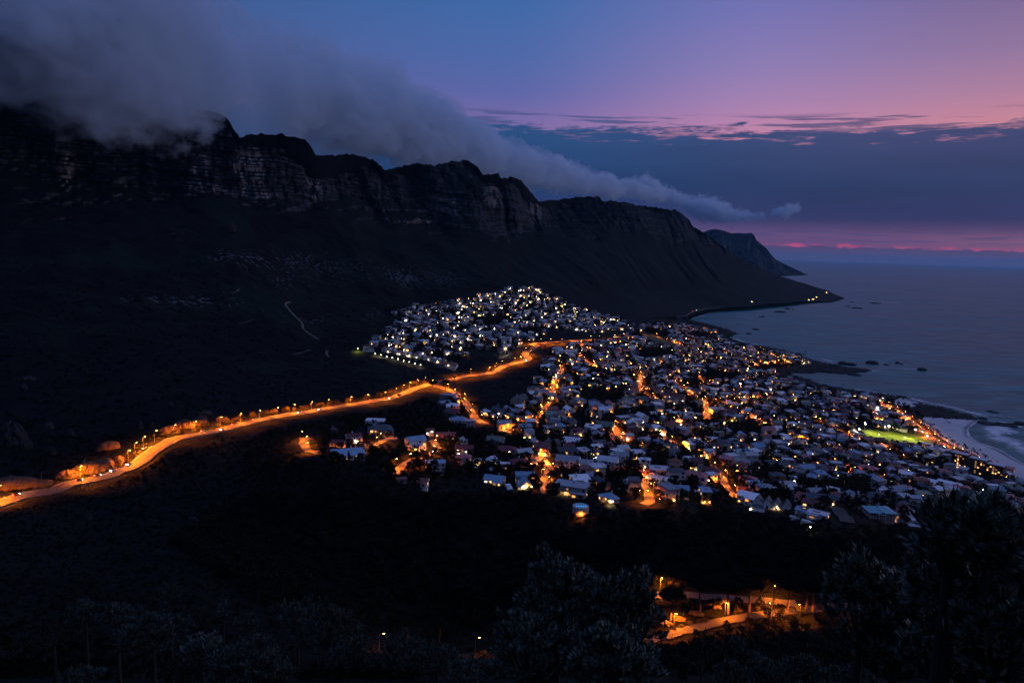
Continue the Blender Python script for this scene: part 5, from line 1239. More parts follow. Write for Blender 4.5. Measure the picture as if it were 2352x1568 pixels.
TOWN = [(1290, 800), (1330, 792), (1460, 768), (1480, 742), (1600, 750), (1640, 760), (1662, 778), (1700, 795), (1800, 812), (1868, 833), (1800, 846), (1770, 850), (1800, 868), (1850, 886), (1950, 905), (2020, 915), (2080, 965), (2110, 990), (2170, 1035), (2240, 1068), (2300, 1092), (2420, 1130),
        (2420, 1200), (2100, 1212), (2000, 1180), (1900, 1190), (1780, 1180), (1690, 1165), (1500, 1165), (1270, 1150), (1200, 1115), (1120, 1085), (1080, 1050), (1200, 1040), (1200, 1005), (1130, 975), (1060, 965), (1020, 925), (1060, 912), (1130, 950), (1200, 930), (1240, 870), (1245, 830)]
UPPER = [(850, 797), (868, 768), (915, 740), (880, 716), (930, 705), (1000, 698), (1050, 688), (1120, 678), (1165, 664), (1220, 660), (1290, 688), (1350, 715), (1440, 740), (1465, 755), (1360, 766), (1300, 756), (1220, 752), (1250, 768), (1190, 795), (1165, 815), (1090, 800), (1065, 832), (1030, 828), (950, 812), (900, 800)]
WOODS = [(1375, 912, 55, 20), (1650, 866, 62, 12), (1500, 812, 40, 12), (1780, 846, 55, 8), (1720, 985, 60, 14), (1540, 1062, 40, 12), (1130, 735, 55, 8), (1250, 760, 60, 8), (1420, 1100, 40, 14), (1950, 1130, 40, 14), (1390, 1045, 30, 8), (1500, 770, 40, 14), (1640, 1000, 40, 8), (1560, 1120, 30, 12),
         (1980, 975, 26, 14), (1760, 1090, 40, 14), (1820, 940, 30, 8), (1450, 955, 40, 10), (1340, 965, 30, 10), (1610, 770, 30, 6)]
def inpoly(poly, u, v):
    r = False; n = len(poly); j = n - 1
    for i in range(n):
        xi, yi = poly[i]; xj, yj = poly[j]
        if ((yi > v) != (yj > v)) and u < (xj - xi) * (v - yi) / (yj - yi) + xi: r = not r
        j = i
    return r
def wooded(u, v): return any(((u - a) / c) ** 2 + ((v - b) / d) ** 2 < 1 for a, b, c, d in WOODS)
def on_field(u, v): return inpoly([(1964, 978), (2140, 992), (2156, 1024), (2040, 1020), (1985, 1012)], u, v) or inpoly([(1470, 760), (1550, 785), (1555, 803), (1475, 780)], u, v)
cands = []
sp = 19.5
for iy in range(int(400 / sp), int(2750 / sp)):
    for ix in range(-int(700 / sp), int(1500 / sp)):
        x = (ix + rnd.uniform(-.28, .28)) * sp + (iy % 2) * sp * .5; y = (iy + rnd.uniform(-.28, .28)) * sp
        if abs(x) > y * 0.85: continue
        z = ground(x, y)
        if z < 1.8: continue
        u, v, _ = proj((x, y, z))
        up = inpoly(UPPER, u, v); to = inpoly(TOWN, u, v)
        if not (up or to) or wooded(u, v) or on_field(u, v): continue
        if rnd.random() < (0.24 if not up else 0.22): continue
        w = rnd.uniform(9.5, 16) if not up else rnd.uniform(9.5, 15)
        if road_dist(x, y) < w * .42: continue
        if any((x - a) ** 2 + (y - b) ** 2 < (r_ + w * .5) ** 2 for a, b, r_ in HOUSES): continue
        cands.append((x, y, z, w, u, v, up))
print('house candidates', len(cands))
cands.sort(key=lambda c: -c[3] / c[1] if -50 < c[4] < 2400 else 0)
n_ind = 300 - len(HOUSES)
stuffparts = {}; SPILL = []
def add_stuff(parts, M, wall, rc):
    for nm, mk, mb, ch in parts:
        for k, b in [(mk, mb)] + [(c[1], c[2]) for c in ch]:
            k = {'WALL': 'plaster_' + wall, 'ROOF': 'roof_' + rc}.get(k, k)
            stuffparts.setdefault(k, MB()).join(b, M)
for i, (x, y, z, w, u, v, up) in enumerate(cands):
    rg = random.Random(i * 31 + 5)
    roof = rg.choice(('hip', 'hip', 'gable', 'gable', 'flat', 'flat', 'mono')) if not up else rg.choice(('flat', 'flat', 'mono', 'gable', 'flat'))
    rc = rg.choice(('white', 'white', 'pale', 'grey', 'grey', 'slate', 'slate', 'slate', 'terracotta', 'maroon', 'maroon', 'blue', 'rose', 'slate', 'green') if not up else ('white', 'white', 'pale', 'grey', 'grey', 'blue', 'slate', 'slate', 'maroon'))
    if roof == 'flat' and rc in ('terracotta', 'maroon', 'rose'): rc = 'pale'
    wall = rg.choice(('white', 'white', 'white', 'cream', 'grey', 'pink', 'stone', 'brown'))
    st = rg.choice((1, 1, 2, 2, 3) if not up else (2, 2, 3, 1))
    d = w * rg.uniform(.6, .85)
    face = 0.35 if not up else -0.3
    rz = -math.atan2(x, y) * .6 + rg.choice((0, 0, PI / 2, -PI / 2)) + rg.uniform(-.3, .3) + face
    lit = rg.choice((0, .05, .12, .25, .5, .7)) if not up else rg.choice((0, .1, .2, .4))
    lamp = ''
    pr = rg.random()
    if pr < (.55 if up else .88): lamp = rg.choice(('white', 'white', 'warm')) if up else rg.choice(('warm', 'orange', 'orange', 'warm', 'orange', 'white'))
    zz = min(z, ground_min(x, y, w * .4)) + 1.0
    if i < n_ind and -40 < u < 2390:
        r = add_house_obj(x, y, zz, rz, w, d, st, roof, rc, wall, lit, '', 5 if w * FPX / y > 17 else 3, seedr=i)
        if lamp:
            az = math.atan2(x, y); ca, sa = math.cos(-rz), math.sin(-rz)
            dx_, dy_ = -math.sin(az) * (max(w, d) * .5 + 1.0), -math.cos(az) * (max(w, d) * .5 + 1.0)
            porch_lamp(r, dx_ * ca - dy_ * sa, dx_ * sa + dy_ * ca, 2.2, lamp, 5200 if rg.random() < .7 else 0)
            for _k in range(rg.choice((0, 1, 1, 2))):
                ex, ey = dx_ + rg.uniform(-6, 6), dy_ * rg.uniform(.9, 1.25); porch_lamp(r, ex * ca - ey * sa, ex * sa + ey * ca, rg.uniform(1.6, 4), rg.choice((lamp, 'orange')), 0)
    else:
        parts, hh = gen_house(w, d, st, roof, rg, lit, 3, extras=False)
        M = Matrix.Translation((x, y, zz)) @ Matrix.Rotation(rz, 4, 'Z')
        add_stuff(parts, M, wall, rc)
        if lamp:
            b = MB(); az = math.atan2(x, y); s_ = max(w, d) * .5 + .8; k_ = (.18 + y / 8000.0) * rg.uniform(.6, 1.35)
            lx, ly = x - math.sin(az) * s_ + rg.uniform(-4, 4), y - math.cos(az) * s_
            b.box(lx - k_, lx + k_, ly - k_, ly + k_, zz + 2.2 - k_, zz + 2.2 + k_); stuffparts.setdefault('spark_' + lamp, MB()).join(b)
            if rg.random() < .6:
                b = MB(); lx2, ly2 = lx + rg.uniform(-7, 7), ly + rg.uniform(-6, 6); b.box(lx2 - k_, lx2 + k_, ly2 - k_, ly2 + k_, zz + 2.8 - k_, zz + 2.8 + k_); stuffparts.setdefault('spark_' + rg.choice(('orange', lamp)), MB()).join(b)
            if rg.random() < (.2 if up else .42): SPILL.append((lx, ly - .5, zz + 2.9, lamp, y))
    HOUSES.append((x, y, w * .5))
allb = MB(); mats_ = []
for k, b in stuffparts.items(): allb.join(b, None, len(mats_)); mats_.append(k)
dh = link('distant_houses', allb.mesh('distant_houses', mats_), kind='stuff', label='the many smaller far houses of the town and upper suburb')
for lx, ly, lz, lamp, y in SPILL: spot(dh, (lx, ly, lz), 8000, {'warm': (1, .5, .14), 'white': (1, .85, .6), 'orange': (1, .28, .03)}[lamp], 168, .3)
# a few lit cottages out on the far headland
for i, (u, v) in enumerate(((1898, 672), (1874, 683), (1866, 688), (1857, 690), (1727, 694))):
    q = hit(u, v)
    if q is None: continue
    add_house_obj(q.x, q.y, q.z, rnd.uniform(-.4, .4), 15, 10, 1, 'gable', 'pale', 'white', 1.0, '', 4, full='tiny lit cottage on the dark far headland, %s listed from its tip' % ORD[i] if 0 else None, desc='tiny lit cottage', seedr=i)
    REG[-1] = (REG[-1][0], 'tiny lit cottage', 'on the far headland shore', u, v)
    o = REG[-1][0]; b = MB(); b.box(-.8, .8, -9.6, -8.6, 3, 4.2); link('porch_lamp', b.mesh('porch_lamp', ['spark_warm']), o)
# ------------------------------------------------------------------ plants
nrs = np.random.RandomState(5)
def crown_np(rx, rz, zc, ncl, nl, ls, flat=1.0, clr=0.36, hollow=0.55, rs=nrs):
    """leaf quads in clumps through an ellipsoid -> V (n*4,3)"""
    d = rs.normal(size=(ncl, 3)); d /= np.linalg.norm(d, axis=1)[:, None]
    rr = rs.uniform(hollow, 1.0, ncl) ** .7
    cc = d * rr[:, None] * np.array([rx, rx, rz]) * (1 - clr * .6)
    cc[:, 2] = np.where(cc[:, 2] < 0, cc[:, 2] * flat, cc[:, 2])
    sz = rs.uniform(.6, 1.25, ncl) * clr * min(rx, rz * 1.4)
    e = rs.normal(size=(ncl, nl, 3)); e /= np.linalg.norm(e, axis=2)[..., None]
    p = cc[:, None] + e * (sz[:, None] * rs.uniform(.55, 1.0, (ncl, nl)))[..., None] * np.array([1, 1, .75])
    p = p.reshape(-1, 3); n = len(p)
    a = rs.normal(size=(n, 3)); a /= np.linalg.norm(a, axis=1)[:, None]
    b = np.cross(a, e.reshape(-1, 3) + rs.normal(size=(n, 3)) * .5); b /= np.linalg.norm(b, axis=1)[:, None] + 1e-9
    s = ls * rs.uniform(.6, 1.3, (n, 1))
    V = np.stack([p - a * s, p - b * s * .6, p + a * s, p + b * s * .6], 1).reshape(-1, 3)
    V[:, 2] += zc
    return V
def quads_n(n): return np.arange(n * 4).reshape(-1, 4)
def limb_mb(h, rx, zc, seed, r0=.3, lean=.0, fork=3):
    rg = random.Random(seed); m_ = MB(); top = Vector((lean, lean * .4, zc * .75))
    m_.cyl((0, 0, -1.2), (lean * .4, 0, zc * .4), r0, r0 * .75, 8, cap=False); m_.cyl((lean * .4, 0, zc * .4), top, r0 * .75, r0 * .5, 8, cap=False)
    for k in range(fork):
        a = 2 * PI * k / fork + rg.uniform(-.4, .4); e = Vector((math.cos(a) * rx * .55, math.sin(a) * rx * .55, zc + rg.uniform(-.1, .25) * rx))
        mid = (top + e) / 2 + Vector((0, 0, -.12 * rx)); m_.cyl(top, mid, r0 * .45, r0 * .3, 6, cap=False); m_.cyl(mid, e, r0 * .3, r0 * .12, 6, cap=False)
    return m_
KIND = {}
def tree_kind(key, crowns, leafmat, trunks, barkmat):
    KIND[key] = ([np_mesh('crown', V, quads=quads_n(len(V) // 4), mats=[leafmat]) for V in crowns], [t.mesh('trunk', [barkmat], True) for t in trunks])
tree_kind('round', [crown_np(3.2, 2.9, 4.3, 26, 42, .30) for _ in range(4)], 'tree_leaf', [limb_mb(6, 3, 4.2, s, .25) for s in range(2)], 'bark')
tree_kind('dark', [crown_np(3.0, 3.8, 5.2, 30, 42, .30) for _ in range(3)], 'pine_leaf', [limb_mb(7, 3, 5, s, .25) for s in range(2)], 'bark')
tree_kind('cypress', [crown_np(1.1, 4.6, 5.0, 30, 26, .22, clr=.5) for _ in range(2)], 'pine_leaf', [limb_mb(7, .8, 4, 1, .15)], 'bark')
tree_kind('umbrella', [crown_np(6.8, 2.0, 12.2, 60, 60, .34, flat=.35, clr=.55) for _ in range(3)], 'pine_leaf', [limb_mb(13, 6.5, 11.6, s, .5, .8, 5) for s in range(3)], 'bark')
tree_kind('roadside', [crown_np(2.6, 1.7, 1.5, 22, 40, .26, flat=.6) for _ in range(4)], 'roadside_leaf', [limb_mb(2, 2, 1.4, s, .15) for s in range(2)], 'bark')
def palm_crown():
    m_ = MB()
    for k in range(20):
        a = 2 * PI * k / 20 + rnd.uniform(-.15, .15); up = rnd.uniform(-.1, .9); L = rnd.uniform(2.6, 3.4); p = Vector((0, 0, 0)); prev = None
        for j in range(5):
            t = j / 4; q = Vector((math.cos(a) * L * t, math.sin(a) * L * t, L * (up * t - 1.0 * t * t))); wd = .42 * (1 - t * .7) * (0.5 if j == 0 else 1)
            n = Vector((-math.sin(a), math.cos(a), 0)) * wd
            cur = (q - n - Vector((0, 0, wd * .6)), q, q + n - Vector((0, 0, wd * .6)))
            if prev: m_.add([prev[0], prev[1], prev[2], cur[0], cur[1], cur[2]], [(0, 1, 4, 3), (1, 2, 5, 4)])
            prev = cur
    for v in range(len(m_.V)): m_.V[v] = (m_.V[v][0], m_.V[v][1], m_.V[v][2] + 7.0)
    return m_
KIND['palm'] = ([palm_crown().mesh('crown', ['palm_leaf']) for _ in range(3)], [(lambda b: (b.cyl((0, 0, -1), (.1, 0, 4), .32, .24, 8, cap=False), b.cyl((.1, 0, 4), (0, 0, 7), .24, .3, 8, cap=False), b)[2])(MB()).mesh('trunk', ['bark'])])
ntree = [0]
def tree(kind, name, x, y, z, s, desc, where=None, cat='tree', group='trees of the town', label=None, crownpart='crown'):
    cr, tr = KIND[kind]; r = empty(name, (x, y, z), rnd.uniform(0, 6.28), s, category=cat, group=group)
    link(crownpart, rnd.choice(cr), r); link('trunk', rnd.choice(tr), r)
    u, v, _ = proj((x, y, z + 4 * s)); ntree[0] += 1
    if label: r['label'] = label
    else: register(r, desc, where or near_anchor(u, v), u, v)
    return r
# umbrella pines at the fork of the mountain road and in the valley
for i, (u, v, s, lb) in enumerate([(996, 904, 1.35, 'broad dark umbrella pine left of the road fork'), (1024, 897, 1.15, 'dark umbrella pine right of the road fork'), (1044, 876, .6, 'small round pine beside the lamp above the fork'), (917, 918, .55, 'lone small pine on the lower edge of the mountain road'),
                                   (1538, 1431, 1.35, 'leftmost valley pine with orange-lit forked trunk'), (1608, 1408, 1.45, 'valley pine with long curving branch over the upper road'), (1673, 1410, 1.35, 'valley pine with bright orange trunk beside the lamp'), (1721, 1404, 1.3, 'twin-trunked pine right of the bright orange trunk'),
                                   (1808, 1403, 1.3, 'dark valley pine just left of the lower road'), (1852, 1404, 1.2, 'slim dark pine in front of the lower road'), (1866, 1406, 1.3, 'slim dark pine right of its twin on the lower road'), (1778, 1380, 1.2, 'dark pine behind the lamp on the upper valley road'), (935, 1480, .9, 'orange-trunked pine left of the lowest lamp'), (1008, 1478, .9, 'thin orange-trunked pine between the two lowest lamps')]):
    q = hit(u, v); tree('umbrella', 'umbrella_pine', q.x, q.y, q.z, s, '', cat='pine', group='umbrella pines by the roads', label=lb)
for i, (u, v, s) in enumerate([(1570, 1412, .8), (1590, 1396, .9), (1632, 1402, .9), (1650, 1392, .8), (1695, 1398, .9), (1745, 1396, .9), (1762, 1418, .9), (1722, 1436, .8), (1668, 1446, .7), (1600, 1462, .7), (1792, 1414, .9), (1835, 1412, .9), (1885, 1406, 1.0), (1560, 1380, .5), (1690, 1384, .5)]):
    q = hit(u, v); tree(('dark', 'round')[i % 2], 'valley_tree', q.x, q.y, q.z - .5, s, 'dark bushy tree', 'between and below the two valley roads', group='dark trees round the valley roads')
# bushes lit orange beside the mountain road
for i in range(34):
    t = i / 33; P = PATHS['mountain_road']
    idx = [k for k, p in enumerate(P) if 400 < proj(p)[0] < 975]
    p = P[idx[int(t * (len(idx) - 1))]]; j = idx[int(t * (len(idx) - 1))]
    tg = (P[j + 1] - P[j - 1]).normalized(); n = Vector((-tg.y, tg.x, 0))
    if n.y < 0: n = -n
    o_ = 10 + rnd.uniform(1.5, 8) + t * 3; x, y = p.x + n.x * o_, p.y + n.y * o_
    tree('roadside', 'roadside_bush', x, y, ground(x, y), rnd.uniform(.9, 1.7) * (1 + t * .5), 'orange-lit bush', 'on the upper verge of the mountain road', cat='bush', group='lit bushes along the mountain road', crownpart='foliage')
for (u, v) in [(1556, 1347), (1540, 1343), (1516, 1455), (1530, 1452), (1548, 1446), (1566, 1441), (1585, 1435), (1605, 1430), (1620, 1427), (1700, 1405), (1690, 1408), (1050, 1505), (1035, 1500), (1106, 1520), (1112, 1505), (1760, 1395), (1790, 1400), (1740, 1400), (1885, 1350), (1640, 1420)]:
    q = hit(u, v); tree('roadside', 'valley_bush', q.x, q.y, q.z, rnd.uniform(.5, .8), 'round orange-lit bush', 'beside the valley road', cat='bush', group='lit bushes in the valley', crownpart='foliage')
# palms by the promenade, coastal trees
P = PATHS['promenade']; L = len(P)
for i in range(24):
    j = int(L * (.30 + .68 * i / 23)); j = min(j, L - 2)
    tg = (P[j + 1] - P[j - 1]).normalized(); n = Vector((tg.y, -tg.x, 0))
    if n.x < 0: n = -n
    x, y = P[j].x + n.x * rnd.uniform(13, 19), P[j].y + n.y * rnd.uniform(12, 19)
    tree('palm', 'palm_tree', x, y, max(ground(x, y), 1), rnd.uniform(1.1, 1.5), 'dark feathery palm', 'between the promenade and the beach', cat='palm', group='palms by the beach')
for i in range(22):
    j = int(L * (.02 + .36 * i / 21)); j = max(1, min(j, L - 2)); tg = (P[j + 1] - P[j - 1]).normalized(); n = Vector((tg.y, -tg.x, 0))
    if n.x < 0: n = -n
    x, y = P[j].x + n.x * rnd.uniform(14, 34), P[j].y + n.y * rnd.uniform(14, 34)
    tree('dark', 'shore_tree', x, y, max(ground(x, y), 1), rnd.uniform(1.0, 1.6), 'dark bushy tree', 'on the sea side of the promenade', group='trees on the sea side of the promenade')
# trees lit by the floodlights
for i in range(12):
    q = hit(1996 + i * 9, 986 + i * .9 - 3); tree('dark' if i % 3 else 'cypress', 'field_tree', q.x, q.y + 6, q.z, rnd.uniform(.9, 1.4), 'tall floodlit tree', 'behind the sports field', group='floodlit trees behind the sports field')
def near_road_px(u, v, m_=10):
    for nm, mm in (('valley_road_upper', (9, 42)), ('valley_road_lower', (9, 52)), ('mountain_road', (12, 26)), ('branch_road', (5, 16)), ('gate_drive', (4, 14)), ('hairpin_road', (6, 16)), ('lower_street', (4, 12)), ('cul_de_sac', (6, 16))):
        pts = ROADS[nm][3]
        if u < min(p[0] for p in pts) - 30 or u > max(p[0] for p in pts) + 30: continue
        pts = sorted(pts); vv = np.interp(u, [p[0] for p in pts], [p[1] for p in pts])
        if vv - mm[0] < v < vv + mm[1]: return True
    return False
# town trees
GROVE = [(735, 975), (820, 955), (940, 975), (1060, 985), (1130, 1000), (1210, 1010), (1230, 1110), (1100, 1110), (930, 1125), (840, 1085), (740, 1070)]
tc = []
sp = 9.0
for iy in range(int(390 / sp), int(2600 / sp)):
    for ix in range(-int(700 / sp), int(1400 / sp)):
        x = (ix + rnd.uniform(-.4, .4)) * sp; y = (iy + rnd.uniform(-.4, .4)) * sp
        if abs(x) > y * .85 or rnd.random() < .08: continue
        z = ground(x, y)
        if z < 1.8: continue
        u, v, _ = proj((x, y, z))
        gr = inpoly(GROVE, u, v) and not inpoly(TOWN, u, v)
        if not (gr or inpoly(TOWN, u, v) or inpoly(UPPER, u, v)) or on_field(u, v): continue
        if gr and (near_road_px(u, v, 6) or rnd.random() < .3): continue
        if road_dist(x, y) < 1.6: continue
        tc.append((x, y, z, u, v))
hk = KDTree(len(HOUSES))
for i, h_ in enumerate(HOUSES): hk.insert((h_[0], h_[1], 0), i)
hk.balance()
tc2 = []
for t in tc:
    ok = True
    for co, j, d in hk.find_n((t[0], t[1], 0), 3):
        if d < HOUSES[j][2] + 0.4: ok = False; break
    if ok: tc2.append(t)
print('town tree candidates', len(tc2))
tc2.sort(key=lambda t: t[1] + (9999 if not -30 < t[3] < 2380 else 0))
nt_ind = 225
def low_crown(x, y, z, s, n=1):
    return crown_np(2.9 * s, 2.7 * s, 3.3 * s, 9, 11, .62 * s, clr=.5) + np.array([x, y, z])
VS = []
for i, (x, y, z, u, v) in enumerate(tc2):
    if i < nt_ind:
        k = rnd.choice(('round', 'round', 'dark', 'cypress')) if rnd.random() < .9 else 'dark'
        tree(k, {'round': 'garden_tree', 'dark': 'bushy_tree', 'cypress': 'cypress_tree'}[k], x, y, z - .3, rnd.uniform(.85, 1.6), {'round': 'round-crowned dark tree', 'dark': 'tall bushy dark tree', 'cypress': 'narrow dark cypress'}[k])
    else: VS.append(low_crown(x, y, z, rnd.uniform(.9, 1.8)))
V = np.concatenate(VS); link('town_foliage', np_mesh('town_foliage', V, quads=quads_n(len(V) // 4), mats=['tree_leaf']), kind='stuff', label='mass of dark garden trees between the far houses')
# dark wood between the camera hill and the suburb; low scrub on the slopes
WOOD = [(380, 1240), (700, 1080), (760, 1070), (900, 1120), (1010, 1130), (1200, 1130), (1270, 1165), (1480, 1175), (1700, 1180), (1850, 1205), (2000, 1215), (2352, 1215), (2352, 1330), (2100, 1370), (1900, 1345), (1500, 1340), (1200, 1420), (900, 1440), (600, 1380)]
BANK = [(1712, 1432), (1800, 1420), (1900, 1414), (2060, 1420), (2060, 1545), (1560, 1545), (1500, 1500), (1540, 1482), (1640, 1455)]
DARKHILL = [(560, 1015), (680, 955), (960, 905), (1000, 925), (1040, 975), (1180, 1010), (1190, 1045), (1060, 1000), (900, 985), (750, 960), (700, 990), (650, 1030), (760, 1100), (560, 1120)]
VS = []
sp = 7.2
for iy in range(int(150 / sp), int(960 / sp)):
    for ix in range(-int(420 / sp), int(560 / sp)):
        x = (ix + rnd.uniform(-.4, .4)) * sp; y = (iy + rnd.uniform(-.4, .4)) * sp
        if abs(x) > y * .8: continue
        z = ground(x, y); u, v, _ = proj((x, y, z + 2))
        bk = inpoly(BANK, u, v)
        if not bk and (not (inpoly(WOOD, u, v) or inpoly(DARKHILL, u, v)) or near_road_px(u, v)): continue
        if road_dist(x, y) < (3 if bk else 6): continue
        co, j, d = hk.find((x, y, 0))
        if d < HOUSES[j][2] + 3: continue
        s = rnd.uniform(.9, 1.7)
        if bk: s *= .75
        if v < 1140 or (HOUSES[j][1] > y and d < 30): s *= .6
        VS.append(crown_np(2.9 * s, 2.2 * s, 2.6 * s, 16, 15, .42 * s, clr=.45) + np.array([x, y, z]))
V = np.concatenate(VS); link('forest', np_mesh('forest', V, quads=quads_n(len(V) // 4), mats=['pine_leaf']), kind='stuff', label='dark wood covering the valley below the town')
VS = []
for k in range(15000):
    u = rnd.uniform(-60, 2300); v = rnd.uniform(600, 1560) if rnd.random() < .5 else rnd.uniform(1000, 1560)
    if inpoly(TOWN, u, v) or inpoly(UPPER, u, v) or near_road_px(u, v, 6) or inpoly(LAND, u, v) is False: continue
    q = hit(u, v)
    if q is None or q.z < 2.5 or q.y > 2300 or q.y < 14 or road_dist(q.x, q.y) < 3: continue
    s = rnd.uniform(.5, 1.3) * min(1.8, max(.6, q.y / 420))
    VS.append(crown_np(1.7 * s, 1.0 * s, .5 * s, 5, 9, .34 * s, clr=.6) + np.array(q))
P = PATHS['mountain_road']
VG = []
for k in range(5200):
    j = rnd.randrange(1, len(P) - 1); tg = (P[j + 1] - P[j - 1]).normalized(); n = Vector((-tg.y, tg.x, 0))
    if n.y < 0: n = -n
    up_ = rnd.random() < .6; o_ = 8.4 + rnd.random() ** 1.5 * 14; x, y = P[j].x + n.x * (o_ if up_ else -o_), P[j].y + n.y * (o_ if up_ else -o_)
    if road_dist(x, y) < .8: continue
    s = rnd.uniform(.35, 1.0) * (1.0 if up_ else .6)
    VG.append(crown_np(1.1 * s, .8 * s, .35 * s, 4, 8, .28 * s, clr=.7) + np.array([x, y, ground(x, y)]))
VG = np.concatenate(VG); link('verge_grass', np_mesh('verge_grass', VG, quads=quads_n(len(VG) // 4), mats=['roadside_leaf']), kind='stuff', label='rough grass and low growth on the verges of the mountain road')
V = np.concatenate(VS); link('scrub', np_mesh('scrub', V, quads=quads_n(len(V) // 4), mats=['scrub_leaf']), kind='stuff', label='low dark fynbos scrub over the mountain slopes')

# silver trees and shrubs on the near bank: leaf rosettes at the branch tips
def rosettes(tips, dirs, L, nl, wid, rs):
    n = len(tips); D = dirs[:, None] * np.ones((1, nl, 1))
    r = rs.normal(size=(n, nl, 3)); r -= (r * D).sum(2)[..., None] * D; r /= np.linalg.norm(r, axis=2)[..., None]
    sp_ = rs.uniform(.15, 1.15, (n, nl, 1)); d = D * np.cos(sp_) + r * np.sin(sp_)
    up = np.cross(d, r * 1.0 + rs.normal(size=r.shape) * .05); side = np.cross(d, np.cross(r, d)); side = np.cross(d, r); side /= np.linalg.norm(side, axis=2)[..., None] + 1e-9
    Lr = L * rs.uniform(.7, 1.15, (n, nl, 1)); b = tips[:, None] + D * L * (rs.uniform(-.9, .15, (n, nl, 1)))
    mid = b + d * Lr * .5 + r * Lr * .04; tip = b + d * Lr + D * Lr * .10
    V = np.stack([b, mid - side * wid, tip, mid + side * wid], 2).reshape(-1, 3)
    return V
def rosette_plant(name, u, v, Y, rpx, vpx, ntip, L, mat, label, cat='shrub', group=None, wid=.13, nl=30, bark='bark_silver'):
    c = at(u, v, Y); rx = rpx * Y / FPX; rz = vpx * Y / FPX; gz_ = ground(c.x, c.y)
    rs = np.random.RandomState(int(u * 3 + v)); base = Vector((c.x, c.y, gz_))
    d = rs.normal(size=(ntip, 3)); d[:, 2] = d[:, 2] + .1; d /= np.linalg.norm(d, axis=1)[:, None]; d[:, 2] = np.where(d[:, 2] < -.55, -d[:, 2], d[:, 2]); d /= np.linalg.norm(d, axis=1)[:, None]
    lob = 1 + .28 * np.sin(d[:, 0] * 5 + u) * np.cos(d[:, 1] * 4 + v)
    tips = d * np.array([rx, rx * .8, rz]) * (rs.uniform(.55, 1.0, ntip) ** .5 * lob)[:, None]; dirs = d * .55 + np.array([0, 0, .75]) + rs.normal(size=(ntip, 3)) * .15; dirs /= np.linalg.norm(dirs, axis=1)[:, None]
    off = np.array([0, 0, c.z - gz_]); tips = tips + off
    V = rosettes(tips, dirs, L, nl, L * wid, rs)
    r = empty(name, base, 0, category=cat, group=group, label=label)
    link('foliage', np_mesh('foliage', V, quads=quads_n(len(V) // 4), mats=[mat]), r)
    b = MB(); hgt = c.z - gz_; fork = Vector((0, 0, max(.2, hgt - rz * .9))); r0 = .03 + rx * .05
    b.cyl((0, 0, -.6), fork, r0 * 1.6, r0, 7, cap=False)
    nb = max(5, ntip // 8); ends = []
    for k in range(nb):
        e = Vector(tips[k * ntip // nb]) * 1.0; e = Vector((e.x * .6, e.y * .6, fork.z + (e.z - fork.z) * .6)); mid = (fork + e) / 2 + Vector((0, 0, -.1 * rx)); ends.append(e)
        b.cyl(fork, mid, r0 * .7, r0 * .45, 5, cap=False); b.cyl(mid, e, r0 * .45, r0 * .3, 5, cap=False)
    for t, dr in zip(tips, dirs):
        t = Vector(t) - Vector(dr) * L * .8; e = min(ends, key=lambda q: (q - t).length); b.cyl(e, t, r0 * .25, r0 * .12, 4, cap=False)
    link('trunk', b.mesh('trunk', [bark]), r)
    return r
ST = 'silver trees on the near bank'
for a in [(1285, 1400, 19, 108, 128, 230, .19, 'silver_leaf', 'tall left half of the near centre silver trees, topped by upright shoots'), (1432, 1425, 18, 92, 122, 200, .19, 'silver_leaf', 'rounded right half of the near centre silver trees'),
          (1230, 1500, 17, 110, 100, 170, .18, 'silver_leaf', 'low dark silver bush at the foot of the tall centre tree'), (1400, 1530, 16, 120, 90, 180, .18, 'silver_leaf', 'low silver bush at the very bottom centre'),
          (1985, 1385, 12.5, 92, 118, 170, .16, 'silver_leaf', 'silver tree with bright upturned leaf tufts left of the large ones'), (2060, 1470, 12, 90, 90, 90, .20, 'silver_leaf', 'silver tree below the bright upturned tufts'),
          (2185, 1235, 9.5, 84, 88, 120, .175, 'silver_leaf', 'large silver tree beside the orange-lit seaside houses'), (2276, 1236, 9, 82, 88, 120, .175, 'silver_leaf', 'tallest silver tree at the right edge with spiky crown'), (2362, 1268, 9.5, 78, 92, 120, .17, 'silver_leaf', 'silver tree cut by the right border of the picture'),
          (2190, 1380, 10, 120, 100, 150, .165, 'silver_leaf', 'dark tangled silver tree under the large spiky ones'), (2290, 1470, 9, 110, 110, 150, .165, 'silver_leaf', 'darkest silver tree in the bottom corner by the border'), (2150, 1500, 11, 90, 70, 70, .18, 'silver_leaf', 'sparse silver tree at the bottom right with thin leaves')]:
    rosette_plant('silver_tree', *a[:8], label=a[8], cat='tree', group=ST)
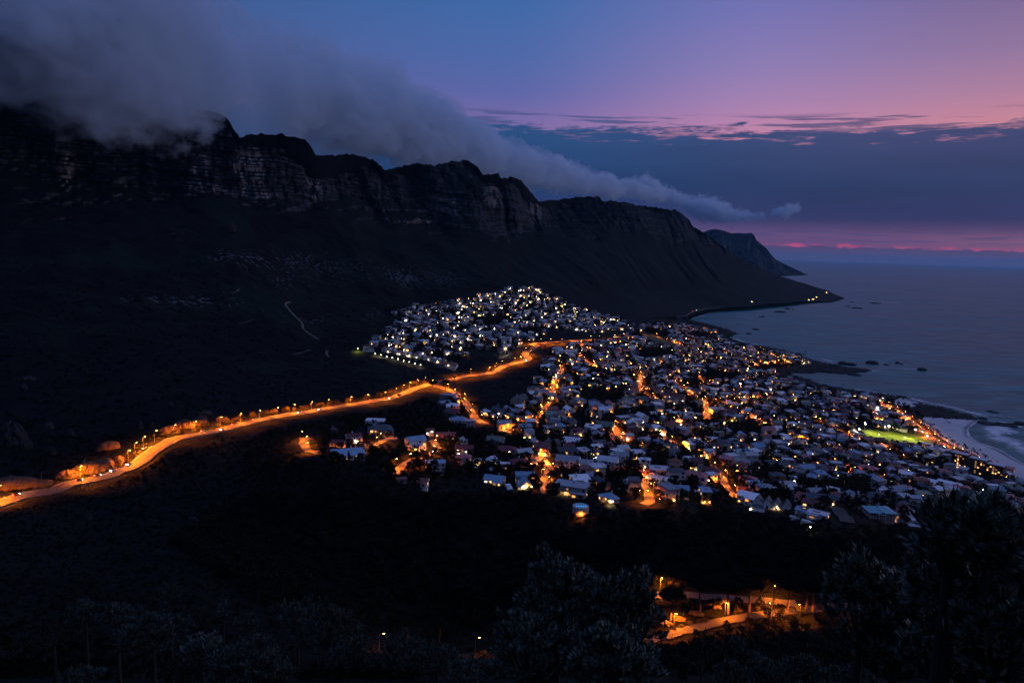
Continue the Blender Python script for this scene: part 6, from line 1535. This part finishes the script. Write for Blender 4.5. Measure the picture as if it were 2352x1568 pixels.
SH = [(391, 1372, 62, 26, 34, 60, .34, 'grey_leaf', 'lone upright grey shrub poking above the left bushes'), (195, 1402, 60, 44, 16, 80, .34, 'grey_leaf', 'low wide grey shrub at the far left'), (268, 1412, 60, 46, 24, 80, .34, 'grey_leaf', 'pale-tipped grey shrub right of the far left one'),
      (350, 1455, 55, 86, 44, 170, .34, 'grey_leaf', 'large dome-shaped grey shrub at bottom left'), (464, 1486, 50, 52, 26, 70, .40, 'silver_leaf', 'shrub with rows of bright silver leaf cups'), (566, 1525, 44, 105, 50, 240, .30, 'grey_leaf', 'wide silver-green shrub along the bottom edge'),
      (684, 1418, 60, 46, 42, 100, .38, 'grey_leaf', 'tall shrub with pale flat leaf plates'), (757, 1450, 55, 70, 66, 190, .34, 'grey_leaf', 'tall dark blue-grey shrub left of centre'), (562, 1440, 58, 34, 28, 60, .32, 'grey_leaf', 'small grey shrub between the big bottom left ones'),
      (812, 1508, 48, 62, 44, 130, .32, 'grey_leaf', 'ragged grey shrub below the leftmost valley lamp'), (925, 1505, 48, 60, 50, 140, .30, 'grey_leaf', 'bushy shrub in front of the orange pine trunks'), (1005, 1520, 46, 60, 36, 120, .30, 'grey_leaf', 'shrub left of the lowest orange-lit bush'),
      (186, 1556, 45, 48, 22, 80, .30, 'grey_leaf', 'grey shrub at the bottom left corner'), (513, 1402, 62, 16, 26, 24, .30, 'grey_leaf', 'thin sapling between the left shrubs'), (122, 1462, 52, 60, 22, 90, .26, 'green_leaf', 'dark low shrub with faint pale flowers at left'), (1075, 1548, 42, 62, 34, 110, .28, 'grey_leaf', 'shrub under the lowest valley lamp'),
      (1767, 1548, 40, 58, 24, 120, .30, 'grey_leaf', 'bright-tipped shrub at the bottom right of centre'), (1852, 1542, 40, 52, 28, 120, .30, 'grey_leaf', 'silvery shrub beside the bright-tipped one at the bottom'), (1680, 1545, 44, 46, 24, 80, .28, 'grey_leaf', 'dull grey shrub left of the bright-tipped one at the bottom'),
      (1694, 1482, 48, 20, 18, 30, .28, 'grey_leaf', 'little shrub on the dark bank below the valley road'), (1732, 1508, 46, 20, 12, 26, .28, 'grey_leaf', 'tiny shrub above the bright-tipped bottom shrub'), (1615, 1480, 60, 36, 30, 80, .30, 'green_leaf', 'rounded dark green shrub below the lower valley road'), (1960, 1556, 36, 50, 22, 90, .26, 'grey_leaf', 'grey shrub under the silver trees at the bottom'),
      (640, 1552, 44, 50, 26, 90, .30, 'grey_leaf', 'shrub at the bottom edge right of the wide silver-green one'), (420, 1545, 46, 60, 30, 110, .28, 'green_leaf', 'dark shrub at the bottom under the silver leaf cups')]
for a in SH: rosette_plant('shrub', *a[:8], label=a[8], group='shrubs on the near bank', wid=.13, nl=13)
# ------------------------------------------------------------------ rocks
def rock_np(w, h, d, seed, nu=110, nv=44, crag=.22, vert=True):
    """fractured rock: flat-faced blocks parted by cracks"""
    rs = np.random.RandomState(int(seed * 10) % 9999)
    a = np.linspace(0, 2 * PI, nu, endpoint=False); t = np.linspace(0, 1, nv)
    A, T = np.meshgrid(a, t); r = (1 - T ** 3.2) ** .5
    ka, kt = (1.0, 1.1) if vert else (1.0, 2.2)
    nc = 46 if vert else 30
    ca = rs.uniform(0, 2 * PI, nc); ct = rs.uniform(0, 1, nc); off = rs.uniform(-1, 1, nc); ta = rs.uniform(-1, 1, nc); tb = rs.uniform(-1, 1, nc)
    da = (A[..., None] - ca + PI) % (2 * PI) - PI; dt = T[..., None] - ct
    D = np.sqrt((da * ka * 1.6) ** 2 + (dt * kt) ** 2); o = np.argsort(D, -1); i0 = o[..., 0]
    d0 = np.take_along_axis(D, o[..., :1], -1)[..., 0]; d1 = np.take_along_axis(D, o[..., 1:2], -1)[..., 0]
    crack = np.clip(1 - (d1 - d0) / .07, 0, 1)
    face = off[i0] * .55 + ta[i0] * np.take_along_axis(da, i0[..., None], -1)[..., 0] * 1.1 + tb[i0] * np.take_along_axis(dt, i0[..., None], -1)[..., 0] * .9
    R = r * (1 + face * crag * 1.3 - crack * crag * .8 + fbm(np.cos(A) * 2 + seed, np.sin(A) * 2 + T, 3) * crag * 2.0 + fbm(A * 11 + seed, T * 9, 3) * .06)
    X = np.cos(A) * R * w / 2; Y = np.sin(A) * R * d / 2; Z = T * h * (1 + .45 * fbm(np.cos(A) * 2.5 + seed, np.sin(A) * 2.5 + 3, 4) + off[i0] * .10) - .15 * h
    V = np.stack([X, Y, Z], -1).reshape(-1, 3); i = np.arange(nu * nv).reshape(nv, nu); j = np.roll(i, -1, 1)
    q = np.stack([i[:-1], j[:-1], j[1:], i[1:]], -1).reshape(-1, 4)
    return V, q
def rock(name, u, v, wp, hp, mat, label, depth=.6, sea=False, crag=.22, cat='rock', group=None, vert=True):
    if sea: d_ = ray(u, v); q = CAM + d_ * (-H / d_.z)
    else:
        q = hit(u, v)
        if name == 'rock_face': q = hit(u, v - 3); q = Vector((q.x, q.y + 7, ground(q.x, q.y + 7)))
    w = wp * q.y / FPX; h = hp * q.y / FPX
    V, Q = rock_np(w, h, w * depth, (u * 7 + v) % 50, crag=crag, vert=vert)
    az = math.atan2(q.x, q.y)
    o = link(name, np_mesh(name, V, quads=Q, mats=[mat], smooth=False), None, q, -az, category=cat, label=label, group=group)
    return o
for u, v, w, h, lb in [(10, 1130, 90, 30, 'craggy orange-lit road cutting at the left border'), (75, 1125, 50, 18, 'dim rock face right of the brightest cutting'), (140, 1108, 46, 22, 'brownish rock face near the unlit lamp'), (185, 1096, 56, 32, 'bright orange rock outcrop behind the second lamp'), (222, 1090, 52, 34, 'broad ridged brown rock wall above the headlights'),
                       (240, 1040, 46, 20, 'pale slanting rock slab above the ridged brown wall'), (262, 1076, 22, 20, 'narrow grey rock at the right of the ridged wall'), (412, 990, 46, 20, 'orange-lit rock outcrop between two lamps'), (454, 984, 34, 24, 'rounded lit boulder beside the mountain road bend'), (380, 996, 36, 12, 'low lit rock at the start of the straight'),
                       (466, 956, 26, 8, 'grey rock just above the rounded lit boulder'), (505, 972, 26, 12, 'small lit rock right of the rounded boulder')]:
    rock('rock_face', u, v, w, h, 'cut_rock', lb, .3, crag=.3, cat='rock face', group='rock faces cut above the mountain road')
for u, v, w, h, lb in [(1532, 1458, 30, 10, 'orange-lit stony verge at the left end of the lower valley road'), (1566, 1447, 34, 9, 'rough lit stones on the verge below the leftmost pine'), (1604, 1436, 36, 9, 'lit stony bank beside the lower valley road lamp'), (1645, 1424, 34, 8, 'bright rubble verge under the orange pine trunk'), (1682, 1415, 30, 8, 'last lit rubble on the lower valley road verge')]:
    rock('rock_face', u, v, w, h, 'cut_rock', lb, .4, crag=.35, cat='rock face', group='stony verges of the valley road')
for u, v, w, h, lb in [(30, 1020, 62, 56, 'largest grey crag on the dark left slope'), (117, 1045, 22, 22, 'rounded grey boulder below the crag'), (162, 1000, 18, 16, 'leaning slim boulder above the road bend'), (112, 984, 22, 16, 'small pale boulder uphill of the slim one'), (60, 1030, 26, 22, 'broken rocks right of the largest crag'), (320, 985, 16, 22, 'tall narrow grey rock over the bend'), (348, 982, 12, 16, 'thin rock right of the tall narrow one'),
                       (392, 932, 14, 10, 'single round boulder high above the straight'), (54, 895, 18, 14, 'dark boulder high on the left slope'), (203, 1194, 16, 18, 'standing boulder on the slope below the mountain road'), (441, 1196, 24, 12, 'pale flat boulder below the mountain road'), (463, 1206, 12, 8, 'small boulder beside the pale flat one'), (482, 1092, 10, 6, 'tiny white stone below the bend'),
                       (527, 530, 26, 20, 'pale bare rock patch under the cliffs'), (66, 872, 30, 8, 'long brown earth scar rock on the far left slope'), (385, 1188, 9, 8, 'little stone left of the pale flat boulder')]:
    rock('boulder', u, v, w, h, 'boulder', lb, .5, crag=.25, cat='boulder', group='boulders on the slopes', vert=False)
for i, (u, v, w, h) in enumerate([(2003, 835, 25, 7), (2035, 838, 12, 3), (2061, 834, 9, 4), (2071, 837, 7, 2), (2117, 850, 19, 6), (1935, 836, 20, 7), (1952, 838, 26, 6), (1915, 842, 18, 6), (1962, 861, 28, 4), (1938, 855, 10, 3), (2010, 697, 22, 2.2), (1970, 708, 26, 2.2), (1947, 704, 10, 2), (1957, 694, 9, 1.5), (1793, 717, 24, 3), (1809, 710, 12, 3), (1822, 711, 5, 1.5),
                                  (2270, 974, 40, 6), (2310, 977, 46, 6), (2345, 975, 30, 7), (2215, 955, 30, 6), (2180, 947, 34, 7), (2140, 940, 30, 6), (2105, 931, 22, 5), (2256, 962, 20, 5), (2070, 912, 24, 4), (1850, 838, 26, 6), (1880, 845, 24, 6), (1905, 852, 30, 5), (1983, 850, 24, 4), (1850, 808, 3, 2), (1937, 884, 5, 2), (1720, 767, 12, 3), (1735, 757, 16, 3), (1750, 728, 14, 2), (1895, 889, 18, 5), (1925, 893, 20, 4), (1975, 900, 20, 4), (2020, 906, 22, 4), (2200, 966, 8, 2), (2280, 946, 24, 2.5)]):
    o = rock('sea_rock', u, v, w, h, 'shore_rock', '', .9, sea=True, crag=.2, group='rocks in the sea', vert=False)
    register(o, 'dark wave-washed rock', 'off the far headland' if v < 730 else ('off the middle bay' if u < 2140 and v < 870 else ('beside the surf of the beach' if u > 2190 else 'along the shore rocks')), u, v)

# ------------------------------------------------------------------ cars
def car(x, y, z, rz, paint, lights, label):
    r = empty('car', (x, y, z + .02), rz, category='car', group='cars on the roads', label=label)
    b = MB(); prof = [(-2.1, .35), (-2.1, .85), (-1.9, .98), (1.0, .98), (2.0, .82), (2.15, .55), (2.1, .35)]
    for sgn in (0,):
        n = len(prof); vs = [(p[0], -.85, p[1]) for p in prof] + [(p[0], .85, p[1]) for p in prof]
        b.add(vs, [tuple(range(n))[::-1], tuple(range(n, 2 * n))] + [(i, (i + 1) % n, n + (i + 1) % n, n + i) for i in range(n)])
    link('body', b.mesh('body', ['paint_' + paint]), r)
    c = MB(); c.add([(-1.7, -.75, .98), (1.0, -.75, .98), (.3, -.62, 1.45), (-1.3, -.62, 1.45), (-1.7, .75, .98), (1.0, .75, .98), (.3, .62, 1.45), (-1.3, .62, 1.45)], [(0, 1, 2, 3), (7, 6, 5, 4), (1, 5, 6, 2), (2, 6, 7, 3), (3, 7, 4, 0)])
    link('windows', c.mesh('windows', ['glass_dark']), r).name = 'window_glass'
    for wx in (-1.35, 1.35):
        for wy in (-.78, .78):
            w = MB(); w.cyl((wx, wy - .11, .33), (wx, wy + .11, .33), .33, .33, 14); link('wheel', w.mesh('wheel', ['tyre_rubber']), r)
    for sy_ in (-.6, .6):
        h = MB(); h.box(2.09, 2.17, sy_ - .16, sy_ + .16, .58, .76); link('headlight', h.mesh('headlight', ['headlight_glow' if lights else 'glass_dark']), r)
        t = MB(); t.box(-2.16, -2.09, sy_ - .2, sy_ + .2, .66, .84); link('taillight', t.mesh('taillight', ['taillight_glow' if lights else 'glass_dark']), r)
    if lights: spot(r, (2.4, 0, .75), 2600, (1, .9, .7), 60, .12, (0, math.radians(-82), 0), 'beam')
def car_at(u, v, paint, away, label, lights=True, off=None):
    q = hit(u, v); co, j, d = kd.find((q.x, q.y, 0)); p = samples[j][0]; nb = samples[min(j + 1, len(samples) - 1)][0]; pb = samples[max(j - 1, 0)][0]
    t = nb - pb if (nb - pb).length < 25 else nb - p; a = math.atan2(t.y, t.x)
    if (math.cos(a) > 0) != away: a += PI
    car(q.x, q.y, max(q.z, p.z + .22 if d < samples[j][1] else q.z), a, paint, lights, label)
for a in [(38, 1139, 'red', True, 'red car with glowing taillights beside the orange cutting at the left border'), (182, 1105, 'dark', True, 'dark car with red taillights below the orange outcrop'), (224, 1094, 'red', True, 'red car right behind the white headlights'), (260, 1083, 'white', False, 'white car with bright headlights under the ridged rock wall'),
          (297, 1068, 'silver', False, 'silver car with yellowish lights at the start of the bend'), (331, 1030, 'white', False, 'small white car on the inside of the bend'), (510, 988, 'white', False, 'white car with bright headlights on the straight'), (466, 990, 'silver', True, 'silver car beside the rounded lit boulder'),
          (536, 975, 'red', True, 'red car with orange-red lights beyond the straight'), (584, 966, 'silver', True, 'silver car among the lit roadside bushes'), (688, 949, 'white', False, 'white car left of the pair of small trees on the mountain road'), (733, 942, 'silver', False, 'pale car on the middle of the mountain road'), (895, 915, 'white', False, 'white streaking car near the small lone pine'),
          (1208, 828, 'white', False, 'white car at the top bend of the mountain road'), (1137, 841, 'silver', True, 'silver car just before the junction')]: car_at(*a[:4], label=a[4])
P = PATHS['promenade']
for i in range(26):
    j = 2 + int((len(P) - 6) * i / 26); t = (P[j + 1] - P[j - 1]).normalized(); n = Vector((t.y, -t.x, 0)); sg = -1 if i % 2 else 1; q = P[j] + n * 3.4 * sg; a = math.atan2(t.y, t.x) + (0 if sg > 0 else PI)
    car(q.x, q.y, q.z + .25, a, rnd.choice(('white', 'silver', 'dark', 'red')), i % 3 != 2, 'car on the palm promenade by the beach, %s from the left' % ORD[i])
for i, (u, v) in enumerate([(1590, 716), (1600, 713), (1616, 709), (1622, 708), (1634, 707), (1642, 706)]):
    car_at(u, v, 'white', i % 2 == 0, 'tiny car on the far coast road, %s from the left' % ORD[i])
for i, (nm, f) in enumerate([('crest_street', .8), ('crest_street', .7), ('valley_street', .3), ('middle_street', .5), ('school_street', .3), ('east_street', .5), ('steep_street', .5), ('long_street', .8), ('winding_street', .4), ('avenue', .3), ('avenue', .6), ('village_street', .6), ('cul_de_sac', .2), ('lower_street', .5), ('flat_street', .5), ('south_street', .5)]):
    P = PATHS[nm]; j = max(1, min(len(P) - 2, int(len(P) * f))); t = (P[j + 1] - P[j - 1]).normalized(); n = Vector((t.y, -t.x, 0)); q = P[j] + n * 2.3
    r0_ = len(REG); car(q.x, q.y, q.z + .25, math.atan2(t.y, t.x), rnd.choice(('white', 'silver', 'dark', 'blue')), i % 4 == 0, 'car parked at the kerb of the %s, %s' % (nm.replace('_', ' '), near_anchor(*proj(q)[:2])) if 0 else 'parked car'); o = [o_ for o_ in COL.objects if o_.name.startswith('car')][-1] if 0 else None
    LASTCARS = None

# ------------------------------------------------------------------ sports field lights, posts, masts, beacons
fc = hit(2060, 1004)
for i, (u, v, h, pw, lb) in enumerate([(1985, 971, 16, 1, 'tall floodlight mast at the left end of the sports field'), (2039, 977, 18, 1, 'brightest floodlight mast behind the middle of the sports field'), (2101, 985, 16, 1, 'floodlight mast at the promenade end of the sports field'), (1972, 985, 9, .4, 'short floodlight at the left corner of the sports field'), (2014, 935, 12, .5, 'white floodlight near the top of the promenade')]):
    Y = 1150
    for _ in range(4): q = hit(u, v + h * FPX / Y); Y = q.y
    az = math.atan2(fc.y - q.y, fc.x - q.x); r = empty('floodlight_mast', q, az, category='floodlight', group='floodlight masts', label=lb)
    p = MB(); p.cyl((0, 0, -1), (0, 0, h), .22, .12, 8); link('pole', p.mesh('pole', ['pole_metal']), r)
    c = MB(); c.box(-.1, .1, -1.6, 1.6, h, h + .2); link('crossbar', c.mesh('crossbar', ['pole_metal']), r)
    for k in (-1.2, 0, 1.2):
        g = MB(); g.box(.12, .5, k - .45, k + .45, h - .45, h + .35); link('floodlight', g.mesh('floodlight', ['lamp_flood']), r)
    dist = math.hypot(fc.x - q.x, fc.y - q.y)
    spot(r, (1.0, 0, h), 90000 * pw, (1.0, .93, .40), 110, .5, (0, math.radians(-58), 0), 'flood_beam', .6)
    spot(r, (0, 0, h - .6), 26000 * pw, (1.0, .95, .7), 170, .5, None, 'flood_spill', .6)
for u, v, lb in ((2019, 999, 'small lamp post standing on the near touchline of the sports field'), (2078, 1006, 'second small lamp post on the near touchline of the sports field'), (822, 802, 'greenish garden lamp lighting bushes at the far left of the suburb'), (1860, 1222, 'white garden lamp lighting a green patch in the dark wood')):
    q = hit(u, v + 4); r = empty('garden_lamp', q, 0, category='garden lamp', label=lb)
    p = MB(); p.cyl((0, 0, -.5), (0, 0, 4.4), .07, .05, 6); link('pole', p.mesh('pole', ['pole_metal']), r)
    g = MB(); g.box(-.3, .3, -.3, .3, 4.4, 4.9); link('lamp_glass', g.mesh('lamp_glass', ['lamp_pale']), r)
    spot(r, (0, 0, 4.3), 22000 if u == 822 else 3500, (.85, .9, .15) if u == 822 else (.9, 1, .7), 172, .3)
for u, v, lb in ((1995, 989, 'left'), (2126, 1003, 'right')):
    q = hit(u, v); r = empty('goal', q, 0.5, category='goal', label='white football goal at the %s end of the floodlit field' % ('far' if lb == 'left' else 'promenade'))
    g = MB(); g.cyl((-3.6, 0, 0), (-3.6, 0, 2.4), .08, .08, 6); g.cyl((3.6, 0, 0), (3.6, 0, 2.4), .08, .08, 6); g.cyl((-3.6, 0, 2.4), (3.6, 0, 2.4), .08, .08, 6); link('goal_frame', g.mesh('goal_frame', ['plaster_white']), r)
# clubhouse and shops round the field
for u, v, wp, st, rf, rc, wl, yw, lit, lp, lb in ((1992, 1016, 30, 1, 'hip', 'slate', 'brown', 20, .6, 'warm', 'dark-roofed clubhouse with lit veranda at the near left corner of the field'), (2072, 1036, 52, 2, 'gable', 'slate', 'grey', -10, .2, 'warm', 'row of dark gabled shops along the near side of the field'),
                                                  (2070, 960, 44, 2, 'flat', 'grey', 'cream', -14, .4, 'white', 'flat-roofed shopping block behind the floodlit trees'), (2030, 948, 36, 1, 'gable', 'blue', 'white', -14, .3, 'white', 'bluish-roofed hall at the top of the promenade'), (2060, 985, 50, 1, 'gable', 'green', 'cream', -6, .5, 'warm', 'long low pavilion right behind the sports field')):
    q = hit(u, v); w = wp * q.y / FPX; az = math.atan2(q.x, q.y)
    add_house_obj(q.x, q.y + 5, q.z, math.radians(yw) - az, w, 10, st, rf, rc, wl, lit, lp, 6, full=lb, name='clubhouse' if 'club' in lb else 'shop_building', cat='building', seedr=int(u))
# lattice mast
q = hit(2042, 1172); r = empty('radio_mast', q, 0, category='mast', label='thin pale lattice mast rising behind the turquoise-roofed house'); b = MB(); s_ = 1.0; hm = 60 * q.y / FPX
for a_, c_ in ((-.5, -.5), (.5, -.5), (.5, .5), (-.5, .5)): b.cyl((a_, c_, -1), (a_ * .3, c_ * .3, hm), .05, .04, 5)
for k in range(14):
    z0, z1 = hm * k / 14, hm * (k + 1) / 14; f0, f1 = .5 * (1 - .7 * k / 14), .5 * (1 - .7 * (k + 1) / 14); b.cyl((-f0, -f0, z0), (f1, -f1, z1), .03, .03, 4); b.cyl((f0, f0, z0), (-f1, f1, z1), .03, .03, 4)
link('lattice', b.mesh('lattice', ['pole_metal']), r); b = MB(); b.box(-4, 4, -.06, .06, hm * .86, hm * .88); link('crossarm', b.mesh('crossarm', ['pole_metal']), r)
# unique labels for the parked cars
pk = [o_ for o_ in COL.objects if o_.get('label') == 'parked car']
for o_ in pk:
    u, v, _ = proj(o_.location); del o_['label']; register(o_, 'parked car', near_anchor(u, v), u, v)
write_labels()
seen_ = {}
for o_ in COL.objects:
    if o_.parent is None and o_.get('label') and o_.get('category'): seen_.setdefault(o_['label'], []).append(o_.name)
print('dups', {k: v for k, v in seen_.items() if len(v) > 1}); print('lamps', N_LAMP[0], 'trees', ntree[0], 'objects', len(COL.objects))
# ------------------------------------------------------------------ render settings
scene.view_settings.view_transform = 'Standard'; scene.view_settings.look = 'None'
scene.view_settings.exposure = 0.0; scene.view_settings.gamma = 1.0; scene.view_settings.use_curve_mapping = False
cy_ = scene.cycles
cy_.use_light_tree = True
cy_.max_bounces = 6; cy_.diffuse_bounces = 2; cy_.glossy_bounces = 2; cy_.transmission_bounces = 2; cy_.volume_bounces = 5; cy_.transparent_max_bounces = 8
cy_.sample_clamp_indirect = 2.0; cy_.sample_clamp_direct = 0.0
cy_.volume_step_rate = 1.0; cy_.volume_max_steps = 128
cy_.caustics_reflective = False; cy_.caustics_refractive = False
cy_.use_denoising = True
